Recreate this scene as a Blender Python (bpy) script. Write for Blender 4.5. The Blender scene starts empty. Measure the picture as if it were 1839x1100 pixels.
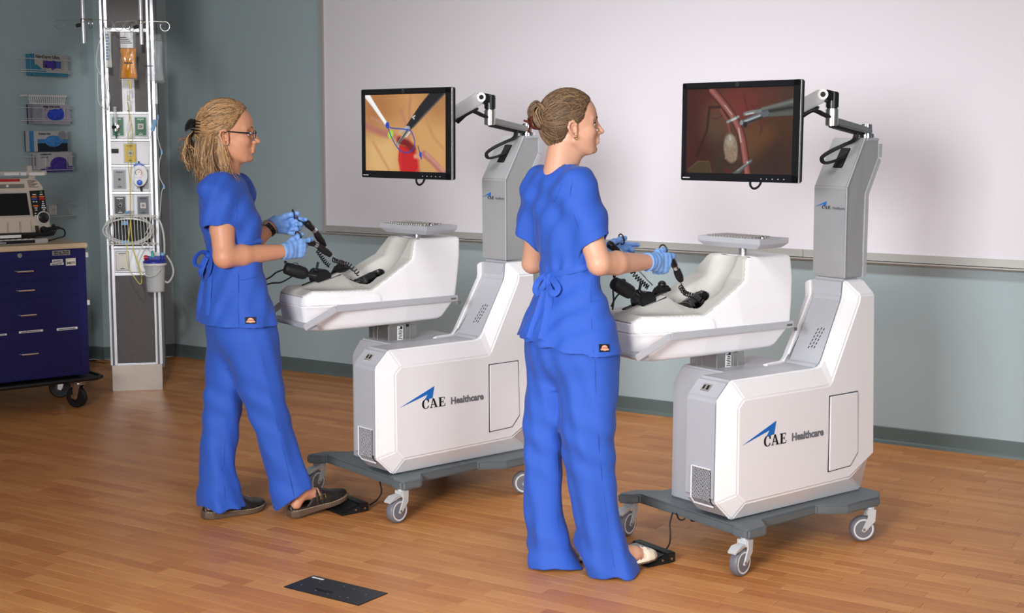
import bpy, bmesh, math, random
import numpy as np
from mathutils import Vector, Matrix
from mathutils.bvhtree import BVHTree

# ---------------------------------------------------------------- scene, camera, world, lights
SC = bpy.context.scene
COL = SC.collection
random.seed(7)
RNG = np.random.default_rng(11)
CAMZ = 1.58
FPX, PITCH, ROLL = 2550.3, 0.1295766, -0.003873
PCX, PCY = 919.5, 564.7
_cp, _sp, _cr, _sr = math.cos(PITCH), math.sin(PITCH), math.cos(ROLL), math.sin(ROLL)
cam_data = bpy.data.cameras.new('camera')
cam_data.sensor_width = 36.0
cam_data.lens = 36.0 * FPX / 1839.0
cam_data.shift_y = (PCY - 550.0) / 1839.0
cam_data.clip_start = 0.05
cam = bpy.data.objects.new('camera', cam_data)
COL.objects.link(cam)
_right = Vector((_cr, -_sr * _sp, -_sr * _cp))
_up = Vector((_sr, _cr * _sp, _cr * _cp))
_fwd = Vector((0, _cp, -_sp))
_m = Matrix((( _right.x, _up.x, -_fwd.x, 0), (_right.y, _up.y, -_fwd.y, 0), (_right.z, _up.z, -_fwd.z, CAMZ), (0, 0, 0, 1)))
cam.matrix_world = _m
SC.camera = cam

SC.view_settings.view_transform = 'Standard'
SC.view_settings.look = 'None'
SC.view_settings.gamma = 1.0
SC.view_settings.use_curve_mapping = False
SC.view_settings.exposure = 0.24

world = bpy.data.worlds.new('room_world'); SC.world = world
world.use_nodes = True
world.node_tree.nodes['Background'].inputs[0].default_value = (0.80, 0.86, 1.0, 1)
world.node_tree.nodes['Background'].inputs[1].default_value = 0.13

def area_light(name, loc, target, sx, sy, power, color=(1, 1, 1), spread=180):
    d = bpy.data.lights.new(name, 'AREA'); d.shape = 'RECTANGLE'; d.size = sx; d.size_y = sy
    d.energy = power; d.color = color; d.spread = math.radians(spread)
    o = bpy.data.objects.new(name, d); COL.objects.link(o); o.location = loc
    o.rotation_euler = (Vector(target) - Vector(loc)).to_track_quat('-Z', 'Y').to_euler()
    return o
def spot_light(name, loc, target, power, angle, blend, color=(1, 1, 1), radius=.08):
    d = bpy.data.lights.new(name, 'SPOT'); d.energy = power; d.spot_size = math.radians(angle); d.spot_blend = blend
    d.color = color; d.shadow_soft_size = radius
    o = bpy.data.objects.new(name, d); COL.objects.link(o); o.location = loc
    o.rotation_euler = (Vector(target) - Vector(loc)).to_track_quat('-Z', 'Y').to_euler()
    return o
area_light('key_softbox', (-2.0, -0.2, 2.0), (0.3, 6.2, 0.85), 1.5, 1.3, 61, (0.975, 0.985, 1.0), 80)
area_light('fill_softbox', (2.4, 0.2, 1.8), (0.75, 5.6, 0.8), 1.5, 1.3, 13, (1.0, 0.965, 0.95), 78)
area_light('overhead_softbox', (0.25, 2.3, 3.15), (0.25, 3.6, 0.0), 2.2, 1.0, 22, (1.0, 0.98, 0.96), 88)
for k, zz in enumerate((0.45, 1.15, 1.9)):
    spot_light('column_spot', (-1.3 + .05 * k, 4.0, 2.4), (-2.28, 8.5, zz), 240, 10.5, 0.55)
area_light('added_wall_light', (-0.3, 5.5, 3.17), (1.1, 7.6, 0.35), 2.8, 0.5, 21, (0.97, 0.97, 1.0), 84)  # added unseen lamp above the frame, lifts the back wall brightness

# ---------------------------------------------------------------- picture rays (used to find real distances)
def ray(px, py):
    x = (px - PCX) / FPX; y = (PCY - py) / FPX
    x, y = x * _cr + y * _sr, -x * _sr + y * _cr
    return np.array([x, _cp + y * _sp, -_sp + y * _cp])
O0 = np.array([0, 0, CAMZ])
def at(px, py, Y):
    d = ray(px, py); return O0 + Y / d[1] * d
def fl(px, py, z=0.0):
    d = ray(px, py); return O0 + (z - CAMZ) / d[2] * d
def onplane(px, py, p0, n):
    d = ray(px, py); p0 = np.array(p0, float); n = np.array(n, float)
    return O0 + ((p0 - O0) @ n) / (d @ n) * d

# ---------------------------------------------------------------- materials
MATS = {}
def lin(c):
    return tuple((v / 12.92 if v <= 0.04045 else ((v + 0.055) / 1.055) ** 2.4) for v in c)
def rgb(r, g, b):
    return lin((r / 255., g / 255., b / 255.)) + (1,)
def mat(name, color, rough=0.5, metal=0.0, noise=0.0, nscale=40., bump=0.0, bscale=200., coat=0.0, trans=0.0, ior=1.45, spec=None, sheen=0.0, sss=0.0, alpha=1.0, emit=0.0, island=0.0, objrand=0.0):
    m = bpy.data.materials.new(name); m.use_nodes = True
    nt = m.node_tree; b = nt.nodes['Principled BSDF']
    b.inputs['Base Color'].default_value = color
    b.inputs['Roughness'].default_value = rough
    b.inputs['Metallic'].default_value = metal
    b.inputs['Coat Weight'].default_value = coat
    b.inputs['Coat Roughness'].default_value = 0.12
    b.inputs['Transmission Weight'].default_value = trans
    b.inputs['IOR'].default_value = ior
    b.inputs['Alpha'].default_value = alpha
    if spec is not None: b.inputs['Specular IOR Level'].default_value = spec
    if sheen: b.inputs['Sheen Weight'].default_value = sheen; b.inputs['Sheen Roughness'].default_value = 0.4
    if sss:
        b.inputs['Subsurface Weight'].default_value = sss
        b.inputs['Subsurface Radius'].default_value = (0.010, 0.004, 0.002)
        b.inputs['Subsurface Scale'].default_value = 0.6
    if emit:
        b.inputs['Emission Color'].default_value = color; b.inputs['Emission Strength'].default_value = emit
    tc = nt.nodes.new('ShaderNodeTexCoord')
    nz = nt.nodes.new('ShaderNodeTexNoise'); nz.inputs['Scale'].default_value = nscale; nz.inputs['Detail'].default_value = 3
    nt.links.new(tc.outputs['Object'], nz.inputs['Vector'])
    src = nz.outputs['Fac']; amt = max(noise, 0.012)
    mr = nt.nodes.new('ShaderNodeMapRange'); mr.inputs['To Min'].default_value = 1 - amt; mr.inputs['To Max'].default_value = 1 + amt
    nt.links.new(src, mr.inputs['Value']); val = mr.outputs['Result']
    if island or objrand:
        if island: ge = nt.nodes.new('ShaderNodeNewGeometry'); rs = ge.outputs['Random Per Island']
        else: ge = nt.nodes.new('ShaderNodeObjectInfo'); rs = ge.outputs['Random']
        m2 = nt.nodes.new('ShaderNodeMapRange'); a = island or objrand
        m2.inputs['To Min'].default_value = 1 - a; m2.inputs['To Max'].default_value = 1 + a
        nt.links.new(rs, m2.inputs['Value'])
        mu = nt.nodes.new('ShaderNodeMath'); mu.operation = 'MULTIPLY'
        nt.links.new(val, mu.inputs[0]); nt.links.new(m2.outputs['Result'], mu.inputs[1]); val = mu.outputs[0]
    mx = nt.nodes.new('ShaderNodeVectorMath'); mx.operation = 'SCALE'
    mx.inputs[0].default_value = color[:3]
    nt.links.new(val, mx.inputs['Scale']); nt.links.new(mx.outputs['Vector'], b.inputs['Base Color'])
    if bump:
        n2 = nt.nodes.new('ShaderNodeTexNoise'); n2.inputs['Scale'].default_value = bscale; n2.inputs['Detail'].default_value = 2
        nt.links.new(tc.outputs['Object'], n2.inputs['Vector'])
        bp = nt.nodes.new('ShaderNodeBump'); bp.inputs['Strength'].default_value = bump; bp.inputs['Distance'].default_value = 0.002
        nt.links.new(n2.outputs['Fac'], bp.inputs['Height']); nt.links.new(bp.outputs['Normal'], b.inputs['Normal'])
    MATS[name] = m
    return m
def canvas_mat(name, rough=0.5, emit=0.0, spec=0.5):
    m = bpy.data.materials.new(name); m.use_nodes = True
    nt = m.node_tree; b = nt.nodes['Principled BSDF']
    at_ = nt.nodes.new('ShaderNodeAttribute'); at_.attribute_name = 'print'
    b.inputs['Roughness'].default_value = rough; b.inputs['Specular IOR Level'].default_value = spec
    if emit:
        b.inputs['Base Color'].default_value = (0.01, 0.01, 0.01, 1)
        nt.links.new(at_.outputs['Color'], b.inputs['Emission Color']); b.inputs['Emission Strength'].default_value = emit
    else: nt.links.new(at_.outputs['Color'], b.inputs['Base Color'])
    MATS[name] = m
    return m

# ---------------------------------------------------------------- object helpers
def link(name, me, m, parent=None):
    if m is not None: me.materials.append(m)
    o = bpy.data.objects.new(name, me); COL.objects.link(o)
    if parent is not None: o.parent = parent
    return o
def finish(me, angle=35):
    me.polygons.foreach_set('use_smooth', np.ones(len(me.polygons), bool))
    if angle < 180: me.set_sharp_from_angle(angle=math.radians(angle))
    me.update()
def obj(name, bm, m, parent=None, angle=35):
    me = bpy.data.meshes.new(name)
    bmesh.ops.recalc_face_normals(bm, faces=bm.faces)
    bm.to_mesh(me); bm.free(); finish(me, angle)
    return link(name, me, m, parent)
def raw(name, v, f, m, parent=None, angle=180):
    me = bpy.data.meshes.new(name); me.from_pydata([tuple(p) for p in v], [], [tuple(q) for q in f]); finish(me, angle)
    return link(name, me, m, parent)
def tag(o, label, cat, group=None, kind=None):
    o['label'] = label; o['category'] = cat
    if group: o['group'] = group
    if kind: o['kind'] = kind
    return o
def thing(name, label, cat, loc=(0, 0, 0), rotz=0.0, group=None):
    o = bpy.data.objects.new(name, None); COL.objects.link(o)
    o.location = loc; o.rotation_euler = (0, 0, rotz); o.empty_display_size = 0.1
    return tag(o, label, cat, group)
def structure(o): o['kind'] = 'structure'; return o
def dup(root, loc, rotz, label, group=None):
    r = root.copy(); COL.objects.link(r); r.location = loc; r.rotation_euler = (0, 0, rotz); r['label'] = label
    if group: r['group'] = group
    for ch in list(root.children):
        c = ch.copy(); COL.objects.link(c); c.parent = r
        for g in list(ch.children):
            d = g.copy(); COL.objects.link(d); d.parent = c
    return r
def B(): return bmesh.new()
def _merge(bm, tmp, M=None):
    if M is not None: tmp.transform(M)
    me = bpy.data.meshes.new('t'); tmp.to_mesh(me); tmp.free(); bm.from_mesh(me); bpy.data.meshes.remove(me)
def frame(o=(0, 0, 0), x=(1, 0, 0), z=(0, 0, 1)):
    z = Vector(z).normalized(); x = Vector(x); x = (x - z * x.dot(z)).normalized(); y = z.cross(x)
    return Matrix(((x.x, y.x, z.x, o[0]), (x.y, y.y, z.y, o[1]), (x.z, y.z, z.z, o[2]), (0, 0, 0, 1)))
def box(bm, a, b, bev=0.0, M=None, seg=2):
    t = bmesh.new(); bmesh.ops.create_cube(t, size=1.0)
    for v in t.verts: v.co = Vector([(a[i] + b[i]) / 2 + v.co[i] * (b[i] - a[i]) for i in range(3)])
    if bev: bmesh.ops.bevel(t, geom=list(t.edges), offset=bev, segments=seg, affect='EDGES', clamp_overlap=True)
    _merge(bm, t, M)
def bevel_sharp(t, bev, deg=20, seg=2):
    bmesh.ops.recalc_face_normals(t, faces=t.faces)
    es = [e for e in t.edges if len(e.link_faces) == 2 and e.calc_face_angle(0) > math.radians(deg)]
    if es: bmesh.ops.bevel(t, geom=es, offset=bev, segments=seg, affect='EDGES', clamp_overlap=True)
def prism(bm, pts, h0, h1, bev=0.0, M=None, axis=2, seg=2):
    """polygon pts in a plane, extruded along axis from h0 to h1"""
    t = bmesh.new()
    def P(p, h):
        if axis == 2: return (p[0], p[1], h)
        if axis == 1: return (p[0], h, p[1])
        return (h, p[0], p[1])
    lo = [t.verts.new(P(p, h0)) for p in pts]; hi = [t.verts.new(P(p, h1)) for p in pts]; n = len(pts)
    t.faces.new(lo[::-1]); t.faces.new(hi)
    for i in range(n): t.faces.new((lo[i], lo[(i + 1) % n], hi[(i + 1) % n], hi[i]))
    if bev: bevel_sharp(t, bev, 12, seg)
    else: bmesh.ops.recalc_face_normals(t, faces=t.faces)
    _merge(bm, t, M)
def hull(bm, pts, bev=0.0, M=None, seg=2, deg=15):
    t = bmesh.new()
    for p in pts: t.verts.new(p)
    r = bmesh.ops.convex_hull(t, input=t.verts)
    dead = [g for g in r.get('geom_interior', []) + r.get('geom_unused', []) if isinstance(g, bmesh.types.BMVert) and g.is_valid and not g.link_faces]
    if dead: bmesh.ops.delete(t, geom=dead, context='VERTS')
    bmesh.ops.dissolve_limit(t, angle_limit=math.radians(2), verts=t.verts, edges=t.edges)
    if bev: bevel_sharp(t, bev, deg, seg)
    _merge(bm, t, M)
def cyl(bm, p, q, r0, r1=None, n=20, bev=0.0, M=None):
    r1 = r0 if r1 is None else r1
    p = Vector(p); q = Vector(q); L = (q - p).length
    t = bmesh.new(); bmesh.ops.create_cone(t, cap_ends=True, segments=n, radius1=r0, radius2=r1, depth=L)
    if bev:
        es = [e for e in t.edges if any(len(f.verts) > 4 for f in e.link_faces)]
        bmesh.ops.bevel(t, geom=es, offset=bev, segments=2, affect='EDGES', clamp_overlap=True)
    zz = (q - p).normalized(); xx = Vector((1, 0, 0)) if abs(zz.x) < .9 else Vector((0, 1, 0))
    F = frame((p + q) / 2, xx, zz)
    _merge(bm, t, F if M is None else M @ F)
def ball(bm, c, r, M=None, n=16, sc=(1, 1, 1)):
    t = bmesh.new(); bmesh.ops.create_uvsphere(t, u_segments=n, v_segments=max(6, n // 2), radius=1.0)
    for v in t.verts: v.co = Vector((c[0] + v.co.x * r * sc[0], c[1] + v.co.y * r * sc[1], c[2] + v.co.z * r * sc[2]))
    _merge(bm, t, M)
def lathe(bm, prof, n=24, M=None, cap=True):
    """profile of (radius, z)"""
    t = bmesh.new(); rings = []
    for r, z in prof:
        rings.append([t.verts.new((max(r, 1e-5) * math.cos(2 * math.pi * i / n), max(r, 1e-5) * math.sin(2 * math.pi * i / n), z)) for i in range(n)])
    for a, b in zip(rings, rings[1:]):
        for i in range(n): t.faces.new((a[i], a[(i + 1) % n], b[(i + 1) % n], b[i]))
    if cap: t.faces.new(rings[0][::-1]); t.faces.new(rings[-1])
    _merge(bm, t, M)
def catmull(P, n=8, closed=False):
    P = [np.array(p, float) for p in P]; out = []; N = len(P)
    rng = range(N if closed else N - 1)
    for i in rng:
        if closed: a, b, c, d = P[(i - 1) % N], P[i], P[(i + 1) % N], P[(i + 2) % N]
        else: a, b, c, d = P[max(i - 1, 0)], P[i], P[i + 1], P[min(i + 2, N - 1)]
        for k in range(n):
            t = k / n
            out.append(.5 * (2 * b + (c - a) * t + (2 * a - 5 * b + 4 * c - d) * t * t + (3 * b - a - 3 * c + d) * t ** 3))
    if not closed: out.append(P[-1])
    return out
def tube(bm, pts, r, n=8, closed=False, smooth=0, flat=1.0, up=None):
    if smooth: pts = catmull(pts, smooth, closed)
    P = np.array(pts, float); N = len(P)
    R = np.full(N, r, float) if np.isscalar(r) else np.interp(np.linspace(0, 1, N), np.linspace(0, 1, len(r)), r)
    T = np.roll(P, -1, 0) - np.roll(P, 1, 0) if closed else np.gradient(P, axis=0)
    T /= np.linalg.norm(T, axis=1)[:, None] + 1e-12
    u = np.array(up if up is not None else ([0, 0, 1] if abs(T[0][2]) < .9 else [1, 0, 0]), float)
    rings = []
    for i in range(N):
        u = u - T[i] * (u @ T[i]); u /= np.linalg.norm(u) + 1e-12; w = np.cross(T[i], u)
        rings.append([bm.verts.new(P[i] + R[i] * (math.cos(a) * u * flat + math.sin(a) * w)) for a in np.linspace(0, 2 * math.pi, n, endpoint=False)])
    for i in range(N if closed else N - 1):
        a, b = rings[i], rings[(i + 1) % N]
        for k in range(n): bm.faces.new((a[k], a[(k + 1) % n], b[(k + 1) % n], b[k]))
    if not closed: bm.faces.new(rings[0][::-1]); bm.faces.new(rings[-1])
def text_mesh(bm, s, size, M, depth=0.0008, weight=0.0, width=None, spacing=1.0):
    """flat lettering in the frame's x-y plane, origin at the left of the base line"""
    cu = bpy.data.curves.new('t', 'FONT'); cu.body = s; cu.size = size; cu.extrude = depth / 2; cu.offset = weight; cu.resolution_u = 3
    cu.space_character = spacing
    o = bpy.data.objects.new('t', cu); COL.objects.link(o)
    dg = bpy.context.evaluated_depsgraph_get(); me = bpy.data.meshes.new_from_object(o.evaluated_get(dg))
    bpy.data.objects.remove(o); bpy.data.curves.remove(cu)
    if len(me.vertices) and width:
        xs = [v.co.x for v in me.vertices]; k = width / max(1e-6, max(xs) - min(xs))
        for v in me.vertices: v.co.x *= k
    t = bmesh.new(); t.from_mesh(me); bpy.data.meshes.remove(me); _merge(bm, t, M)

# ---------------------------------------------------------------- painted flat prints (screens, cartons): colours on a fine grid
class Canvas:
    def __init__(s, w, h, c): s.w, s.h = w, h; s.a = np.ones((h, w, 3)) * np.array(c) / 255.; s.Y, s.X = np.mgrid[0:h, 0:w]; s.X = (s.X + .5) / w; s.Y = (s.Y + .5) / h; s.asp = w / h
    def blend(s, m, c): m = np.clip(m, 0, 1)[..., None]; s.a = s.a * (1 - m) + m * np.array(c) / 255.
    def line(s, pts, wd, c, soft=.004, wd1=None):
        D = np.full(s.X.shape, 9.); wd1 = wd if wd1 is None else wd1; n = len(pts) - 1
        for i in range(n):
            (x0, y0), (x1, y1) = pts[i], pts[i + 1]
            ax, ay = (x1 - x0) * s.asp, y1 - y0; px, py = (s.X - x0) * s.asp, s.Y - y0
            t = np.clip((px * ax + py * ay) / (ax * ax + ay * ay + 1e-9), 0, 1)
            ww = wd + (wd1 - wd) * (i + t) / n
            D = np.minimum(D, np.hypot(px - t * ax, py - t * ay) - ww)
        s.blend(.5 - D / soft, c)
    def ell(s, x, y, rx, ry, c, soft=.1, ang=0., amt=1.):
        px, py = (s.X - x) * s.asp, s.Y - y; ca, sa = math.cos(ang), math.sin(ang)
        d = np.hypot((px * ca + py * sa) / (rx * s.asp), (-px * sa + py * ca) / ry) - 1
        s.blend((.5 - d / soft) .clip(0, 1) * amt, c)
    def rect(s, x0, y0, x1, y1, c, soft=1e-4): s.blend(((s.X > x0) & (s.X < x1) & (s.Y > y0) & (s.Y < y1)).astype(float), c)
    def poly(s, pts, c, amt=1.):
        ins = np.zeros(s.X.shape, bool); n = len(pts)
        for i in range(n):
            (x0, y0), (x1, y1) = pts[i], pts[(i + 1) % n]
            if y0 == y1: continue
            ins ^= ((y0 > s.Y) != (y1 > s.Y)) & (s.X < (x1 - x0) * (s.Y - y0) / (y1 - y0) + x0)
        s.blend(ins.astype(float) * amt, c)
    def noise(s, sc, amt, seed=0, stretch=1.0, tint=(1, 1, 1)):
        r = np.random.default_rng(seed); acc = np.zeros(s.X.shape)
        for o in range(4):
            for _ in range(4):
                a = r.uniform(0, 6.28); k = sc * 2 ** o
                acc += np.sin(k * (math.cos(a) * s.X * s.asp + stretch * math.sin(a) * s.Y) + r.uniform(0, 6.28) + 1.5 * np.sin(k * .6 * s.Y + r.uniform(0, 6))) / (1.6 ** o)
        s.a = np.clip(s.a * (1 + amt * (acc / 4)[..., None] * np.array(tint)), 0, 1)
    def build(s, name, W, H, M, m, parent):
        """grid W x H (metres) in the frame's x-y plane, centred"""
        w, h = s.w, s.h
        xs = (np.arange(w) + .5) / w * W - W / 2; ys = H / 2 - (np.arange(h) + .5) / h * H
        xs[0] = -W / 2; xs[-1] = W / 2; ys[0] = H / 2; ys[-1] = -H / 2
        V = np.zeros((h, w, 3)); V[..., 0] = xs[None]; V[..., 1] = ys[:, None]
        V = V.reshape(-1, 3); R = np.array(M.to_3x3()); V = V @ R.T + np.array(M.translation)
        i = (np.arange(h - 1)[:, None] * w + np.arange(w - 1)[None]).ravel()
        F = np.stack([i, i + w, i + w + 1, i + 1], 1)
        me = bpy.data.meshes.new(name); me.from_pydata(V.tolist(), [], F.tolist())
        at_ = me.color_attributes.new('print', 'FLOAT_COLOR', 'POINT')
        a = s.a.reshape(-1, 3); L = np.where(a <= .04045, a / 12.92, ((a + .055) / 1.055) ** 2.4)
        at_.data.foreach_set('color', np.concatenate([L, np.ones((len(L), 1))], 1).astype(np.float32).ravel())
        me.update()
        return link(name, me, m, parent)

# ---------------------------------------------------------------- signed-distance modelling for organic shapes
class Field:
    def __init__(s, lo, hi, h):
        s.lo = np.array(lo, float); s.h = h; s.n = np.ceil((np.array(hi) - s.lo) / h).astype(int) + 1
        s.F = np.full(s.n, 0.2, np.float32)
        s.ax = [(s.lo[i] + h * np.arange(s.n[i])).astype(np.float32) for i in range(3)]
    def sub(s, lo, hi):
        i0 = np.maximum(0, np.floor((np.array(lo) - s.lo) / s.h).astype(int)); i1 = np.minimum(s.n, np.ceil((np.array(hi) - s.lo) / s.h).astype(int) + 1)
        i1 = np.maximum(i1, i0)
        sl = tuple(slice(i0[k], i1[k]) for k in range(3))
        return sl, s.ax[0][sl[0]][:, None, None], s.ax[1][sl[1]][None, :, None], s.ax[2][sl[2]][None, None, :]
    def put(s, sl, d, k, op='u'):
        F = s.F[sl]
        if op == 'u':
            if k > 0: hh = np.maximum(k - np.abs(F - d), 0) / k; s.F[sl] = np.minimum(F, d) - hh * hh * k * .25
            else: s.F[sl] = np.minimum(F, d)
        elif op == 's':
            d = -d
            if k > 0: hh = np.maximum(k - np.abs(F - d), 0) / k; s.F[sl] = np.maximum(F, d) + hh * hh * k * .25
            else: s.F[sl] = np.maximum(F, d)
    def cone(s, a, b, ra, rb, k=.01, op='u'):
        a = np.array(a, float); b = np.array(b, float); m = max(ra, rb) + k + 3 * s.h + .004
        sl, X, Y, Z = s.sub(np.minimum(a, b) - m, np.maximum(a, b) + m)
        d = b - a; L2 = d @ d + 1e-12
        t = np.clip(((X - a[0]) * d[0] + (Y - a[1]) * d[1] + (Z - a[2]) * d[2]) / L2, 0, 1).astype(np.float32)
        q = np.sqrt((X - a[0] - t * d[0]) ** 2 + (Y - a[1] - t * d[1]) ** 2 + (Z - a[2] - t * d[2]) ** 2)
        s.put(sl, q - (ra + (rb - ra) * t), k, op)
    def chain(s, P, R, k=.01, op='u'):
        for i in range(len(P) - 1): s.cone(P[i], P[i + 1], R[i], R[i + 1], k, op)
    def ell(s, c, r, k=.01, R=None, op='u'):
        c = np.array(c, float); r = np.array(r, float); m = r.max() + k + 3 * s.h + .004
        sl, X, Y, Z = s.sub(c - m, c + m); X = X - c[0]; Y = Y - c[1]; Z = Z - c[2]
        if R is not None: X, Y, Z = [R[0, i] * X + R[1, i] * Y + R[2, i] * Z for i in range(3)]
        k0 = np.sqrt((X / r[0]) ** 2 + (Y / r[1]) ** 2 + (Z / r[2]) ** 2); k1 = np.sqrt((X / r[0] ** 2) ** 2 + (Y / r[1] ** 2) ** 2 + (Z / r[2] ** 2) ** 2) + 1e-6
        s.put(sl, (k0 * (k0 - 1) / k1).astype(np.float32), k, op)
    def loft(s, st, k=.01, op='u', ext=0.02, pw=2.0, disp=None):
        """stations (z, cx, cy, ra, rb, angle): vertical loft of ellipses, ra along angle"""
        st = sorted(st); zs = np.array([q[0] for q in st]); m = max(max(q[3], q[4]) for q in st) + k + 3 * s.h
        sl, X, Y, Z = s.sub((min(q[1] for q in st) - m, min(q[2] for q in st) - m, zs[0] - k - 3 * s.h), (max(q[1] for q in st) + m, max(q[2] for q in st) + m, zs[-1] + k + 3 * s.h))
        z = Z.ravel(); zc = np.clip(z, zs[0], zs[-1])
        def itp(j):
            v = np.array([q[j] for q in st]); 
            if len(zs) < 3: return np.interp(zc, zs, v)
            # monotone-ish smooth (Catmull) interpolation
            i = np.clip(np.searchsorted(zs, zc, side='right') - 1, 0, len(zs) - 2)
            t = (zc - zs[i]) / (zs[i + 1] - zs[i]); mm = np.gradient(v, zs); hh = zs[i + 1] - zs[i]
            return (2 * t ** 3 - 3 * t ** 2 + 1) * v[i] + (t ** 3 - 2 * t ** 2 + t) * hh * mm[i] + (-2 * t ** 3 + 3 * t ** 2) * v[i + 1] + (t ** 3 - t ** 2) * hh * mm[i + 1]
        cx, cy, ra, rb, an = [itp(j)[None, None, :].astype(np.float32) for j in range(1, 6)]
        ca, sa = np.cos(an), np.sin(an)
        u = (X - cx) * ca + (Y - cy) * sa; w = -(X - cx) * sa + (Y - cy) * ca
        if pw == 2.0:
            k0 = np.sqrt((u / ra) ** 2 + (w / rb) ** 2); k1 = np.sqrt((u / ra ** 2) ** 2 + (w / rb ** 2) ** 2) + 1e-4
            d = k0 * (k0 - 1) / k1
            d = np.where(k0 < .3, -.7 * np.minimum(ra, rb), d)
        else:
            k0 = ((np.abs(u) / ra) ** pw + (np.abs(w) / rb) ** pw) ** (1 / pw); d = (k0 - 1) * np.minimum(ra, rb)
        if disp is not None: d = d + disp(X, Y, Z, np.arctan2(w / rb, u / ra))
        d = np.maximum(d, np.maximum(zs[0] - Z, Z - zs[-1]))
        s.put(sl, d.astype(np.float32), k, op)
    def plane(s, p, n):
        p = np.array(p, float); n = np.array(n, float); n /= np.linalg.norm(n)
        d = ((s.ax[0][:, None, None] - p[0]) * n[0] + (s.ax[1][None, :, None] - p[1]) * n[1] + (s.ax[2][None, None, :] - p[2]) * n[2]).astype(np.float32)
        return d
    def mesh(s, relax=1):
        F = s.F; n = F.shape; ins = F < 0
        c = np.zeros(tuple(k - 1 for k in n), np.int8)
        for dx in (0, 1):
            for dy in (0, 1):
                for dz in (0, 1): c += ins[dx:n[0] - 1 + dx, dy:n[1] - 1 + dy, dz:n[2] - 1 + dz]
        act = np.argwhere((c > 0) & (c < 8)); idx = np.full(c.shape, -1, np.int32); idx[tuple(act.T)] = np.arange(len(act))
        acc = np.zeros((len(act), 3)); cnt = np.zeros(len(act))
        corners = [(a, b, d) for a in (0, 1) for b in (0, 1) for d in (0, 1)]
        vals = {q: F[act[:, 0] + q[0], act[:, 1] + q[1], act[:, 2] + q[2]].astype(float) for q in corners}
        for q in corners:
            for k in range(3):
                if q[k] == 0:
                    p = list(q); p[k] = 1; p = tuple(p); a, b = vals[q], vals[p]; m = (a < 0) != (b < 0)
                    t = np.where(m, a / np.where(m, a - b, 1), 0)
                    pos = np.repeat(np.array(q, float)[None], len(act), 0); pos[:, k] = t
                    acc[m] += pos[m]; cnt[m] += 1
        V = s.lo + s.h * (act + acc / cnt[:, None])
        quads = []
        for k in range(3):
            i, j = (k + 1) % 3, (k + 2) % 3
            sl0 = [slice(None)] * 3; sl1 = [slice(None)] * 3; sl0[k] = slice(0, -1); sl1[k] = slice(1, None)
            A = ins[tuple(sl0)]; Bq = ins[tuple(sl1)]; e = np.argwhere(A != Bq)
            e = e[(e[:, i] > 0) & (e[:, j] > 0) & (e[:, i] < n[i] - 1) & (e[:, j] < n[j] - 1)]
            def g(di, dj):
                q = e.copy(); q[:, i] -= di; q[:, j] -= dj; return idx[q[:, 0], q[:, 1], q[:, 2]]
            Q = np.stack([g(1, 1), g(0, 1), g(0, 0), g(1, 0)], 1); fl_ = ins[e[:, 0], e[:, 1], e[:, 2]]
            Q[~fl_] = Q[~fl_][:, ::-1]; quads.append(Q)
        Q = np.concatenate(quads)
        for _ in range(relax):
            S = np.zeros_like(V); N = np.zeros(len(V))
            for a, b in ((0, 1), (1, 2), (2, 3), (3, 0)):
                np.add.at(S, Q[:, a], V[Q[:, b]]); np.add.at(N, Q[:, a], 1); np.add.at(S, Q[:, b], V[Q[:, a]]); np.add.at(N, Q[:, b], 1)
            V = .5 * V + .5 * S / np.maximum(N, 1)[:, None]
        return V, Q
def np_mesh(name, V, Q, m, parent=None, angle=180, inv=None):
    if inv is not None: V = V @ np.array(inv.to_3x3()).T + np.array(inv.translation)
    me = bpy.data.meshes.new(name); me.vertices.add(len(V)); me.vertices.foreach_set('co', V.astype(np.float32).ravel())
    k = Q.shape[1]; me.loops.add(len(Q) * k); me.loops.foreach_set('vertex_index', Q.astype(np.int32).ravel())
    me.polygons.add(len(Q)); me.polygons.foreach_set('loop_start', np.arange(0, len(Q) * k, k, dtype=np.int32))
    me.update(calc_edges=True); me.validate(); finish(me, angle)
    return link(name, me, m, parent)
# ================================================================ the room
TH = -0.5665
WU = np.array([math.cos(TH), math.sin(TH), 0]); WN = np.array([math.sin(TH), -math.cos(TH), 0])   # along the back wall, out of it into the room
def wallpt(x): return np.array([x, 8.329 - x * math.tan(-TH), 0.0])
LU = np.array([math.cos(TH + math.pi / 2), math.sin(TH + math.pi / 2), 0]); LN = WU                 # left wall: along, out into the room
P1 = np.array([-2.898, 9.704, 0]); P2 = np.array([-2.808, 9.658, 0]); P3 = wallpt(-2.36); P4 = wallpt(5.2); P0 = P1 - LU * 6.0
CEIL = 3.25
M_wall = mat('painted_wall', rgb(168, 186, 190), 0.6, noise=.02, nscale=3, bump=.05, bscale=120)
M_base = mat('rubber_baseboard', rgb(92, 107, 106), 0.45, noise=.05)
M_board = mat('whiteboard_enamel', rgb(232, 229, 234), 0.28, noise=.015, nscale=2, coat=.2)
M_frame = mat('whiteboard_frame', rgb(186, 183, 178), 0.4, metal=.25)
M_ceil = mat('ceiling_paint', rgb(225, 225, 222), 0.8)
def wall_piece(name, a, b, n, h=CEIL, thick=.12):
    a = np.array(a); b = np.array(b); bm = B(); q = [a, b, b - n * thick, a - n * thick]
    prism(bm, [(p[0], p[1]) for p in q], 0, h)
    o = structure(obj(name, bm, M_wall)); return o
chn = np.cross(P3 - P2, [0, 0, 1.0]); chn /= np.linalg.norm(chn)
if chn[1] > 0: chn = -chn
jgn = np.cross(P2 - P1, [0, 0, 1.0]); jgn /= np.linalg.norm(jgn)
if jgn[1] > 0: jgn = -jgn
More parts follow.
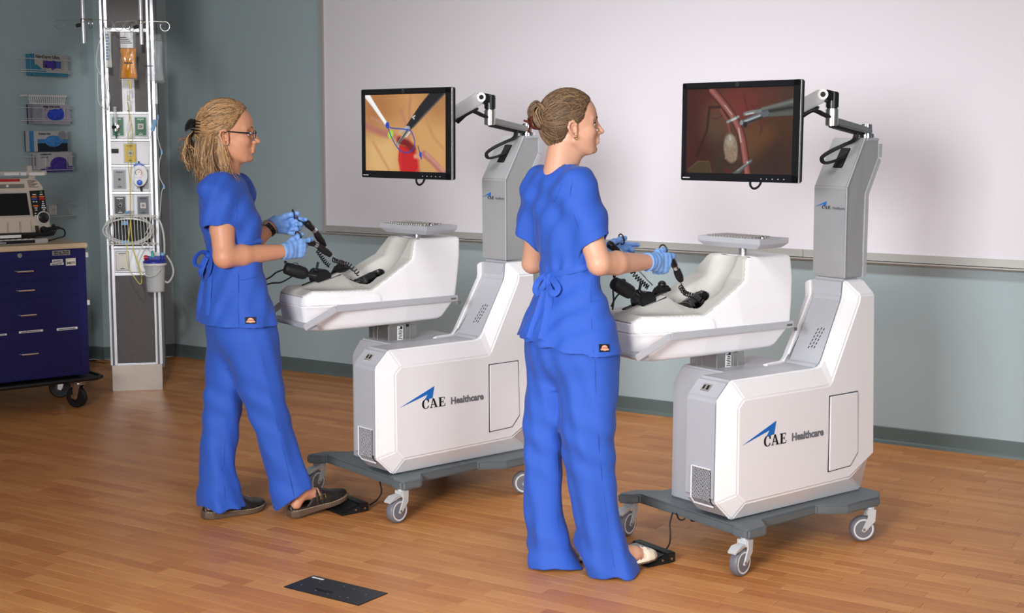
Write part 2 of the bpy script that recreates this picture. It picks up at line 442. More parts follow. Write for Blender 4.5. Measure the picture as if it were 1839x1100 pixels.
for nm, a, b, n in (('wall_back', P3, P4, WN), ('wall_left', P0, P1, LN), ('wall_corner', P2, P3, chn), ('wall_jog', P1, P2, jgn)):
    wall_piece(nm, a, b, n)
    side = nm.split('_')[1]; u = (b - a) / np.linalg.norm(b - a)
    bm = B(); F = frame(a, n, (0, 0, 1))                           # local x = out of the wall, y = along
    L = (b - a) @ np.array((F @ Vector((0, 1, 0)) - F.translation)[:]); L0, L1 = min(0, L), max(0, L)
    prism(bm, [(0, 0), (.016, 0), (.013, .012), (.006, .020), (.005, .082), (.002, .086), (0, .086)], L0, L1, M=F, axis=1)
    structure(obj('baseboard_' + side, bm, M_base, angle=25))
bm = B(); q = [P0 - LN * .1, P0 + LN * 9, P4 + WU * .1, P3, P2, P1]
prism(bm, [(p[0], p[1]) for p in q], CEIL, CEIL + .1); structure(obj('ceiling', bm, M_ceil))

# floor: a slab with single oak strips on it
def wood(name, src):
    m = bpy.data.materials.new(name); m.use_nodes = True; nt = m.node_tree; b = nt.nodes['Principled BSDF']
    N = nt.nodes.new; Lk = nt.links.new
    tc = N('ShaderNodeTexCoord')
    if src == 'obj': s = N('ShaderNodeObjectInfo').outputs['Random']
    else: s = N('ShaderNodeNewGeometry').outputs['Random Per Island']
    off = N('ShaderNodeVectorMath'); off.operation = 'MULTIPLY_ADD'
    cmb = N('ShaderNodeCombineXYZ'); Lk(s, cmb.inputs[0]); Lk(s, cmb.inputs[1])
    Lk(cmb.outputs[0], off.inputs[0]); off.inputs[1].default_value = (37, 91, 0); Lk(tc.outputs['Object'], off.inputs[2])
    sc = N('ShaderNodeVectorMath'); sc.operation = 'MULTIPLY'; sc.inputs[1].default_value = (3.0, 42, 10); Lk(off.outputs[0], sc.inputs[0])
    nz = N('ShaderNodeTexNoise'); nz.inputs['Scale'].default_value = 1.0; nz.inputs['Detail'].default_value = 5; nz.inputs['Distortion'].default_value = .8; Lk(sc.outputs[0], nz.inputs['Vector'])
    n2 = N('ShaderNodeTexNoise'); n2.inputs['Scale'].default_value = 2.2; n2.inputs['Detail'].default_value = 2; Lk(off.outputs[0], n2.inputs['Vector'])
    mx = N('ShaderNodeMath'); mx.operation = 'MULTIPLY_ADD'; mx.inputs[1].default_value = .40; Lk(nz.outputs['Fac'], mx.inputs[0])
    m3 = N('ShaderNodeMath'); m3.operation = 'MULTIPLY_ADD'; m3.inputs[1].default_value = .26; Lk(s, m3.inputs[0])
    m4 = N('ShaderNodeMath'); m4.operation = 'MULTIPLY'; m4.inputs[1].default_value = .36; Lk(n2.outputs['Fac'], m4.inputs[0]); Lk(m4.outputs[0], m3.inputs[2])
    Lk(m3.outputs[0], mx.inputs[2])
    cr = N('ShaderNodeValToRGB'); e = cr.color_ramp.elements
    e[0].position = .22; e[0].color = rgb(172, 103, 56); e[1].position = .80; e[1].color = rgb(221, 159, 98)
    k = e.new(.5); k.color = rgb(199, 133, 76)
    Lk(mx.outputs[0], cr.inputs[0]); Lk(cr.outputs[0], b.inputs['Base Color'])
    b.inputs['Roughness'].default_value = .42; b.inputs['Specular IOR Level'].default_value = .35
    bp = N('ShaderNodeBump'); bp.inputs['Strength'].default_value = .06; bp.inputs['Distance'].default_value = .002
    Lk(nz.outputs['Fac'], bp.inputs['Height']); Lk(bp.outputs[0], b.inputs['Normal'])
    return m
M_woodA = wood('oak_strip', 'obj'); M_woodB = wood('oak_strip_far', 'isl')
M_slab = mat('floor_joint', rgb(110, 72, 48), .6)
bm = B(); prism(bm, [(p[0], p[1]) for p in q], -.08, -.0065)
floor = structure(obj('floor', bm, M_slab))
PW = .062; GAP = .0005
def inside(p):
    return (p - P3) @ WN > .0 and (p - P1) @ LN > 0 and (p - P2) @ chn > 0
def proj(p):
    d = np.array(p) - O0; z = d[1] * _cp - d[2] * _sp; y = d[1] * _sp + d[2] * _cp; x, y = d[0] * _cr - y * _sr, d[0] * _sr + y * _cr
    return PCX + FPX * x / z, PCY - FPX * y / z, z
lens = [.30, .38, .46, .54]
planks = []
org = np.array([0, 6.0, 0])
for r in range(-58, 60):
    v = r * PW; u = -6.5 + RNG.uniform(0, .5)
    while u < 7.5:
        L = lens[RNG.integers(4)]; c = org + WU * (u + L / 2) + np.array([-WU[1], WU[0], 0]) * v
        if c[1] > 2.5 and inside(c):
            px, py, z = proj(c)
            if -420 < px < 2260 and py < 1400: planks.append((z if (-40 < px < 1880 and py < 1120) else z + 50, L, c))
        u += L
planks.sort(key=lambda t: t[0])
pm = {}
for L in lens:
    bm = B(); t = PW / 2 - GAP; l = L / 2 - GAP
    vs = [bm.verts.new(p) for p in ((-l, -t, -.0062), (l, -t, -.0062), (l, t, -.0062), (-l, t, -.0062), (-l, -t, -.0006), (l, -t, -.0006), (l, t, -.0006), (-l, t, -.0006),
          (-l + .0008, -t + .0008, 0), (l - .0008, -t + .0008, 0), (l - .0008, t - .0008, 0), (-l + .0008, t - .0008, 0))]
    for a, b_ in ((0, 4), (4, 8)):
        for i in range(4): bm.faces.new((vs[a + i], vs[a + (i + 1) % 4], vs[b_ + (i + 1) % 4], vs[b_ + i]))
    bm.faces.new(vs[8:12]); bmesh.ops.recalc_face_normals(bm, faces=bm.faces)
    me = bpy.data.meshes.new('plank'); bm.to_mesh(me); bm.free(); me.materials.append(M_woodA); pm[L] = me
for z, L, c in planks[:300]:
    o = bpy.data.objects.new('plank', pm[L]); COL.objects.link(o); o.parent = floor; o.location = c; o.rotation_euler = (0, 0, TH + (math.pi if RNG.random() < .5 else 0))
V = []; Fc = []
cT, sT = math.cos(TH), math.sin(TH)
for z, L, c in planks[300:]:
    l = L / 2 - GAP; t = PW / 2 - GAP; k = len(V)
    for zz in (-.006, 0):
        for a, b_ in ((-l, -t), (l, -t), (l, t), (-l, t)): V.append((a + (c[0] * cT + c[1] * sT), b_ + (-c[0] * sT + c[1] * cT), zz))
    Fc += [(k + 4, k + 5, k + 6, k + 7)] + [(k + i, k + (i + 1) % 4, k + 4 + (i + 1) % 4, k + 4 + i) for i in range(4)]
o = raw('far_planks', V, Fc, M_woodB, floor, angle=20); o.rotation_euler = (0, 0, TH); o['kind'] = 'stuff'

# whiteboard on the back wall
FR = WN * .028
wb_l = onplane(583, 300, P3 + FR, WN); z_bt = onplane(1550, 452.7, P3 + FR, WN)[2]
wb = thing('whiteboard', 'huge white enamel whiteboard across the back wall with grey frame', 'whiteboard', wb_l * [1, 1, 0], TH)
W = 4.9; top = 2.62
bm = B(); box(bm, (.0, .006, z_bt - .01), (W, .026, top)); obj('board_panel', bm, M_board, wb)
bm = B()
prism(bm, [(-.022, z_bt - .052), (.004, z_bt - .052), (.004, top + .02), (-.022, top + .02)], -.006, .028, .002, axis=1); obj('side_frame', bm, M_frame, wb)
bm = B(); prism(bm, [(0, top), (W, top), (W, top + .03), (0, top + .03)], -.006, .028, .002, axis=1); obj('top_frame', bm, M_frame, wb)
z_bb = onplane(1550, 466.5, P3 + FR, WN)[2]
for i, (a, b_) in enumerate(((0.0, 1.565), (1.567, 3.2), (3.202, W))):
    bm = B(); box(bm, (a, -.008, z_bb), (b_, .026, z_bt), .002); obj('bottom_frame', bm, M_frame, wb)
bm = B(); prism(bm, [(.026, z_bb - .002), (.026, z_bb - .010), (-.030, z_bb - .014), (-.046, z_bb - .006), (-.046, z_bb), (-.030, z_bb - .004)], -.05, W, axis=0); obj('marker_tray', bm, M_frame, wb)
# ================================================================ the two training simulators (built once, then copied with their own joints)
M_white = mat('white_shell', rgb(236, 234, 236), 0.34, coat=.2, noise=.008)
M_silver = mat('silver_paint', rgb(186, 188, 194), 0.42, metal=.12, noise=.012)
M_silverd = mat('brushed_silver', rgb(172, 173, 174), 0.36, metal=.25, noise=.02)
M_insert = mat('warm_grey_shell', rgb(192, 190, 184), 0.45, noise=.008)
M_alu = mat('aluminium', rgb(190, 188, 184), 0.3, metal=.9, noise=.03)
M_chrome = mat('chrome', rgb(225, 225, 228), 0.12, metal=1.0)
M_black = mat('black_plastic', rgb(26, 26, 28), 0.3, noise=.05)
M_blackm = mat('black_matt', rgb(20, 20, 21), 0.6)
M_dark = mat('dark_recess', rgb(46, 47, 52), 0.7)
M_plat = mat('grey_platform', rgb(98, 106, 110), 0.34, noise=.02)
M_cast = mat('caster_grey', rgb(196, 199, 200), 0.4, metal=.1)
M_tyre = mat('caster_tyre', rgb(112, 112, 120), 0.45)
M_rim = mat('caster_rim', rgb(214, 215, 215), 0.4)
M_blue = mat('logo_blue', rgb(28, 106, 190), 0.4); M_ltext = mat('logo_black', rgb(18, 20, 24), 0.4); M_gtext = mat('logo_grey', rgb(112, 113, 120), 0.4)
M_key = mat('steel_keys', rgb(176, 174, 168), 0.35, metal=.5)
M_label = mat('white_label', rgb(228, 228, 226), 0.5)
M_screen = canvas_mat('lit_screen', 0.18, emit=.82)
M_print = canvas_mat('carton_print', 0.55)

def serif_cae(bm, h, M, d=.0008):
    """the letters C A E in a bold serif cut, height h, origin left base line; returns width"""
    def poly(pts, dx): prism(bm, [((x + dx) * h, y * h) for x, y in pts], 0, d, M=M)
    # C : thick crescent with beaks
    out = []; inn = []
    for a in np.linspace(math.radians(42), math.radians(318), 22): out.append((.46 + .46 * math.cos(a), .5 + .53 * math.sin(a)))
    for a in np.linspace(math.radians(312), math.radians(48), 22): inn.append((.50 + .27 * math.cos(a), .5 + .46 * math.sin(a)))
    t = out + inn
    for i in range(21):
        poly([out[i], out[i + 1], inn[20 - i], inn[21 - i]], 0)
    poly([(.72, .66), (.86, .66), (.86, 1.0), (.80, 1.0), (.70, .90)], 0)
    poly([(.70, .10), (.80, .15), (.86, .26), (.80, .30), (.68, .16)], 0)
    x = .95
    poly([(.40, 1.02), (.56, 1.02), (.94, .06), (.70, .06)], x); poly([(.40, 1.02), (.47, .86), (.20, .06), (.13, .06)], x)
    poly([(.22, .30), (.66, .30), (.62, .38), (.25, .38)], x)
    poly([(.02, 0), (.34, 0), (.34, .06), (.02, .06)], x); poly([(.58, 0), (1.06, 0), (1.06, .06), (.58, .06)], x)
    x = 2.08
    poly([(.10, .0), (.34, .0), (.34, 1.0), (.10, 1.0)], x); poly([(0, 0), (.80, 0), (.80, .07), (0, .07)], x); poly([(0, .93), (.76, .93), (.76, 1.0), (0, 1.0)], x)
    poly([(.34, .47), (.60, .47), (.60, .54), (.34, .54)], x); poly([(.55, .36), (.61, .36), (.61, .66), (.55, .66)], x)
    poly([(.72, .0), (.80, .0), (.86, .28), (.80, .28)], x); poly([(.70, 1.0), (.76, 1.0), (.78, .74), (.73, .74)], x)
    return 2.9 * h
def logo(parent, M, s):
    """wing, CAE, Healthcare; s = width of the whole mark, origin at the wing's left tip"""
    M = M @ Matrix.Diagonal((1, .76, 1, 1))
    bm = B(); prism(bm, [(0, 0), (.40 * s, .205 * s), (.375 * s, .06 * s), (.28 * s, .045 * s), (.32 * s, .115 * s), (.285 * s, .10 * s)], 0, .0008, M=M); obj('logo_wing', bm, M_blue, parent, 20)
    bm = B(); serif_cae(bm, .115 * s, M @ Matrix.Translation((.252 * s, -.062 * s, 0)) @ Matrix.Diagonal((.82, 1, 1, 1))); obj('logo_letters', bm, M_ltext, parent, 20)
    bm = B(); text_mesh(bm, 'Healthcare', .118 * s, M @ Matrix.Translation((.595 * s, -.052 * s, 0)), .0008, .0045 * s, width=.405 * s); obj('logo_lettering', bm, M_gtext, parent, 20)

def solid_between(A, Bp, close=True):
    """two matching loops of 3-D points -> closed solid"""
    t = bmesh.new(); a = [t.verts.new(p) for p in A]; b = [t.verts.new(p) for p in Bp]; n = len(a)
    t.faces.new(a[::-1]); t.faces.new(b)
    for i in range(n): t.faces.new((a[i], a[(i + 1) % n], b[(i + 1) % n], b[i]))
    bmesh.ops.recalc_face_normals(t, faces=t.faces)
    return t
def caster(root, x, y, brake, th, zt=.131):
    """wheel contact at x,y ; rolling direction th (local)"""
    M = Matrix.Translation((x, y, 0)) @ Matrix.Rotation(th, 4, 'Z')
    c = bpy.data.objects.new('caster', None); COL.objects.link(c); c.parent = root
    bm = B(); F = M @ frame((0, 0, .05), (1, 0, 0), (0, -1, 0))     # local z of the lathe = outwards (near side)
    lathe(bm, [(.030, -.016), (.046, -.016), (.0495, -.011), (.05, -.004), (.05, .004), (.0495, .011), (.046, .016), (.030, .016)], 36, F); obj('wheel', bm, M_tyre, c)
    bm = B(); lathe(bm, [(.036, -.017), (.0405, -.0175), (.0405, .0175), (.036, .017)], 36, F); obj('wheel_ring', bm, M_rim, c)
    bm = B(); lathe(bm, [(.001, -.018), (.034, -.0172), (.0365, -.015), (.0365, .015), (.034, .0172), (.001, .018)], 32, F); obj('hub', bm, M_tyre, c)
    bm = B(); sx = .030
    for s in (-1, 1): prism(bm, [(-.010, .044), (0, .038), (.010, .044), (.044, .082), (.046, .128), (.012, .128), (.014, .098)], s * .021 - .003, s * .021 + .003, .0015, M=M, axis=1)
    box(bm, (.010, -.022, .104), (.046, .022, .128), .004, M); cyl(bm, (sx, 0, .12), (sx, 0, zt + .004), .017, M=M); obj('fork', bm, M_cast, c)
    bm = B(); cyl(bm, (0, -.025, .05), (0, .025, .05), .006, M=M, n=12); obj('axle', bm, M_alu, c)
    if brake:
        bm = B(); hull(bm, [(.02, -.014, .118), (.02, .014, .118), (.02, -.014, .106), (.02, .014, .106), (-.030, -.020, .114), (-.030, .020, .114), (-.058, -.017, .098), (-.058, .017, .098), (-.056, -.017, .090), (-.056, .017, .090), (-.02, -.018, .100), (-.02, .018, .100)], .003, M); obj('brake_pedal', bm, M_cast, c)
    return c

def simulator(loc, yaw, label, tag_no):
    R = thing('surgical_simulator', label, 'simulator', loc, yaw, 'surgical training simulators')
    # ---- outline of the near cheek: rim loop and the flat inside it (x, z, y)
    rim = [(0, .246, -.147), (0, .623, -.147), (.067, .689, -.147), (.520, .690, -.150), (.545, .697, -.150), (.562, .717, -.149), (.737, .937, -.095), (.741, 1.004, -.095), (.850, 1.003, -.097), (.850, .330, -.150), (.835, .168, -.132), (.079, .172, -.149)]
    out = [(.075, .274, -.181), (.074, .593, -.178), (.104, .621, -.178), (.560, .620, -.174), (.574, .622, -.174), (.585, .634, -.174), (.755, .925, -.156), (.762, .951, -.154), (.8495, .951, -.157), (.8495, .322, -.180), (.70, .246, -.184), (.115, .237, -.182)]
    t = bmesh.new(); n = len(rim)
    r0 = [t.verts.new((p[0], p[2] + .014, p[1])) for p in rim]; r1 = [t.verts.new((p[0], p[2], p[1])) for p in rim]; o1 = [t.verts.new((p[0], p[2], p[1])) for p in out]
    for a, b_ in ((r0, r1), (r1, o1)):
        for i in range(n): t.faces.new((a[i], a[(i + 1) % n], b_[(i + 1) % n], b_[i]))
    t.faces.new(o1); t.faces.new(r0[::-1])
    bmesh.ops.recalc_face_normals(t, faces=t.faces)
    es = [e for e in t.edges if len(e.link_faces) == 2 and e.calc_face_angle(0) > math.radians(14)]
    bmesh.ops.bevel(t, geom=es, offset=.006, segments=2, affect='EDGES', clamp_overlap=True)
    side = obj('side_panel', t, M_white, R, 9)
    # ---- grey core between the cheeks: front, top channel, slope
    far = [.020, .020, .020, .018, .018, .018, .062, .070, .070, .060, .050, .020]
    ins = .004
    core = [(.004, .246), (.004, .621), (.069, .685), (.520, .686), (.547, .692), (.566, .714), (.741, .934), (.744, 1.008), (.846, 1.008), (.846, .33), (.835, .17), (.081, .174)]
    A = [(x, rim[i][2] + .006, z) for i, (x, z) in enumerate(core)]; Bq = [(x, far[i] + .004, z) for i, (x, z) in enumerate(core)]
    t = solid_between(A, Bq); bevel_sharp(t, .012, 12, 3); obj('core_cover', t, M_silver, R, 28)
    # ---- far cheek (a thin edge of it shows along the slope)
    fpts = [(.44, .166), (.44, .694), (.535, .697), (.556, .716), (.731, .94), (.736, .995), (.846, .995), (.846, .166)]
    fy = [.024, .024, .022, .022, .066, .074, .074, .06]
    A = [(x, fy[i], z) for i, (x, z) in enumerate(fpts)]; Bq = [(x, fy[i] + .03, z - (.012 if z > .6 else 0)) for i, (x, z) in enumerate(fpts)]
    t = solid_between(A, Bq); bevel_sharp(t, .005, 14, 2); obj('far_side_panel', t, M_white, R, 28)
    # ---- housing of the lift
    bm = B(); prism(bm, [(.158, .166), (.158, .618), (.205, .682), (.60, .682), (.60, .166)], .026, .250, .008, axis=1); obj('lift_housing', bm, M_silver, R, 28)
    # ---- lift column
    bm = B(); box(bm, (.245, .100, .672), (.397, .246, .745), .003); obj('lift_sleeve', bm, M_alu, R)
    bm = B(); box(bm, (.250, .104, .67), (.392, .242, .80), .003)
    for xx in (.335, .36): box(bm, (xx, .0985, .67), (xx + .002, .102, .80))
    for yy in (.178, .206): box(bm, (.2435, yy, .67), (.246, yy + .004, .80))
    obj('lift_column', bm, M_alu, R)
    bm = B(); box(bm, (.292, .0985, .680), (.322, .1005, .742)); lb = obj('rating_label', bm, M_label, R)
    bm = B()
    for k in range(7): box(bm, (.296 + .003 * (k % 3), .0978, .686 + .007 * k), (.318 - .004 * (k % 2), .0990, .689 + .007 * k))
    box(bm, (.306, .0978, .728), (.318, .0990, .740)); obj('label_print', bm, M_ltext, lb)
    bm = B(); box(bm, (.337, .0978, .735), (.353, .1005, .745)); obj('cable_port', bm, M_blackm, R)
    # ---- socket plate on the front chamfer
    ch = frame((.039, -.052, .6585), (0, -1, 0), Vector((.064, 0, -.066)).cross(Vector((0, -1, 0))) * -1)
    nn = Vector((-.71, 0, .70)); ch = frame(Vector((.0365, -.052, .654)) + nn * .000, (0, -1, 0), nn)
    bm = B(); box(bm, (-.021, -.016, -.002), (.021, .016, .0018), .001, ch); pl = obj('socket_plate', bm, M_alu, R)
    bm = B(); box(bm, (-.015, -.009, .001), (-.006, .009, .0024), 0, ch); box(bm, (.003, -.010, .001), (.014, .010, .0024), 0, ch); obj('sockets', bm, M_blackm, pl)
    # ---- air grille low on the front
    bm = B(); box(bm, (.0015, -.116, .246), (.0032, -.022, .364)); hull(bm, [(.0015, -.022, .246), (.0015, -.116, .246), (.020, -.116, .226), (.020, -.022, .226), (.006, -.022, .246), (.006, -.116, .246), (.025, -.116, .226), (.025, -.022, .226)]); gr = obj('air_grille', bm, M_dark, R)
    bm = B(); y0, y1, z0, z1 = -.115, -.023, .247, .363
    for s in (1, -1):
        for k in range(-13, 25):
            c0 = y0 + k * .0076
            pts = []
            ya, yb = c0, c0 + s * (z1 - z0) * .55
            t0, t1 = 0., 1.
            for (lo, hi) in ((y0, y1),):
                d = yb - ya
                ta, tb = (lo - ya) / d, (hi - ya) / d
                t0 = max(t0, min(ta, tb)); t1 = min(t1, max(ta, tb))
            if t1 - t0 > .02:
                p = (.0008, ya + (yb - ya) * t0, z0 + (z1 - z0) * t0); q2 = (.0008, ya + (yb - ya) * t1, z0 + (z1 - z0) * t1)
                tube(bm, [p, q2], .0007, 4)
    for k in range(12):
        yy = y0 + .004 + k * .0077; tube(bm, [(.001, yy, .247), (.017, yy, .228)], .0011, 4)
    o = obj('grille_mesh', bm, M_silver, gr); o['kind'] = 'stuff'
    bm = B(); tube(bm, [(-.0002, -.117, .365), (-.0002, -.021, .365)], .0025, 6); tube(bm, [(-.0002, -.0205, .365), (-.0002, -.0205, .246), (.017, -.0205, .224)], .0028, 6); tube(bm, [(.017, -.0205, .224), (.017, -.1175, .224)], .0035, 6); obj('grille_rim', bm, M_white, gr)
    # ---- access door
    dl = [(.576, .578), (.738, .578), (.744, .340), (.700, .294), (.574, .290)]
    A = [(x, -.1735 - .010 * (.62 - z) / .37, z) for x, z in dl]
    def grow(pts, g):
        cx = sum(p[0] for p in pts) / len(pts); cz = sum(p[1] for p in pts) / len(pts)
        return [(p[0] + g * np.sign(p[0] - cx), p[1] + g * np.sign(p[1] - cz)) for p in pts]
    yy = lambda x, z: -.1745 - .0085 * (.62 - z) / .37 - (.0 if x < .7 else -.002)
    g = grow(dl, .0035); t = solid_between([(x, yy(x, z) + .006, z) for x, z in g], [(x, yy(x, z) - .0022, z) for x, z in g]); gap = obj('door_gap', t, M_dark, R, 30); gap['label'] = 'dark seam around the access door'
    t = solid_between([(x, yy(x, z) + .004, z) for x, z in dl], [(x, yy(x, z) - .006, z) for x, z in dl]); bevel_sharp(t, .002, 20, 2); obj('access_door', t, M_white, R, 30)
    # ---- logos
    lx = Vector((.402, -.006, -.003)).normalized(); nz = Vector((-.006, -1, .027)).normalized()
    logo(R, frame((.097, -.1805, .4545), (1, -.008, -.005), (0, -1, .02)), .442)
    logo(R, frame((.7355, .062, 1.284), (0, -1, 0), (-1, 0, 0)), .148)
    # ---- tower
    tw = [(.741, 1.011), (.736, 1.364), (.858, 1.553), (.948, 1.553), (.947, 1.476), (.858, 1.345), (.849, 1.338), (.849, 1.011)]
    ny = [-.093, -.093, -.074, -.072, -.072, -.091, -.092, -.093]; fyy = [.070, .070, .086, .082, .082, .072, .070, .070]
    t = solid_between([(x, ny[i], z) for i, (x, z) in enumerate(tw)], [(x, fyy[i], z) for i, (x, z) in enumerate(tw)]); bevel_sharp(t, .005, 14, 2); obj('tower', t, M_silverd, R, 28)
    def strip(name, pts, w, m, off=.003):
        bm = B(); 
        for (x0, z0, ya), (x1, z1, yb) in zip(pts, pts[1:]):
            d = Vector((x1 - x0, 0, z1 - z0)).normalized(); nn_ = Vector((d.z, 0, -d.x)) * w
            hull(bm, [(x0, ya - off, z0), (x1, yb - off, z1), (x0 + nn_.x, ya - off, z0 + nn_.z), (x1 + nn_.x, yb - off, z1 + nn_.z), (x0, ya + .002, z0), (x1, yb + .002, z1), (x0 + nn_.x, ya + .002, z0 + nn_.z), (x1 + nn_.x, yb + .002, z1 + nn_.z)], .001)
        return obj(name, bm, m, R, 30)
    strip('tower_edge_trim', [(.743, 1.013, -.093), (.739, 1.362, -.093), (.860, 1.548, -.074)], -.006, M_silver)
    strip('tower_edge_trim', [(.847, 1.013, -.093), (.847, 1.337, -.092), (.944, 1.478, -.072), (.944, 1.53, -.072)], .022, M_silver)
    strip('tower_top_trim', [(.870, 1.551, -.074), (.946, 1.551, -.072)], .008, M_silver)
    # black cable entry on the leaning face
    sl = Vector((.122, 0, .189)).normalized(); sn = Vector((-.84, 0, .542))
    def onslope(fr, y): return Vector((.736, 0, 1.364)) + Vector((.122, 0, .189)) * fr + Vector((0, y, 0))
    F = frame(onslope(.585, -.005), (0, -1, 0), sn)
    bm = B(); prism(bm, [(-.024, -.046), (.024, -.046), (.024, .046), (-.024, .046)], -.002, .0035, .003, M=F); ce = obj('cable_entry', bm, M_blackm, R); ce['label'] = 'black cable entry plate'
    # ventilation slots on the slope
    dv = Vector((.175, 0, .220)).normalized(); nv = Vector((-.783, 0, .623))
    bm = B()
    for c in range(3):
        for k in range(6):
            s = -.044 + k * .0165 + (.004 if c == 1 else 0) + (c - 1) * .002
            p0 = Vector((.566, 0, .714)) + Vector((.175, 0, .220)) * .33 + dv * s + Vector((0, -.062 - .0135 * (c - 1), 0))
            box(bm, (-.0021, -.0052, -.0004), (.0021, .0052, .0006), 0, frame(p0, (0, 1, 0), nv) )
    for e in (1,): pass
    vs_ = obj('vent_slots', bm, M_dark, R); vs_['kind'] = 'stuff'
    # ---- platform
    pts = [(.052, -.187), (.038, -.195), (.038, -.258), (.047, -.267), (.140, -.267), (.195, -.200), (.506, -.186), (.60, -.250), (.617, -.255), (.80, -.255), (.872, -.20), (.872, .33), (.80, .392), (.617, .392), (.60, .388), (.506, .33), (.195, .335), (.115, .405), (.03, .405), (.012, .39), (.045, .352), (.079, .338), (.066, .05)]
    bm = B(); prism(bm, pts, .131, .168, .009, seg=2); obj('platform', bm, M_plat, R, 30)
    # ---- casters
    a0 = math.radians(10)
    caster(R, .027, -.247, True, a0); caster(R, .728, -.230, False, math.radians(-30)); caster(R, .045, .375, True, a0 + .1); caster(R, .728, .36, False, math.radians(-10))
    # ---- keyboard tray on a short post
    kq = [(.422, .060), (.602, .073), (.585, .395), (.402, .372)]
    cx = sum(p[0] for p in kq) / 4; cy = sum(p[1] for p in kq) / 4
    lo = [(cx + (p[0] - cx) * .84, cy + (p[1] - cy) * .84) for p in kq]
    bm = B(); hull(bm, [(p[0], p[1], 1.166) for p in kq] + [(p[0], p[1], 1.146) for p in kq] + [(p[0], p[1], 1.127) for p in lo], .0015); tray = obj('keyboard_tray', bm, M_silver, R, 25)
    bm = B(); ex = Vector((kq[1][0] - kq[0][0], kq[1][1] - kq[0][1], 0)); ey = Vector((kq[3][0] - kq[0][0], kq[3][1] - kq[0][1], 0)); o0 = Vector((kq[0][0], kq[0][1], 1.166))
    for r in range(6):
        for c in range(15):
            p = o0 + ex * (.16 + .118 * r) + ey * (.22 + .048 * c); box(bm, (p.x - .007, p.y - .006, 1.165), (p.x + .007, p.y + .006, 1.1715), .001, seg=1)
    o = obj('keys', bm, M_key, tray); o['kind'] = 'stuff'
    bm = B(); p = o0 + ex * .30 + ey * .10; ball(bm, (p.x, p.y, 1.168), .0125); obj('trackball', bm, M_chrome, tray, 180)
    bm = B(); cyl(bm, (.468, .188, 1.085), (.468, .188, 1.135), .0165, n=28); obj('tray_post', bm, M_alu, R)
    return R

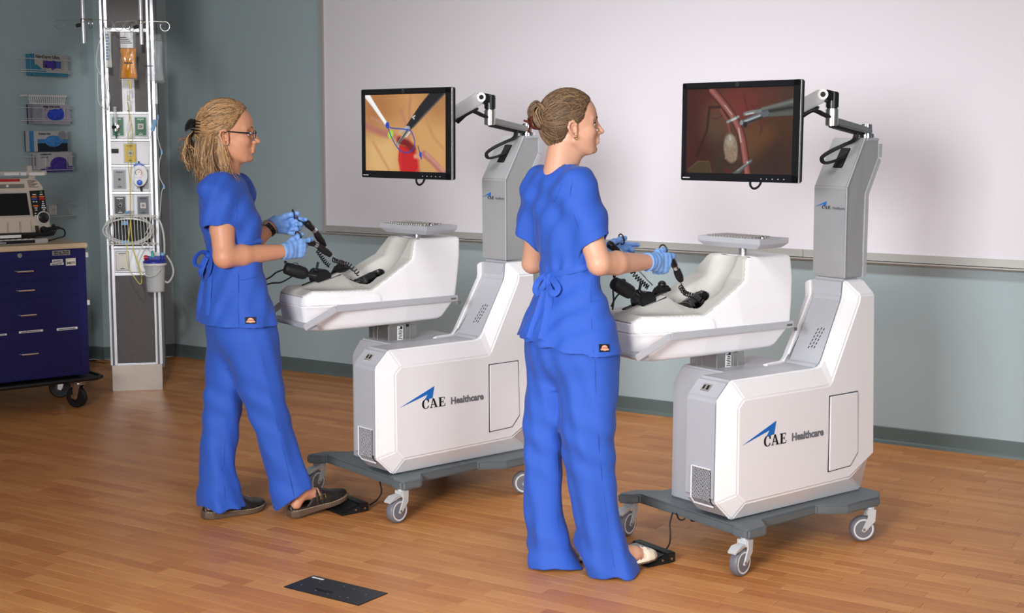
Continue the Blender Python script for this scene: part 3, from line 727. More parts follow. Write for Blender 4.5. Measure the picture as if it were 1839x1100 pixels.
# ---- tilted torso unit: modelled once as distance fields in its own frame
UO = Vector((.2, .225, 0)); UA = math.radians(-6)
MU = Matrix.Translation(UO) @ Matrix.Rotation(UA, 4, 'Z')
def torso_unit():
    h = .0036
    prof = [(-.345, .842), (-.338, .885), (-.300, .905), (-.060, .903), (.150, 1.018), (.190, 1.092), (.205, 1.100), (.418, 1.100), (.425, 1.090), (.362, .925), (.335, .845), (.290, .765), (.270, .755), (-.250, .733), (-.300, .738), (-.330, .762)]
    def poly2(X, Z, P):
        d = np.full(np.broadcast(X, Z).shape, 9., np.float32); s = np.ones(d.shape, np.float32); n = len(P)
        for i in range(n):
            x0, z0 = P[i - 1]; x1, z1 = P[i]; ex, ez = x1 - x0, z1 - z0
            wx, wz = X - x0, Z - z0; t = np.clip((wx * ex + wz * ez) / (ex * ex + ez * ez), 0, 1)
            d = np.minimum(d, (wx - t * ex) ** 2 + (wz - t * ez) ** 2)
            c1 = Z >= z0; c2 = Z < z1; c3 = ex * wz > ez * wx
            s = np.where((c1 & c2 & c3) | (~c1 & ~c2 & ~c3), -s, s)
        return s * np.sqrt(d)
    def width(X, Z):
        w = np.interp(Z, [.73, .76, .845, .93, 1.02, 1.10], [.165, .185, .222, .197, .160, .112])
        kx = np.interp(X, [-.36, -.33, -.28, -.20, -.05, .10], [.42, .56, .66, .78, .93, 1.0])
        return w * kx
    def smax(a, b, k):
        hh = np.maximum(k - np.abs(a - b), 0) / k; return np.maximum(a, b) + hh * hh * k * .25
    def smin(a, b, k):
        hh = np.maximum(k - np.abs(a - b), 0) / k; return np.minimum(a, b) - hh * hh * k * .25
    f = Field((-.38, -.26, .70), (.46, .26, 1.13), h)
    X = f.ax[0][:, None]; Z = f.ax[2][None, :]
    d2 = poly2(X, Z, prof)[:, None, :]
    w = width(X, Z)[:, None, :].astype(np.float32)
    Yv = f.ax[1][None, :, None]
    ds = (np.abs(Yv) - w) * .88
    solid = smax(np.broadcast_to(d2, f.F.shape), ds, .014)
    X3 = f.ax[0][:, None, None]; Z3 = f.ax[2][None, None, :]
    def ellq(c, r, ang=0.0):
        ca, sa = math.cos(ang), math.sin(ang); x = X3 - c[0]; y = Yv - c[1]; z = Z3 - c[2]; xx = x * ca + z * sa; zz = -x * sa + z * ca
        k0 = np.sqrt((xx / r[0]) ** 2 + (y / r[1]) ** 2 + (zz / r[2]) ** 2); k1 = np.sqrt((xx / r[0] ** 2) ** 2 + (y / r[1] ** 2) ** 2 + (zz / r[2] ** 2) ** 2) + 1e-5
        return k0 * (k0 - 1) / k1
    # ridge on the nose, then the dish and the basin
    tt = np.clip((X3 + .33) / .215, 0, 1); rz = .898 + .062 * tt
    ridge = smax((Z3 - (rz - .42 * np.maximum(np.abs(Yv) - .012, 0))) * .9, np.maximum(X3 + .03, -.33 - X3), .02)
    solid = smin(solid, np.maximum(ridge, np.maximum(-(Z3 - .84), ds)), .012)
    dish = ellq((.055, 0, 1.085), (.195, .106, .135), .62)
    basin = ellq((.015, -.018, 1.002), (.128, .118, .078), .20)
    cut = smin(dish, basin, .025)
    def ell2(c, r, a):
        x = X3 - c[0]; y = Yv - c[1]; xx = x * math.cos(a) + y * math.sin(a); yy = -x * math.sin(a) + y * math.cos(a)
        return (np.sqrt((xx / r[0]) ** 2 + (yy / r[1]) ** 2) - 1) * min(r)
    hole2 = smin(ell2((-.034, -.040), (.064, .070), .3), ell2((.045, .000), (.070, .042), .45), .02)
    hole = np.maximum(hole2, .872 - Z3)
    whole = smax(solid, -cut, .010)
    liner = np.maximum(np.maximum(hole2 - .004, .864 - Z3), np.maximum(-hole, whole + .0005))
    whole = np.maximum(whole, -(np.maximum(hole2 - .0042, .863 - Z3)))
    # zone of the warm grey insert: everything that opens upwards, inside the side edges
    top = [(-.322, .879), (-.300, .886), (-.062, .865), (.155, .95), (.205, 1.00), (.242, 1.06), (.236, 1.094), (.211, 1.0985), (.207, 1.4), (-.5, 1.4), (-.5, .879)]
    zt = poly2(X, Z, top)[:, None, :]
    zone = np.maximum(np.broadcast_to(zt, f.F.shape), ds + .0075)
    seam = np.abs(Z3 - (.8415 + .012 * np.clip(X3 + .34, 0, 1))) - .0022
    seam = np.maximum(seam, -(whole + .006))
    shell = np.maximum(np.maximum(whole, -(zone - .0008)), -seam)
    res = []
    f.F = shell.astype(np.float32); res.append(f.mesh(1))
    f.F = np.maximum(np.maximum(whole - .0006, zone), -(whole + .012)).astype(np.float32); res.append(f.mesh(1))
    f.F = np.broadcast_to(liner, f.F.shape).astype(np.float32); res.append(f.mesh(1))
    return res
UNIT = torso_unit()
def put_unit(R, dz):
    T = Matrix.Translation((0, 0, dz)) @ MU
    np_mesh('torso_shell', *UNIT[0], M_white, R, 40, T)
    np_mesh('basin_insert', *UNIT[1], M_insert, R, 40, T)
    np_mesh('port_liner', *UNIT[2], M_black, R, 40, T)
    # bumper rail round the sides and the lip under the nose
    for s in (-1, 1):
        c = [(.338, .236, .846), (-.243, .222, .838), (-.375, .192, .765)]
        bm = B()
        for k in range(2):
            (x0, y0, z0), (x1, y1, z1) = c[k], c[k + 1]
            hh = .0135
            dn = Vector((-(z1 - z0), 0, x1 - x0)).normalized(); 
            if dn.z < 0: dn = -dn
            up = Vector((0, 0, hh)) if k == 0 else dn * hh
            up0 = Vector((0, 0, hh)) if k == 0 else Vector((-.004, 0, hh)); 
            P = []
            for (p, u) in (((x0, s * y0, z0), up0), ((x1, s * y1, z1), up)):
                p = Vector(p)
                for a in (-1, 1):
                    for yv in (0, -.010): P.append(p + u * a + Vector((0, s * yv, 0)))
            hull(bm, [tuple(p) for p in P], .003)
        ro = obj('bumper_rail', bm, M_silver, R, 30); ro.matrix_local = T
        bm = B(); box(bm, (.325, s * .236 - .012, .822), (.345, s * .236 + .002, .836), .002); o = obj('rail_bracket', bm, M_alu, R); o.matrix_local = T
        bm = B(); hull(bm, [(.30, s * .236, .84), (.30, s * .20, .84), (.33, s * .236, .84), (.33, s * .18, .84), (.30, s * .236, .85), (.30, s * .20, .85), (.33, s * .236, .85), (.33, s * .18, .85)], .001); o = obj('rail_bracket', bm, M_alu, R); o.matrix_local = T
    bm = B(); hull(bm, [(-.372, -.185, .775), (-.372, .185, .775), (-.372, -.185, .762), (-.372, .185, .762), (-.30, -.175, .748), (-.30, .175, .748), (-.31, -.175, .775), (-.31, .175, .775), (-.378, 0, .772), (-.378, 0, .764)], .004); o = obj('front_lip', bm, M_silver, R, 30); o.matrix_local = T
    # swivel mount for the scope on the nose, far port behind the ridge
    def part(name, bm, m, ang=35): o = obj(name, bm, m, R, ang); o.matrix_local = T; return o
    bm = B(); hull(bm, [(-.262, -.028, .912), (-.262, .062, .912), (-.115, -.030, .957), (-.115, .058, .957), (-.262, -.028, .905), (-.262, .062, .905), (-.115, -.030, .94), (-.115, .058, .94), (-.10, .015, .962), (-.10, .015, .94)], .003); sm = part('scope_mount', bm, M_blackm)
    bm = B(); cyl(bm, (-.195, -.022, .945), (-.195, .050, .945), .036, n=28, bev=.003); cyl(bm, (-.20, .014, .945), (-.235, .014, .975), .017, n=20, bev=.002); o = obj('mount_swivel', bm, M_black, sm)
    bm = B(); tube(bm, [(-.205, .030, .97), (-.195, .030, 1.008)], .0055, 8); obj('mount_pin', bm, M_blackm, sm)
    bm = B(); hull(bm, [(-.105, .045, .962), (-.105, .105, .940), (-.02, .055, .970), (-.02, .11, .95), (-.085, .060, .990), (-.04, .066, .994), (-.085, .09, .985), (-.04, .094, .985)], .006); fp_ = part('far_port', bm, M_blackm)
    bm = B(); ball(bm, (-.062, .072, .990), .017); obj('port_ball', bm, M_black, fp_, 180)
    bm = B(); ball(bm, (-.045, -.045, .905), .034, sc=(1.1, 1, .9)); cyl(bm, (-.03, -.03, .915), (.055, .004, .935), .022, n=20, bev=.003); cyl(bm, (-.01, -.055, .91), (-.01, -.03, .93), .012); part('port_joint', bm, M_black)
    return T
SIM_R = simulator((.6472, 5.1038, 0), .65842, 'nearer white surgical simulator at right, its monitor showing a dark reddish organ view', 1)
SIM_L = simulator((-.6460, 5.7676, 0), .71865, 'farther white surgical simulator, its monitor showing tan tissue with a blue loop and red blood', 2)
TUR = put_unit(SIM_R, 0.0); TUL = put_unit(SIM_L, .014)
# ================================================================ monitors on their arms (parts of each simulator)
def screen_tissue():
    c = Canvas(230, 160, (196, 146, 92)); c.noise(5, .05, 3); c.noise(17, .02, 5)
    c.ell(.55, .35, .5, .6, (206, 152, 96), 1.2, amt=.6); c.ell(.22, .75, .22, .5, (222, 184, 124), .9, amt=.75); c.ell(.85, .6, .2, .6, (212, 164, 106), 1, amt=.6); c.ell(.15, .2, .25, .3, (160, 100, 58), 1.2, amt=.7); c.ell(.92, .12, .2, .25, (150, 98, 58), 1.2, amt=.5)
    for p, w, col_ in (([(.0, .40), (.12, .46), (.22, .50), (.30, .52)], .045, (176, 112, 96)), ([(.30, .50), (.40, .56), (.47, .62)], .035, (190, 110, 92)), ([(.08, .30), (.2, .36), (.3, .42)], .012, (190, 140, 120)), ([(.58, .0), (.56, .2), (.57, .5)], .010, (180, 120, 90)), ([(.46, .2), (.52, .4), (.56, .62)], .02, (188, 124, 96)), ([(.1, .62), (.2, .8), (.3, .98)], .008, (190, 130, 90)), ([(.75, .3), (.85, .55), (.97, .7)], .010, (190, 136, 90))): c.line(p, w, col_, .06)
    c.poly([(.43, .66), (.62, .70), (.64, .80), (.66, .92), (.64, 1.0), (.45, 1.0), (.42, .84)], (196, 34, 38)); c.line([(.46, .70), (.44, .85), (.46, 1.0)], .02, (206, 44, 44), .06); c.line([(.61, .72), (.65, .85), (.66, 1.0)], .02, (190, 30, 34), .08); c.line([(.44, .60), (.52, .63), (.60, .70)], .05, (120, 28, 26), .05)
    c.line([(.63, .80), (.72, .79)], .03, (216, 150, 120), .03); c.line([(.74, .77), (.84, .86), (.96, 1.0)], .045, (178, 112, 100), .03); c.line([(.76, .76), (.86, .86), (.97, .98)], .015, (206, 150, 134), .04)
    c.line([(.02, .0), (.10, .12), (.26, .37)], .048, (236, 236, 238), .012, .022); c.line([(.04, .02), (.28, .38)], .010, (255, 255, 255), .03)
    c.line([(.93, -.04), (.72, .20), (.55, .43)], .090, (34, 34, 38), .012, .046); c.line([(.99, .0), (.60, .43)], .010, (70, 72, 78), .02)
    c.line([(.62, .32), (.60, .30), (.63, .28)], .008, (220, 220, 222), .01)
    c.line([(.55, .44), (.50, .52), (.41, .655)], .030, (150, 152, 156), .01, .016); c.line([(.54, .46), (.43, .63)], .008, (40, 42, 46), .012); c.line([(.53, .43), (.44, .49)], .022, (176, 178, 184), .01, .008); c.line([(.57, .48), (.52, .55)], .008, (230, 230, 234), .012)
    c.ell(.325, .52, .035, .06, (170, 216, 70), .3)
    L = [(.29, .42), (.36, .44), (.48, .45), (.57, .47), (.61, .55), (.625, .63), (.60, .71), (.53, .755), (.45, .73), (.39, .66), (.33, .54), (.29, .42)]
    L = [(p[0], p[1]) for p in catmull([(a, b, 0) for a, b in L], 5)]; c.line(L, .0075, (52, 72, 176), .012)
    c.ell(.285, .40, .024, .042, (44, 70, 190), .3); c.line([(.665, .67), (.685, .75)], .006, (40, 60, 90), .01); c.ell(.695, .775, .016, .036, (44, 80, 190), .3); c.line([(.70, .80), (.705, .83)], .008, (30, 50, 120), .01)
    return c
def screen_organ():
    c = Canvas(230, 160, (84, 58, 44)); c.noise(5, .10, 13); c.noise(19, .04, 15)
    c.ell(.05, .45, .22, .8, (82, 32, 26), .7, amt=.9); c.poly([(0, 0), (.28, 0), (.22, .25), (.17, .62), (.08, .85), (0, .9)], (92, 38, 30), .55)
    c.ell(.52, .16, .30, .26, (132, 58, 50), 1.1, amt=.9); c.ell(.45, .30, .2, .2, (150, 62, 54), 1.1, amt=.7); c.ell(.85, .45, .25, .25, (96, 58, 34), 1, amt=.7); c.ell(.82, .80, .25, .25, (72, 44, 34), 1, amt=.8); c.ell(.60, .62, .14, .2, (138, 88, 52), 1.1, amt=.7); c.ell(.75, .55, .10, .12, (130, 80, 40), 1.1, amt=.6); c.ell(.30, .42, .16, .22, (112, 82, 62), 1.1, amt=.8)
    c.line([(.22, .24), (.20, .5), (.10, .80)], .010, (48, 24, 20), .03); c.line([(.22, .22), (.32, .22), (.40, .34), (.43, .5)], .012, (58, 34, 28), .02)
    for p in ([(.55, .1), (.58, .25), (.62, .35)], [(.62, .2), (.70, .32), (.72, .5)], [(.75, .35), (.70, .55)], [(.36, .3), (.30, .36), (.24, .34)]): c.line(p, .006, (110, 40, 44), .02)
    c.poly([(.04, .94), (.12, .86), (.22, .86), (.24, 1), (.02, 1)], (96, 78, 48), .8); c.line([(.02, .96), (.12, .86), (.23, .86), (.25, 1.0)], .004, (140, 110, 70), .012)
    T = [(p[0], p[1]) for p in catmull([(.24, .02, 0), (.34, .16, 0), (.45, .34, 0), (.53, .55, 0), (.57, .80, 0), (.60, 1.02, 0)], 6)]
    c.line(T, .050, (70, 26, 22), .02); c.line(T, .040, (166, 86, 78), .02); c.line([(a - .006, b) for a, b in T], .018, (196, 122, 112), .03); c.line([(.37, .20), (.44, .31)], .004, (250, 232, 226), .012); c.line([(.505, .47), (.53, .63)], .006, (255, 240, 236), .014)
    c.line([(.33, .25), (.40, .38), (.425, .52)], .018, (160, 84, 76), .02); c.ell(.44, .71, .075, .19, (60, 40, 30), .15, -.12); c.ell(.435, .70, .068, .175, (176, 148, 124), .25, -.12); c.ell(.425, .62, .04, .07, (208, 190, 168), .8, amt=.7); c.ell(.45, .80, .05, .06, (190, 150, 128), .9, amt=.6); c.line([(.425, .56), (.43, .60)], .008, (250, 248, 240), .02)
    for k in range(26): c.ell(.435 + .05 * math.sin(k * 2.4), .70 + .13 * math.cos(k * 1.7), .008, .012, (206, 186, 168) if k % 2 else (150, 118, 96), .9, amt=.5)
    c.line([(.40, .395), (.46, .36), (.50, .335)], .016, (178, 182, 184), .012); c.line([(.44, .375), (.475, .355)], .010, (250, 250, 250), .015)
    c.poly([(.67, .26), (1.0, .13), (1.0, .33), (.72, .34)], (96, 94, 90)); c.line([(.72, .25), (1.02, .165)], .018, (138, 136, 130), .02); c.line([(.74, .285), (1.02, .235)], .014, (48, 48, 48), .02); c.line([(.76, .32), (1.02, .30)], .02, (112, 110, 104), .02)
    c.line([(.56, .40), (.64, .355), (.76, .30)], .034, (120, 122, 128), .012); c.line([(.56, .39), (.70, .325)], .009, (226, 228, 232), .014); c.line([(.56, .42), (.72, .345)], .010, (50, 50, 54), .014); c.line([(.56, .305), (.62, .285), (.70, .275)], .022, (150, 150, 152), .012); c.line([(.57, .31), (.64, .295)], .008, (250, 250, 250), .012); c.ell(.53, .405, .016, .03, (170, 176, 182), .3); c.ell(.565, .43, .02, .035, (44, 40, 48), .4)
    c.line([(.46, 1.02), (.55, .93), (.63, .84)], .026, (112, 112, 112), .012, .018); c.line([(.50, .965), (.62, .85)], .006, (190, 190, 192), .012); c.ell(.595, .865, .008, .014, (230, 230, 230), .3); c.poly([(.36, .93), (.46, .95), (.44, 1), (.40, 1)], (110, 40, 36), .8)
    c.a *= np.array((.78, .80, .80)); return c
def monitor_arm(R, ctr, dirv, cv, loop_px):
    """ctr = centre of the front face, dirv = picture-left to picture-right direction, all in simulator space"""
    W, H = .552, .376; c = Vector(ctr); ex = Vector(dirv).normalized(); nz = ex.cross(Vector((0, 0, 1)))
    if nz.x > 0: nz = -nz                                              # towards the user
    ez = Vector((0, 0, 1))
    F = Matrix(((ex.x, ez.x, nz.x, c.x), (ex.y, ez.y, nz.y, c.y), (ex.z, ez.z, nz.z, c.z), (0, 0, 0, 1)))
    if F.to_3x3().determinant() < 0: F = F @ Matrix.Diagonal((1, 1, -1, 1))
    out_ = 1 if (F.to_3x3() @ Vector((0, 0, 1))).dot(nz) > 0 else -1
    G = F @ Matrix.Diagonal((1, 1, out_, 1)) if out_ < 0 else F
    mon = None
    bm = B(); b = .024
    for q in (((-W / 2, H / 2 - b), (W / 2, H / 2)), ((-W / 2, -H / 2), (W / 2, -H / 2 + b + .006)), ((-W / 2, -H / 2), (-W / 2 + b, H / 2)), ((W / 2 - b, -H / 2), (W / 2, H / 2))): box(bm, (q[0][0], q[0][1], -.014), (q[1][0], q[1][1], 0), .003, G)
    box(bm, (-W / 2 + .005, -H / 2 + .005, -.012), (W / 2 - .005, H / 2 - .005, -.006), 0, G); mon = obj('monitor_bezel', bm, M_black, R)
    bm = B(); box(bm, (-W / 2 - .001, -H / 2 - .001, -.026), (W / 2 + .001, H / 2 + .001, -.0145), .002, G); obj('monitor_band', bm, M_alu, mon)
    bm = B(); box(bm, (-W / 2, -H / 2, -.040), (W / 2, H / 2, -.0265), .004, G); box(bm, (-.17, -.12, -.058), (.17, .13, -.038), .006, G); obj('monitor_back', bm, M_black, mon)
    sc = cv.build('screen', W - 2 * b + .002, H - 2 * b - .004, G @ Matrix.Translation((0, .003, -.0045)), M_screen, mon)
    bm = B(); lathe(bm, [(.0085, -.001), (.0085, .0012), (0, .0012)], 24, G @ Matrix.Translation((-.005, H / 2 - .011, 0))); lg = obj('maker_badge', bm, M_chrome, mon)
    bm = B(); text_mesh(bm, 'hp', .011, G @ Matrix.Translation((-.0105, H / 2 - .014, .0016)), .0006, .0003, width=.010); obj('badge_lettering', bm, M_blackm, lg)
    bm = B()
    for k in range(5): box(bm, (.115 + .026 * k, -H / 2 + .011, -.001), (.119 + .026 * k, -H / 2 + .0135, .0006), 0, G)
    for k in range(6): box(bm, (-W / 2 + .012 + .006 * k, -H / 2 + .009, -.001), (-W / 2 + .016 + .006 * k, -H / 2 + .0125, .0005), 0, G)
    o = obj('bezel_marks', bm, M_label, mon); o['kind'] = 'stuff'
    bm = B(); P = [G @ Vector(p) for p in ((.045, -H / 2 + .01, -.03), (.045, -H / 2 - .014, -.03), (.062, -H / 2 - .026, -.03), (.085, -H / 2 - .016, -.03), (.10, -H / 2 + .01, -.03))]; tube(bm, [tuple(p) for p in P], .0045, 8, smooth=5); obj('cable_loop', bm, M_rub if 'M_rub' in globals() else M_blackm, mon)
    # arm
    bm = B(); cyl(bm, (.913, -.036, 1.552), (.913, -.036, 1.570), .034, bev=.003); cyl(bm, (.913, -.036, 1.565), (.913, -.036, 1.606), .024, bev=.003); base = obj('arm_base', bm, M_chrome, R)
    bm = B(); hull(bm, [(.925, -.060, 1.590), (.925, -.012, 1.590), (.925, -.060, 1.566), (.925, -.012, 1.566), (.672, -.078, 1.633), (.672, -.036, 1.633), (.672, -.078, 1.602), (.672, -.036, 1.602)], .006); cyl(bm, (.678, -.057, 1.598), (.678, -.057, 1.664), .0245, n=24, bev=.003); obj('lower_arm', bm, M_alu, R)
    bm = B(); hull(bm, [(.68, -.079, 1.602), (.68, -.036, 1.602), (.90, -.058, 1.567), (.90, -.018, 1.567), (.68, -.075, 1.592), (.68, -.040, 1.592), (.86, -.052, 1.564), (.86, -.022, 1.564)], .002); obj('lower_arm_cover', bm, M_blackm, R)
    bm = B(); cyl(bm, (.678, -.057, 1.664), (.678, -.057, 1.727), .0245, n=24, bev=.004); hull(bm, [(.69, -.078, 1.726), (.69, -.036, 1.726), (.69, -.078, 1.672), (.69, -.036, 1.672), (.63, -.072, 1.735), (.63, -.030, 1.735), (.63, -.07, 1.70), (.63, -.03, 1.70)], .006); obj('elbow_block', bm, M_black, R)
    back = c - nz * .058; pv = Vector((.630, -.046, 1.716)); tip = back + Vector((.022, 0, .0))
    d = (tip - pv).normalized(); s = d.cross(Vector((0, 0, 1))).normalized(); u = s.cross(d)
    bm = B(); hull(bm, [pv + s * a * .022 + u * b2 for a in (-1, 1) for b2 in (.024, -.030)] + [tip + s * a * .020 + u * b2 for a in (-1, 1) for b2 in (.022, -.024)], .006); obj('upper_arm', bm, M_silverd, R)
    bm = B(); hull(bm, [pv + d * .03 + s * a * .018 + u * b2 for a in (-1, 1) for b2 in (-.03, -.042)] + [tip - d * .04 + s * a * .016 + u * b2 for a in (-1, 1) for b2 in (-.022, -.034)], .004); obj('upper_arm_cover', bm, M_blackm, R)
    bm = B(); cyl(bm, pv - s * .028, pv + s * .028, .020, n=24, bev=.003); obj('pivot_disc', bm, M_alu, R)
    bm = B(); cyl(bm, pv - s * .030, pv + s * .030, .010, n=18); obj('pivot_bolt', bm, M_blackm, R)
    bm = B(); cyl(bm, tip + Vector((0, 0, -.035)), tip + Vector((0, 0, .035)), .018); hull(bm, [back + ex * a + Vector((0, 0, z)) + nz * q for a in (-.055, .055) for z in (-.055, .055) for q in (-.008, .001)], .002); obj('tilt_head', bm, M_black, R)
    for k, dy in enumerate((-.008, .006)):
        pe = onslope(.60 - .05 * k, -.01 + dy) + Vector((-.84, 0, .542)) * .003
        bm = B(); tube(bm, [(.835, -.05 + dy, 1.578), (.828, -.045 + dy, 1.545), (.79, -.026 + dy, 1.525), (.755, .01 + dy, 1.500), (.735, .034 + dy * .6, 1.475), (.742, .02 + dy, 1.455), tuple(pe)], .0052, 8, smooth=7); obj('monitor_cable', bm, M_blackm, R)
        bm = B(); tube(bm, [(.675, -.062 + dy, 1.625), (.640, -.050 + dy, 1.640), (.59, -.030 + dy, 1.655), tuple(pv + (tip - pv) * .45 - u * .045)], .0065, 8, smooth=6); obj('arm_cable', bm, M_blackm, R)
def onslope(fr, y): return Vector((.736, 0, 1.364)) + Vector((.122, 0, .189)) * fr + Vector((0, y, 0))
monitor_arm(SIM_R, (.357, .129, 1.575), (.052, -.572, .004), screen_organ(), None)
monitor_arm(SIM_L, (.308, .067, 1.561), (.047, -.534, .002), screen_tissue(), None)
# ================================================================ power column with its fittings
CO = np.array([-2.422, 8.469, 0]); CA = math.radians(11.7)
CXV = np.array([math.cos(CA), math.sin(CA), 0]); CYV = np.array([-math.sin(CA), math.cos(CA), 0])
def cq(px, py, y=0.0):
    p = onplane(px, py, CO + CYV * y, CYV); d = p - CO; return float(d @ CXV), float(p[2])
M_lam = mat('brown_laminate', rgb(72, 66, 65), 0.5, noise=.18, nscale=30)
M_cwhite = mat('column_white', rgb(226, 226, 230), 0.4, noise=.01)
M_calu = mat('column_rail', rgb(205, 206, 210), 0.32, metal=.6)
M_kick = mat('steel_kick_plate', rgb(176, 166, 156), 0.34, metal=.75, noise=.12, nscale=9)
M_green = mat('green_outlet', rgb(28, 104, 66), 0.45); M_yellow = mat('yellow_outlet', rgb(204, 172, 38), 0.45)
M_grey1 = mat('grey_outlet', rgb(150, 150, 152), 0.45); M_grey2 = mat('slate_outlet', rgb(92, 98, 106), 0.45); M_beige = mat('beige_outlet', rgb(196, 192, 184), 0.5)
M_plate = mat('outlet_surround', rgb(138, 142, 144), 0.4, metal=.3)
M_film = mat('clear_film', rgb(214, 220, 222), 0.10, alpha=.10, noise=.2, nscale=30)
M_tube = mat('clear_tubing', rgb(214, 218, 214), 0.2, alpha=.62)
M_amber = mat('amber_liquid', rgb(208, 132, 4), 0.10, alpha=.93, noise=.45, nscale=26)
M_ytube = mat('yellow_tubing', rgb(206, 196, 92), 0.3, alpha=.85)
M_water = mat('clear_liquid', rgb(170, 178, 180), 0.06, alpha=.34, noise=.35, nscale=22)
M_wire = mat('white_wire', rgb(214, 212, 208), 0.4)
M_steelw = mat('hook_steel', rgb(170, 165, 158), 0.25, metal=.95)
M_clipb = mat('light_blue_clip', rgb(120, 164, 206), 0.4)
M_blued = mat('deep_blue_plastic', rgb(34, 46, 140), 0.35)
M_red = mat('red_plastic', rgb(170, 28, 34), 0.4)
M_teal = mat('teal_plastic', rgb(60, 160, 140), 0.4)
M_cup = mat('clear_cup', rgb(222, 226, 226), 0.18, alpha=.40)

M_grooved = mat('rail_groove_grey', rgb(92, 94, 98), .5)
col = thing('power_column', 'tall freestanding white and brown service column with gas outlets and steel kick plate', 'service column', CO, CA)
WC = .304
bm = B(); box(bm, (.008, .006, .135), (WC + .012, .22, CEIL - .004), .006); obj('column_body', bm, mat('column_grey', rgb(84, 90, 92), .5), col)
z_k = cq(200, 656)[1]
bm = B(); box(bm, (.006, .0, 0), (WC - .004, .20, z_k), .002); obj('kick_plate', bm, M_kick, col)
for s, name in ((0.0, 'side_rail'), (WC - .040, 'side_rail')):
    bm = B()
    box(bm, (s, -.010, z_k + .002), (s + .012, .012, CEIL - .004), .002); box(bm, (s + .024, -.010, z_k + .002), (s + .040, .012, CEIL - .004), .002)
    ro = obj(name, bm, M_calu, col); bm = B(); box(bm, (s + .011, -.003, z_k + .002), (s + .025, .012, CEIL - .004)); obj('rail_groove', bm, M_grooved, ro)
XL, XR = .040, WC - .040
def zrow(py): return cq(240, py)[1]
def panel(name, y0, y1, m, d=-.003):
    bm = B(); box(bm, (XL + .001, d, zrow(y1)), (XR - .001, .010, zrow(y0)), .001); return obj(name, bm, m, col)
bm = B(); box(bm, (XL, -.001, zrow(52)), (XR, .010, CEIL - .004)); obj('laminate_panel', bm, M_lam, col)
bm = B(); box(bm, (XL, -.001, zrow(200)), (XR, .010, zrow(57))); obj('laminate_panel', bm, M_lam, col)
bm = B(); box(bm, (XL, -.001, zrow(650)), (XR, .010, zrow(495))); obj('laminate_panel', bm, M_lam, col)
for a, b_ in ((50, 58), (200, 205), (249, 254), (295, 300), (343, 349), (440, 446.5), (488, 495), (650, 656)):
    bm = B(); box(bm, (XL, -.009, zrow(b_ - 1.1)), (XR, .010, zrow(a + 1.1)), .002); obj('cross_rail', bm, M_calu, col)
x0, _ = cq(219.5, 170); x1, _ = cq(242, 170)
bm = B(); box(bm, (x0, -.010, zrow(201)), (x0 + .012, .01, zrow(58)), .001); box(bm, (x1 - .012, -.010, zrow(201)), (x1, .01, zrow(58)), .001); box(bm, (x0 + .01, -.006, zrow(201)), (x1 - .01, .01, zrow(58)), .001); obj('centre_mullion', bm, M_cwhite, col)
bm = B(); p = cq(231, 198.5); cyl(bm, (p[0], -.013, p[1]), (p[0], -.004, p[1]), .006, n=14); obj('mullion_stud', bm, M_blackm, col)
for a, b_ in ((205, 249), (254, 295), (300, 343), (349, 390), (446.5, 488)): panel('service_panel', a, b_, M_cwhite)
panel('dark_recess', 390, 440, M_blackm, .002)
bm = B()
for px, py in ((195, 227), (269.5, 227), (196.5, 274.5), (270.5, 274.5), (198.5, 322), (272, 321.5), (200, 369), (273.5, 368.5), (203, 467)):
    p = cq(px, py); cyl(bm, (p[0], -.0055, p[1]), (p[0], -.002, p[1]), .0045, n=10)
o = obj('screws', bm, M_dark, col); o['kind'] = 'stuff'
def outlet(px0, py0, px1, py1, m, kind, label):
    a = cq(px0, py1); b_ = cq(px1, py0); cx, cz = (a[0] + b_[0]) / 2, (a[1] + b_[1]) / 2
    bm = B(); box(bm, (a[0], -.009, a[1]), (b_[0], -.002, b_[1]), .002); pl = obj('outlet_plate', bm, M_plate, col); pl['label'] = label
    bm = B(); box(bm, (a[0] + .006, -.0112, a[1] + .006), (b_[0] - .006, -.008, b_[1] - .006), .001); obj('outlet_face', bm, m, pl)
    bm = B(); F = frame((cx, -.0112, cz), (1, 0, 0), (0, -1, 0))
    if kind == 'sq':
        box(bm, (-.018, -.018, -.001), (.018, .018, .003), .003, F); obj('outlet_insert', bm, M_beige, pl)
        bm = B(); lathe(bm, [(.0075, .002), (.0075, .0045), (.0045, .0045), (.004, .002)], 18, F); obj('outlet_bore', bm, M_dark, pl)
    elif kind == 'round':
        lathe(bm, [(.019, -.001), (.018, .005), (.012, .007), (.010, .003), (.0, .003)], 24, F); obj('outlet_insert', bm, M_chrome, pl)
        bm = B(); ball(bm, (0, 0, .004), .007, F); obj('outlet_bore', bm, M_blackm, pl)
    elif kind == 'line':
        t = bmesh.new(); 
        for sx, sy in ((.018, .018),):
            tube(bm, [(-sx, -sy, .0005), (sx, -sy, .0005), (sx, sy, .0005), (-sx, sy, .0005)], .0008, 4, closed=True)
        lathe(bm, [(.0085, 0), (.008, .003), (.006, .003), (.005, 0)], 18, F); t.free(); obj('outlet_insert', bm, M_grey2, pl)
    bm = B(); w = (b_[0] - a[0]) * .42
    for zz, ww in ((b_[1] - .016, 1.0), (a[1] + .014, .6)): box(bm, (cx - w * ww * .6, -.0118, zz - .0022), (cx + w * ww * .6, -.0110, zz + .0022))
    for zz in (b_[1] - .026, a[1] + .024): cyl(bm, (cx, -.0125, zz), (cx, -.011, zz), .002, n=8)
    obj('outlet_lettering', bm, M_cwhite if m in (M_green, MATS.get('black_plastic')) else M_dark, pl)
    return cx, cz
g1 = outlet(201, 209, 223, 245, M_green, 'round', 'green gas outlet with a flow meter plugged in')
outlet(241.5, 209, 264, 245, M_green, 'sq', 'green gas outlet beside the flow meter')
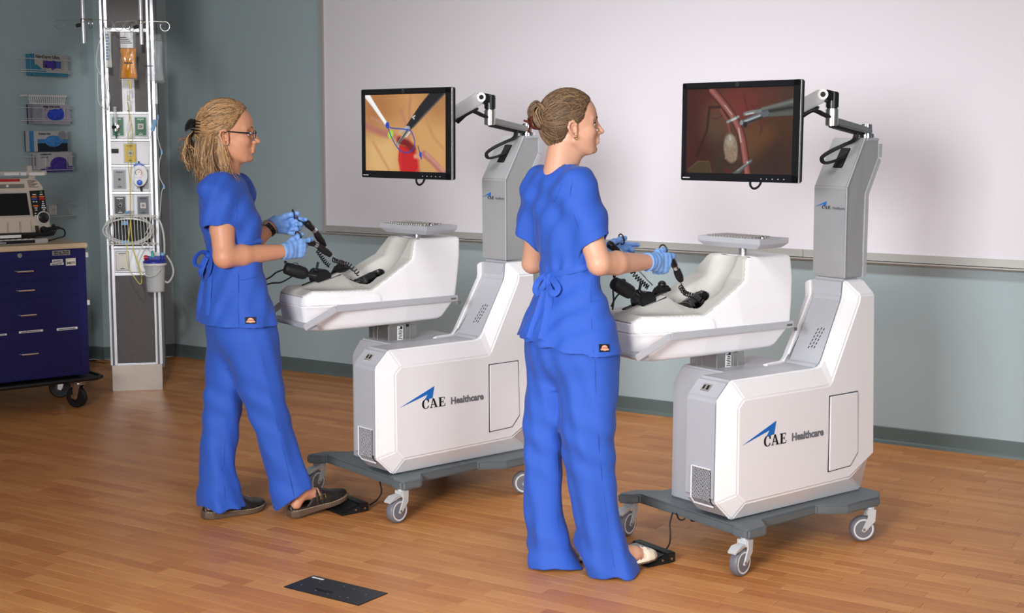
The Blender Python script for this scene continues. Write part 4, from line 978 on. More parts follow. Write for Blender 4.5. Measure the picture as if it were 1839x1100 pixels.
outlet(222.5, 257, 245.5, 292.5, M_yellow, 'sq', 'yellow gas outlet')
outlet(203.5, 304, 226, 339.5, M_grey1, 'line', 'pale grey gas outlet')
rg = outlet(245.5, 304, 267.5, 339.5, M_grey1, 'sq', 'grey gas outlet behind the suction gauge')
outlet(205, 351, 226.5, 385, M_black, 'round', 'black outlet with a round metal socket')
outlet(246.5, 351, 268, 386, M_grey2, 'sq', 'slate grey gas outlet')
outlet(208, 450, 232, 486, M_beige, 'none', 'blank beige outlet plate')
bm = B(); a = cq(200.3, 275); b_ = cq(213, 267); box(bm, (a[0], -.006, a[1]), (b_[0], -.001, b_[1]), .001); obj('black_window', bm, M_blackm, col)
def clocal(name, label, cat, group=None):
    return thing(name, label, cat, CO, CA, group)
# flow meter on the green outlet
t = clocal('flow_meter', 'small clear oxygen flow meter tube on the left green outlet', 'flow meter'); x, z = g1; x -= .006
bm = B(); cyl(bm, (x, -.055, z), (x, -.012, z), .013, bev=.002); cyl(bm, (x - .006, -.045, z - .028), (x - .006, -.045, z + .022), .013, bev=.002); obj('valve_body', bm, M_chrome, t)
bm = B(); cyl(bm, (x - .006, -.045, z + .02), (x - .006, -.045, z + .115), .013, .010); obj('flow_tube', bm, M_cup, t)
bm = B(); cyl(bm, (x - .02, -.062, z - .004), (x - .004, -.052, z - .004), .011, .010); obj('valve_knob', bm, M_black, t)
bm = B(); cyl(bm, (x - .003, -.045, z - .07), (x - .004, -.045, z - .028), .003, .008, n=12); obj('outlet_nipple', bm, M_green, t)
# suction regulator
t = clocal('suction_regulator', 'white oval suction regulator with round gauge and blue knob on column', 'regulator')
x, z = cq(251.5, 314); F = frame((x, -.012, z), (1, 0, 0), (0, -1, 0))
bm = B(); prism(bm, [(.045 * math.cos(a), .066 * math.sin(a)) for a in np.linspace(0, 2 * math.pi, 28, endpoint=False)], 0, .052, .008, F); obj('regulator_body', bm, M_cwhite, t)
bm = B(); lathe(bm, [(.030, 0), (.030, .008), (.026, .008), (.025, .004), (0, .004)], 32, F @ Matrix.Translation((-.004, .016, .052))); gz = obj('gauge_ring', bm, M_cwhite, t)
cv = Canvas(40, 40, (236, 236, 232)); 
for a in np.linspace(-2.2, 2.2, 9): cv.line([(.5 + .40 * math.sin(a), .5 - .40 * math.cos(a)), (.5 + .32 * math.sin(a), .5 - .32 * math.cos(a))], .012, (40, 40, 40), .03)
for a0, a1, c in ((-2.4, .2, (60, 60, 60)), (.2, 2.4, (200, 50, 60))):
    aa = np.linspace(a0, a1, 14); cv.line([(.5 + .45 * math.sin(a), .5 - .45 * math.cos(a)) for a in aa], .035, c, .03)
cv.line([(.42, .60), (.66, .34)], .02, (20, 20, 20), .03)
cv.build('gauge_dial', .042, .042, F @ Matrix.Translation((-.004, .016, .0575)), M_print, gz)
bm = B(); lathe(bm, [(.016, 0), (.016, .016), (.012, .018), (0, .018)], 20, F @ Matrix.Translation((0, -.042, .05))); obj('regulator_knob', bm, mat('bright_blue_plastic', rgb(48, 92, 200), .35), t)
bm = B(); prism(bm, [(.036 * math.cos(a), .030 * math.sin(a)) for a in np.linspace(.35, math.pi - .35, 12)], .010, .05, .004, F @ Matrix.Translation((-.004, .042, 0))); obj('regulator_cap', bm, MATS['bright_blue_plastic'], t)
bm = B(); tube(bm, [(x + .004, -.03, z - .06), (x + .006, -.03, z - .085), (x + .008, -.03, z - .098)], [.008, .006, .004], 10); cyl(bm, (x - .004, -.03, z + .066), (x - .004, -.03, z + .083), .004, n=8); obj('hose_barb', bm, M_dark, t)
# wire basket with coiled tubing
t = clocal('wire_basket', 'white wire basket on column holding coiled clear tubing', 'basket')
bx0, bz1 = cq(193, 389, -.11); bx1, bz0 = cq(280, 438, -.11)
bm = B(); D0, D1 = -.012, -.115
for z in (bz0, bz1): tube(bm, [(bx0, D0, z), (bx0, D1, z), (bx1, D1, z), (bx1, D0, z)], .0024, 6, closed=True)
obj('basket_rims', bm, M_wire, t)
n = 15
for k in range(n):
    xx = bx0 + (bx1 - bx0) * (k + .3) / n; bm = B(); tube(bm, [(xx, D1, bz1), (xx + .004, D1, bz0), (xx + .004, D0, bz0)], .0018, 5); obj('basket_wire', bm, M_wire, t)
t = clocal('coiled_tubing', 'clear suction tubing coiled inside the white wire basket', 'tubing')
bm = B(); pts = []
for a in np.linspace(0, 2 * math.pi * 5, 130): pts.append(((bx0 + bx1) / 2 - .02 + (.135 + .012 * math.sin(a * .37)) * math.cos(a), -.065 + .028 * math.sin(a * .21), (bz0 + bz1) / 2 + (.080 + .012 * math.sin(a * .53)) * math.sin(a)))
tube(bm, pts, .0052, 7); obj('hose', bm, M_tube, t)
bm = B(); x, z = cq(224, 381, -.09); tube(bm, [(x, -.06, z - .006), (x + .035, -.075, z + .004)], .007, 8); x, z = cq(224, 400, -.06); box(bm, (x - .02, -.07, z - .012), (x + .02, -.05, z + .012), .003); x, z = cq(226, 434, -.06); box(bm, (x - .02, -.10, z - .01), (x + .02, -.08, z + .01), .003); obj('tubing_clip', bm, M_clipb, t)
# suction canister
t = clocal('suction_canister', 'clear suction canister with blue lid hanging at right of column', 'canister')
cxx, zt = cq(278, 472, -.075); zb = cq(278, 523, -.075)[1]; F = Matrix.Translation((cxx, -.075, 0))
bm = B(); lathe(bm, [(.050, zb), (.052, zb + .004), (.060, zt - .004), (.064, zt), (.061, zt), (.057, zt - .006), (.049, zb + .006), (.0, zb + .006)], 30, F); obj('cup', bm, M_cup, t)
bm = B(); lathe(bm, [(.066, zt - .012), (.068, zt), (.068, zt + .004), (.062, zt + .004), (.062, zt - .012)], 30, F, cap=False); obj('cup_ring', bm, M_wire, t)
bm = B(); lathe(bm, [(.069, zt + .002), (.069, zt + .012), (.058, zt + .020), (0, zt + .022)], 30, F); box(bm, (-.03, -.02, zt + .018), (.035, .02, zt + .042), .006, F); cyl(bm, (-.03, 0, zt + .03), (-.048, 0, zt + .035), .010, M=F); cyl(bm, (.045, 0, zt + .015), (.045, 0, zt + .05), .012, M=F); obj('lid', bm, M_blued, t)
bm = B(); cyl(bm, (-.062, -.005, zt + .034), (-.040, -.005, zt + .034), .014, M=F, bev=.003); obj('red_cap', bm, M_red, t)
bm = B(); cyl(bm, (-.010, -.01, zt + .03), (-.012, -.01, zt + .075), .009, .007, M=F); obj('teal_port', bm, M_teal, t)
bm = B(); cyl(bm, (.045, 0, zt + .045), (.047, 0, zt + .062), .0135, M=F); obj('hose_connector', bm, M_clipb, t)
bm = B(); box(bm, (cxx - .02, -.02, zt - .03), (cxx + .02, -.0115, zt + .06), .002); tube(bm, [(cxx - .02, -.018, zt - .006), (cxx - .068, -.07, zt - .006), (cxx, -.145, zt - .006), (cxx + .068, -.07, zt - .006), (cxx + .02, -.018, zt - .006)], .0026, 6, smooth=6); obj('canister_bracket', bm, M_wire, t)
bm = B(); P = [cq(*q, y) for *q, y in ((270, 392, -.06), (285, 395, -.09), (292, 412, -.1), (295, 435, -.09), (295, 455, -.075))]
tube(bm, [(p[0], y, p[1]) for p, y in zip(P, (-.06, -.09, -.10, -.09, -.075))], .006, 8, smooth=6); obj('suction_hose', bm, M_tube, t)
bm = B(); P = [cq(*q, -.06) for q in ((299, 458), (309, 475), (311, 492), (303, 506), (296, 505))]; tube(bm, [(p[0], -.06, p[1]) for p in P], .0055, 8, smooth=6); obj('suction_hose', bm, M_tube, t)
bm = B(); P = [cq(*q, -.10) for q in ((273, 448), (262, 434), (253, 446), (247, 465), (252, 482), (265, 494), (280, 492), (288, 482))]; tube(bm, [(p[0], -.145, p[1]) for p in P], .004, 8, smooth=6); obj('suction_hose', bm, M_tube, t)

# ---------------- hanging poles with hooks and the infusion bags
def hanger(px0, py0, pxb, pyb, Y, label, hooks):
    b_ = at(pxb, pyb, Y); a = np.array([b_[0], Y, CEIL - .002]); a[0] = b_[0]
    t = thing('ceiling_pole', label, 'infusion pole', (b_[0], Y, b_[2]), 0, 'ceiling poles with hooks')
    L = CEIL - b_[2] - .003
    bm = B(); lathe(bm, [(.0115, 0), (.0115, L)], 20); obj('pole_tube', bm, M_calu, t)
    zc = at(pxb, py0, Y)[2] - b_[2]
    bm = B(); lathe(bm, [(.0145, zc - .010), (.016, zc), (.0145, zc + .012)], 18); obj('pole_collar', bm, M_steelw, t)
    for ang, r in hooks:
        d = np.array([math.cos(ang), math.sin(ang), 0]); bm = B()
        pts = [d * .013 + [0, 0, zc], d * r * .5 + [0, 0, zc + .006], d * r * .78 + [0, 0, zc + .004]]
        c = d * (r - .0) + np.array([0, 0, zc - .022])
        for a_ in np.linspace(1.9, -3.6, 16): pts.append(c + d * .026 * math.cos(a_) * 1.0 + np.array([0, 0, .026 * math.sin(a_)]))
        tube(bm, pts, .0024, 6); obj('hook', bm, M_steelw, t)
    bm = B(); cyl(bm, (-.04, 0, zc - .03), (-.010, 0, zc - .022), .010, n=12, bev=.002); obj('clamp_knob', bm, M_blackm, t)
    return t
H1 = hanger(150, 37, 150.3, 77.5, 8.20, 'left hanging ceiling pole with empty steel hook ring', [(math.pi, .135), (0, .145), (math.pi * .62, .10), (-.9, .11)])
H2 = hanger(254, 40, 254, 80, 8.18, 'right hanging ceiling pole carrying the amber and clear bags', [(math.pi, .125), (.05, .135), (math.pi * .75, .10), (-2.2, .09)])
def pillow(bm, x0, x1, z0, z1, y, th, wob=0.0, seed=0, top_in=0.0):
    """flat pouch between two sealed edges"""
    t = bmesh.new(); NX, NZ = 14, 22; r = random.Random(seed); rows = []
    ph = [r.uniform(0, 6) for _ in range(6)]
    for side in (1, -1):
        g = []
        for j in range(NZ + 1):
            v = j / NZ; row = []
            for i in range(NX + 1):
                u = i / NX; e = (4 * u * (1 - u)) ** .6 * (4 * v * (1 - v)) ** .45
                pinch = 1 - .14 * math.sin(math.pi * v) * (1 - .2 * math.sin(5 * v + ph[0])) - top_in * max(0, v - .7)
                x = (x0 + x1) / 2 + (u - .5) * (x1 - x0) * pinch
                yy = y + side * th * e * (1 + wob * math.sin(9 * u + ph[1] + 3 * v) + wob * math.sin(14 * u - 5 * v + ph[2]))
                row.append(t.verts.new((x, yy, z0 + (z1 - z0) * v)))
            g.append(row)
        for j in range(NZ):
            for i in range(NX): t.faces.new((g[j][i], g[j][i + 1], g[j + 1][i + 1], g[j + 1][i]))
    bmesh.ops.remove_doubles(t, verts=t.verts, dist=1e-5); bmesh.ops.recalc_face_normals(t, faces=t.faces); _merge(bm, t)
def pxz(px, py, Y): p = at(px, py, Y); return p[0], p[2]
# amber bag
Y = 8.16; xa, zt = pxz(211, 52, Y); xb, zb = pxz(249, 145, Y); zl = pxz(230, 86, Y)[1]
bag = thing('infusion_bag', 'half full infusion bag of amber liquid hanging before the column', 'infusion bag', ((xa + xb) / 2, Y, zb), 0, 'infusion bags on the ceiling poles')
x0 = (xa + xb) / 2
bm = B(); pillow(bm, xa - x0, xb - x0, 0, zt - zb, 0, .020, .12, 1, .25); obj('bag_film', bm, M_film, bag, 180)
bm = B(); pillow(bm, xa - x0 + .007, xb - x0 - .007, .010, zl - zb, 0, .0175, .20, 3); obj('bag_liquid', bm, M_amber, bag, 180)
bm = B(); 
for k in range(4): box(bm, (-.035, -.0205, (zt - zb) * (.72 + .035 * k)), (.03 - .01 * k, -.0195, (zt - zb) * (.72 + .035 * k) + .004))
box(bm, (-.018, -.0215, (zt - zb) * .33), (.03, -.0205, (zt - zb) * .33 + .006)); obj('bag_print', bm, M_dark, bag)
bm = B(); cyl(bm, (.008, 0, -.045), (.008, 0, .002), .006, n=10); cyl(bm, (-.012, 0, -.025), (-.004, 0, .004), .004, n=8); obj('bag_port', bm, M_ytube, bag)
P = [pxz(*q, Y) for q in ((231, 166), (231, 182))]
bm = B(); cyl(bm, (P[0][0] - x0, 0, P[0][1] - zb + .01), (P[1][0] - x0, 0, P[1][1] - zb), .0085, n=14); box(bm, (-.012 + .006, -.008, P[0][1] - zb + .002), (.020, .008, P[0][1] - zb + .006)); obj('drip_chamber', bm, M_cup, bag)
bm = B(); cyl(bm, (P[1][0] - x0, 0, P[1][1] - zb + .003), (P[1][0] - x0, 0, P[1][1] - zb + .035), .0072, n=12); obj('drip_liquid', bm, mat('lime_liquid', rgb(206, 190, 20), .2), bag)
for path in (((231, 183), (234, 205), (239, 228), (240, 260), (238.5, 292), (236, 320), (236.5, 345), (236, 390), (233, 425), (229, 445), (232, 478), (244, 498), (253, 509), (256, 500), (250, 470), (240, 448)), ((231, 183), (234, 206), (232, 235), (232, 290), (235, 330), (236, 380), (238, 420), (243, 455), (254, 490), (256, 500))):
    bm = B(); tube(bm, [((lambda q: (q[0] - x0, -.02 - .0 * k, q[1] - zb))(pxz(a, b2, Y))) for k, (a, b2) in enumerate(path)], .0026, 6, smooth=5); obj('drip_line', bm, M_ytube, bag)
bm = B(); p = pxz(233, 228, Y); q2 = pxz(231, 222, Y); box(bm, (-.010, -.008, -.030), (.010, .008, .030), .003, Matrix.Translation((p[0] - x0, -.02, p[1] - zb)) @ Matrix.Rotation(.22, 4, 'Y')); obj('roller_clamp', bm, M_wire, bag)
# clear bag
Y = 8.20; xa, zt = pxz(258, 60, Y); xb, zb = pxz(297, 150, Y); x0 = (xa + xb) / 2
bag = thing('infusion_bag', 'full clear infusion bag hanging right of the amber bag', 'infusion bag', (x0, Y, zb), 0, 'infusion bags on the ceiling poles')
bm = B(); pillow(bm, xa - x0, xb - x0, 0, zt - zb, 0, .024, .10, 5, .9); obj('bag_film', bm, M_film, bag, 180)
bm = B(); pillow(bm, xa - x0 + .008, xb - x0 - .008, .012, (zt - zb) * .86, 0, .020, .18, 8); obj('bag_liquid', bm, M_water, bag, 180)
bm = B(); box(bm, (-.055, -.0245, (zt - zb) * .34), (-.005, -.0235, (zt - zb) * .34 + .005)); obj('bag_print', bm, M_dark, bag)
bm = B(); cyl(bm, (.006, 0, -.075), (.004, 0, .002), .006, n=10); cyl(bm, (.004, 0, -.115), (.004, 0, -.075), .0085, n=12); obj('drip_chamber', bm, M_tube, bag)
bm = B(); p = pxz(277, 225, Y); box(bm, (-.012, -.008, -.034), (.012, .008, .034), .004, Matrix.Translation((p[0] - x0, -.01, p[1] - zb)) @ Matrix.Rotation(.30, 4, 'Y')); obj('slide_clamp', bm, M_clipb, bag)
for path in (((279, 186), (279, 208), (278, 220), (272, 240), (269, 275), (268, 310), (269, 345), (272, 372), (270, 400), (262, 420)), ((284.5, 210), (284, 222), (284, 245), (288, 262), (291, 275), (287, 290), (287, 315), (293, 330), (295, 335), (291, 345), (288, 380), (284, 395))):
    bm = B(); tube(bm, [(lambda q: (q[0] - x0, -.01, q[1] - zb))(pxz(a, b2, Y)) for a, b2 in path], .0024, 6, smooth=5); obj('drip_line', bm, M_tube, bag)
bm = B()
for q in ((284.5, 210), (291, 273), (295, 335)):
    p = pxz(*q, Y); cyl(bm, (p[0] - x0, -.01, p[1] - zb - .012), (p[0] - x0, -.01, p[1] - zb + .014), .006, .004, n=10)
obj('luer_joints', bm, M_clipb, bag)
# small slack bag with bundled line
Y = 8.20; xa, zt = pxz(187.5, 50, Y); xb, zb = pxz(202, 122, Y); x0 = (xa + xb) / 2
bag = thing('infusion_bag', 'narrow empty infusion bag with bundled tubing hanging at the column left rail', 'infusion bag', (x0, Y, zb), 0, 'infusion bags on the ceiling poles')
bm = B(); pillow(bm, xa - x0, xb - x0, 0, zt - zb, 0, .014, .15, 9, .2); obj('bag_film', bm, M_tube, bag, 180)
bm = B(); 
for k in range(9): box(bm, (-.012, -.0155, (zt - zb) * (.20 + .075 * k)), (.006 + .004 * (k % 2), -.0145, (zt - zb) * (.20 + .075 * k) + .010))
obj('bag_print', bm, mat('pale_blue_print', rgb(110, 140, 170), .5), bag)
for path in (((189, 46), (178, 80), (173, 110), (178, 130), (187, 142), (189, 165), (181, 185), (186, 196), (193, 197)), ((192, 125), (188, 145), (190, 165), (194, 185), (193, 197), (188, 175), (186, 150), (188, 140)), ((194, 128), (192, 150), (197, 172), (195, 190), (191, 196), (190, 170), (193, 140)), ((176, 130), (176, 165), (178, 185), (188, 196))):
    bm = B(); tube(bm, [(lambda q: (q[0] - x0, .004 * k - .01, q[1] - zb))(pxz(a, b2, Y)) for k, (a, b2) in enumerate(path)], .0028, 6, smooth=5); obj('drip_line', bm, M_tube, bag)
# ================================================================ blue supply cart, defibrillator, glove boxes
KO = np.array([-2.409, 8.0, 0]); KA = math.radians(40)
KX = np.array([math.cos(KA), math.sin(KA), 0]); KY = np.array([-math.sin(KA), math.cos(KA), 0])
def kq(px, py, y=0.0):
    p = onplane(px, py, KO + KY * y, KY); d = p - KO; return float(d @ KX), float(p[2])
M_navy = mat('navy_enamel', rgb(22, 25, 84), 0.38, noise=.03); M_navyd = mat('navy_drawer', rgb(19, 22, 78), 0.36, noise=.03)
M_top = mat('cream_top', rgb(206, 184, 152), 0.45, noise=.02); M_putty = mat('putty_plastic', rgb(204, 192, 176), 0.45, noise=.015); M_puttyd = mat('pale_grey_plastic', rgb(186, 180, 172), 0.5)
M_rub = mat('black_rubber', rgb(17, 17, 18), 0.5)
cart = thing('supply_cart', 'navy blue drawer cart on casters with cream top at left edge', 'cart', KO, KA)
CWD, CDP = .80, .50; z_b = kq(163, 670)[1]; z_t = kq(152, 444.5)[1]; zt2 = kq(152, 435.5)[1]
bm = B(); box(bm, (-CWD, 0, z_b), (0, CDP, z_t), .006); obj('cart_body', bm, M_navy, cart)
bm = B(); box(bm, (-CWD - .006, -.012, z_t), (.008, CDP + .006, zt2), .005); obj('cart_top', bm, M_top, cart)
xr = kq(139, 480)[0]
dz = [kq(139, y)[1] for y in (460.5, 498.6, 526.7, 582.3, 664.5)]
hy = [(28, 56, 487, 486), (30, 58, 522, 519.5), (33.5, 61, 566, 563.5), (35.5, 65, 636, 633)]
drawers = []
for k in range(4):
    bm = B(); box(bm, (-CWD + .045, -.008, dz[k + 1] + .004), (xr, .01, dz[k] - .004), .003); d = obj('drawer', bm, M_navyd, cart); drawers.append(d)
    a = kq(hy[k][0], hy[k][2]); b_ = kq(hy[k][1], hy[k][3]); zz = (a[1] + b_[1]) / 2
    bm = B(); tube(bm, [(a[0], -.006, zz), (a[0], -.030, zz), (b_[0], -.030, zz), (b_[0], -.006, zz)], .0058, 8); obj('drawer_handle', bm, M_chrome, d)
bm = B(); p = kq(34.5, 458.5); cyl(bm, (p[0], -.010, p[1]), (p[0], .004, p[1]), .013, n=20, bev=.002); obj('cart_lock', bm, M_chrome, cart)
def sticker(px0, py0, px1, py1, m, txt, parent, tsize=.5, two=None, y=-.0086, tm=None, wfrac=.8):
    a = kq(px0, py1, y); b_ = kq(px1, py0, y); zc = (a[1] + b_[1]) / 2; h = abs(b_[1] - a[1])
    w = b_[0] - a[0]; hh = h
    bm = B(); box(bm, (a[0], y - .0008, zc - hh / 2), (b_[0], y + .0006, zc + hh / 2)); s = obj('label_sticker', bm, m, parent)
    bm = B(); F = frame((a[0] + w * (1 - wfrac) / 2, y - .0009, zc - (.28 if not two else -.02) * hh * (1 if not two else 1)), (1, 0, 0), (0, -1, 0))
    if txt: text_mesh(bm, txt, hh * tsize, F, .0006, .0005, width=w * wfrac)
    else:                                                            # lettering too small to read in the picture: a row of tiny marks
        r = random.Random(int(px0 * 7 + py0)); x = 0
        while x < w * wfrac: d_ = r.uniform(.004, .010); box(bm, (x, 0, 0), (min(x + d_, w * wfrac), hh * .42, .0006), 0, F); x += d_ + .002
    if two: text_mesh(bm, two, hh * tsize * .8, F @ Matrix.Translation((0, -hh * .36, 0)), .0006, .0004, width=w * wfrac)
    so = obj('sticker_lettering', bm, tm or M_ltext, s); so['kind'] = 'stuff'
sticker(94, 448.5, 125.5, 459, mat('steel_plate', rgb(160, 160, 156), .35, metal=.4), 'Blue Bell', cart, .5, 'Bio-Medical', y=-.0008)
sticker(94, 465, 112.5, 471, M_label, None, drawers[0]); sticker(90.5, 470.8, 114, 476.3, M_label, None, drawers[0])
sticker(118.5, 463, 135.5, 477, mat('cream_sticker', rgb(214, 208, 192), .5), 'METI', drawers[0], .42)
sticker(-14, 598.5, 12, 604, M_label, None, drawers[3]); sticker(34, 591, 77, 598.5, M_label, None, drawers[3], .6); sticker(102, 586, 139, 593.5, M_label, None, drawers[3], .6)
for py in (457.5, 543):
    p = kq(154 if py < 500 else 160, py); bm = B(); box(bm, (-.002, .004, p[1] - .014), (.016, .03, p[1] + .014), .002); obj('side_latch', bm, M_wire, cart)
zc = kq(165, 676)[1]
bm = B(); tube(bm, [(-CWD - .05, .2, zc), (-CWD - .05, -.03, zc), (-CWD, -.055, zc), (.02, -.055, zc), (.058, -.02, zc), (.058, CDP, zc), (.02, CDP + .05, zc), (-CWD, CDP + .05, zc), (-CWD - .05, CDP, zc)], .0125, 8, closed=True)
box(bm, (-CWD - .03, -.045, zc - .010), (.04, CDP + .04, zc + .004), .003); obj('bumper_frame', bm, M_rub, cart)
for i, (cx_, cy_) in enumerate(((-.075, .02), (-.03, CDP - .13), (-CWD + .07, .03), (-CWD + .07, CDP - .05))):
    c = bpy.data.objects.new('caster', None); COL.objects.link(c); c.parent = cart
    M2 = Matrix.Translation((cx_, cy_, 0)) @ Matrix.Rotation(math.radians((-55, -25, -50, -40)[i]), 4, 'Z'); F = M2 @ frame((0, 0, .061), (1, 0, 0), (0, -1, 0))
    bm = B(); lathe(bm, [(.028, -.016), (.055, -.017), (.061, -.011), (.061, .011), (.055, .017), (.028, .016)], 36, F); obj('wheel', bm, M_rub, c)
    bm = B(); lathe(bm, [(.0, -.018), (.030, -.017), (.030, .017), (.0, .018)], 24, F); obj('wheel_hub', bm, M_black, c)
    bm = B()
    for s in (-1, 1): prism(bm, [(-.012, .052), (.006, .046), (.016, .060), (.036, .135), (-.010, .135)], s * .022 - .0015, s * .022 + .0015, M=M2, axis=1)
    box(bm, (-.022, -.026, .133), (.045, .026, .139), .001, M2); box(bm, (-.04, -.035, .146), (.05, .035, zc - .009), .001, M2); cyl(bm, (.012, 0, .137), (.012, 0, .148), .02, M=M2); cyl(bm, (0, -.026, .061), (0, .026, .061), .008, M=M2, n=12); obj('caster_fork', bm, M_chrome, c)
    if i != 1: bm = B(); box(bm, (-.062, -.014, .048), (-.022, .014, .054), .002, M2); box(bm, (-.03, -.018, .05), (-.008, .018, .078), .003, M2); obj('brake_lever', bm, M_chrome, c)
# ---- flat printer unit under the defibrillator
YF = .10
t = thing('charger_base', 'flat grey charger base with black front strip under the defibrillator', 'charger', KO, KA)
z0 = zt2 + .0005; z1 = kq(60, 428.5, YF)[1]; xR = kq(87, 433, YF)[0]
bm = B(); box(bm, (-.62, YF, z0), (xR, YF + .30, z1), .004); obj('charger_case', bm, M_puttyd, t)
bm = B(); xr2 = kq(63, 434, YF)[0]; box(bm, (-.60, YF - .002, z0 + .004), (xr2, YF + .004, z1 - .006), .001); st = obj('charger_front', bm, M_black, t)
bm = B(); F = frame((-.46, YF - .0024, z0 + .009), (1, 0, 0), (0, -1, 0)); text_mesh(bm, 'Medtronic', .011, F, .0006, .0003)
for k in range(9): box(bm, (-.56 + .035 * k, YF - .003, z0 + .026), (-.54 + .035 * k, YF - .0018, z0 + .029))
obj('charger_lettering', bm, M_label, st)
# ---- defibrillator
t = thing('defibrillator', 'putty coloured defibrillator monitor with dark screen on the blue cart', 'defibrillator', KO, KA)
ZB = z1 + .0005; zt_ = kq(60, 320, YF + .03)[1]
def fp(px, py, y=YF): return kq(px, py, y)
xR0 = fp(93, 405)[0]; xR1 = fp(76, 322)[0]
bm = B()
A = [(-.60, ZB + .02), (xR0 - .004, ZB + .02), (xR0, ZB + .05), (xR1 + .012, zt_ - .05), (xR1 - .012, zt_ - .012), (xR1 - .035, zt_), (-.56, zt_), (-.60, zt_ - .04)]
tt = solid_between([(x, YF + .004 + .10 * max(0, (z - ZB - .1)) , z) for x, z in A], [(x, YF + .24, z) for x, z in A]); bevel_sharp(tt, .008, 25, 3); obj('defibrillator_case', tt, M_putty, t, 35)
def face(px, py):                                                   # point on the leaning front face
    x, z = fp(px, py); y = YF + .004 + .10 * max(0, z - ZB - .1); x, z = kq(px, py, y); return Vector((x, y, z))
def plate(name, q, m, d=.003, parent=t, bev=.001):
    P = [face(*p) for p in q]; nrm = Vector((0, -1, .1)).normalized(); bm = B(); hull(bm, [p + nrm * d for p in P] + [p - nrm * .004 for p in P], bev); return obj(name, bm, m, parent)
plate('display_bezel', [(-40, 343), (50, 344), (57, 388), (-40, 392)], M_puttyd, .002)
plate('display', [(-40, 348.5), (47.5, 346.5), (54, 386), (-40, 389)], mat('dark_display', rgb(18, 16, 17), .15), .0035)
kp = plate('key_panel', [(52.5, 342.5), (79, 341), (85, 384), (60, 388.5)], M_black, .003)
cols = {'o': mat('orange_key', rgb(214, 110, 30), .4), 'b': mat('indigo_key', rgb(70, 70, 170), .4), 'r': mat('red_key', rgb(214, 40, 36), .4), 'w': M_label, 'g': mat('green_key', rgb(60, 140, 90), .4)}
for k, px, py, w in (('o', 61, 353.4, 9), ('o', 74.5, 353, 9), ('b', 61.5, 357.3, 10), ('r', 75, 357, 9), ('o', 63.5, 369.5, 9), ('w', 61, 349.3, 6), ('w', 73.5, 349, 5), ('w', 60, 362, 3), ('w', 65, 362, 2.4), ('w', 76.5, 361.6, 3), ('w', 77, 365.6, 4), ('w', 77.5, 369.3, 6), ('w', 78, 373, 8), ('w', 64, 373.3, 5), ('w', 64.5, 377, 4), ('w', 78.5, 376.6, 4), ('g', 73, 344.6, 4), ('w', 63.5, 383, 3), ('w', 63.5, 387, 4)):
    h = .8 if k == 'w' else 1.3
    plate('key', [(px - w / 2, py - h), (px + w / 2, py - h), (px + w / 2, py + h), (px - w / 2, py + h)], cols[k], .0045, kp, 0)
plate('red_banner', [(-40, 322.5), (35, 321), (36, 325.5), (-40, 327.5)], M_red, .003)
plate('status_window', [(-40, 332), (43, 330), (44, 337.5), (-40, 339.5)], mat('smoky_window', rgb(120, 118, 112), .25), .003)
bm = B(); p = face(13, 334); ball(bm, p, .010, sc=(1, .5, .8)); obj('status_lamp', bm, M_label, t)
bm = B()
for k in range(7):
    p = face(48.5 + .6 * k, 324 + 2 * k); q2 = face(48.5 + .6 * k + (17 - 3 * (k % 3)), 323.4 + 2 * k)
    hull(bm, [p + Vector((0, -.0005, .0015)), p + Vector((0, -.0005, -.0015)), q2 + Vector((0, -.0005, .0015)), q2 + Vector((0, -.0005, -.0015)), p + Vector((0, .002, 0)), q2 + Vector((0, .002, 0))])
obj('case_lettering', bm, M_dark, t)
c = face(77.5, 390.5); F = frame(c, (1, 0, 0), (0, -1, .05))
bm = B(); lathe(bm, [(.036, -.004), (.036, .006), (.031, .008), (.031, .004), (0, .004)], 32, F); obj('knob_ring', bm, M_wire, t)
bm = B(); lathe(bm, [(.030, .002), (.029, .014), (.026, .016), (0, .016)], 30, F); obj('selector_knob', bm, M_black, t)
for q in ([(-40, 397), (12, 398.5), (13.5, 420), (-40, 421)], [(15, 398), (34, 396.8), (36, 418.5), (16.5, 420)], [(36.5, 396.5), (54, 395.5), (57, 417), (38, 418.5)]): plate('battery_door', q, M_putty, .006, t, .002)
bm = B(); P = [face(-40, 424), face(58, 421), face(66, 420), face(80, 420), face(95, 418)]
tube(bm, [p + Vector((0, -.012, 0)) for p in P], .0135, 8); P = [face(64, 405), face(66, 415), face(72, 421), face(82, 421.5), face(94, 418), face(97, 410), face(93.5, 403)]
tube(bm, [p + Vector((0, -.014, 0)) for p in P], .0095, 8, smooth=4); obj('black_bumper', bm, M_rub, t)
bm = B(); a = face(-8, 425.5); b_ = face(35, 424.2); box(bm, (a.x, a.y - .0275, a.z - .007), (b_.x, a.y - .024, a.z + .009), .001); obj('bumper_label', bm, M_label, t)
bm = B(); c = face(78, 412); cyl(bm, c + Vector((0, .004, 0)), c + Vector((0, -.03, 0)), .020, .017, bev=.003); tube(bm, [c + Vector((0, -.024, 0)), c + Vector((.05, -.026, .008)), c + Vector((.085, -.016, .008))], [.012, .011, .008], 10); obj('cable_plug', bm, M_rub, t)
bm = B(); tube(bm, [c + Vector((.08, -.016, .008)), c + Vector((.115, -.01, -.005)), c + Vector((.12, .0, -.04)), c + Vector((.09, .02, zt2 + .005 - c.z + .018)), c + Vector((.04, .06, zt2 + .0055 - c.z))], .0045, 8, smooth=6); obj('power_cable', bm, M_rub, t)
yb = YF + .10
bm = B(); a = kq(-30, 316, yb); b_ = kq(84.5, 307, yb); box(bm, (a[0], yb, a[1]), (b_[0], yb + .04, b_[1]), .003)
for px in (58, -20): p = kq(px, 316, yb); box(bm, (p[0] - .02, yb + .005, zt_ - .004), (p[0] + .02, yb + .035, p[1] + .002), .002)
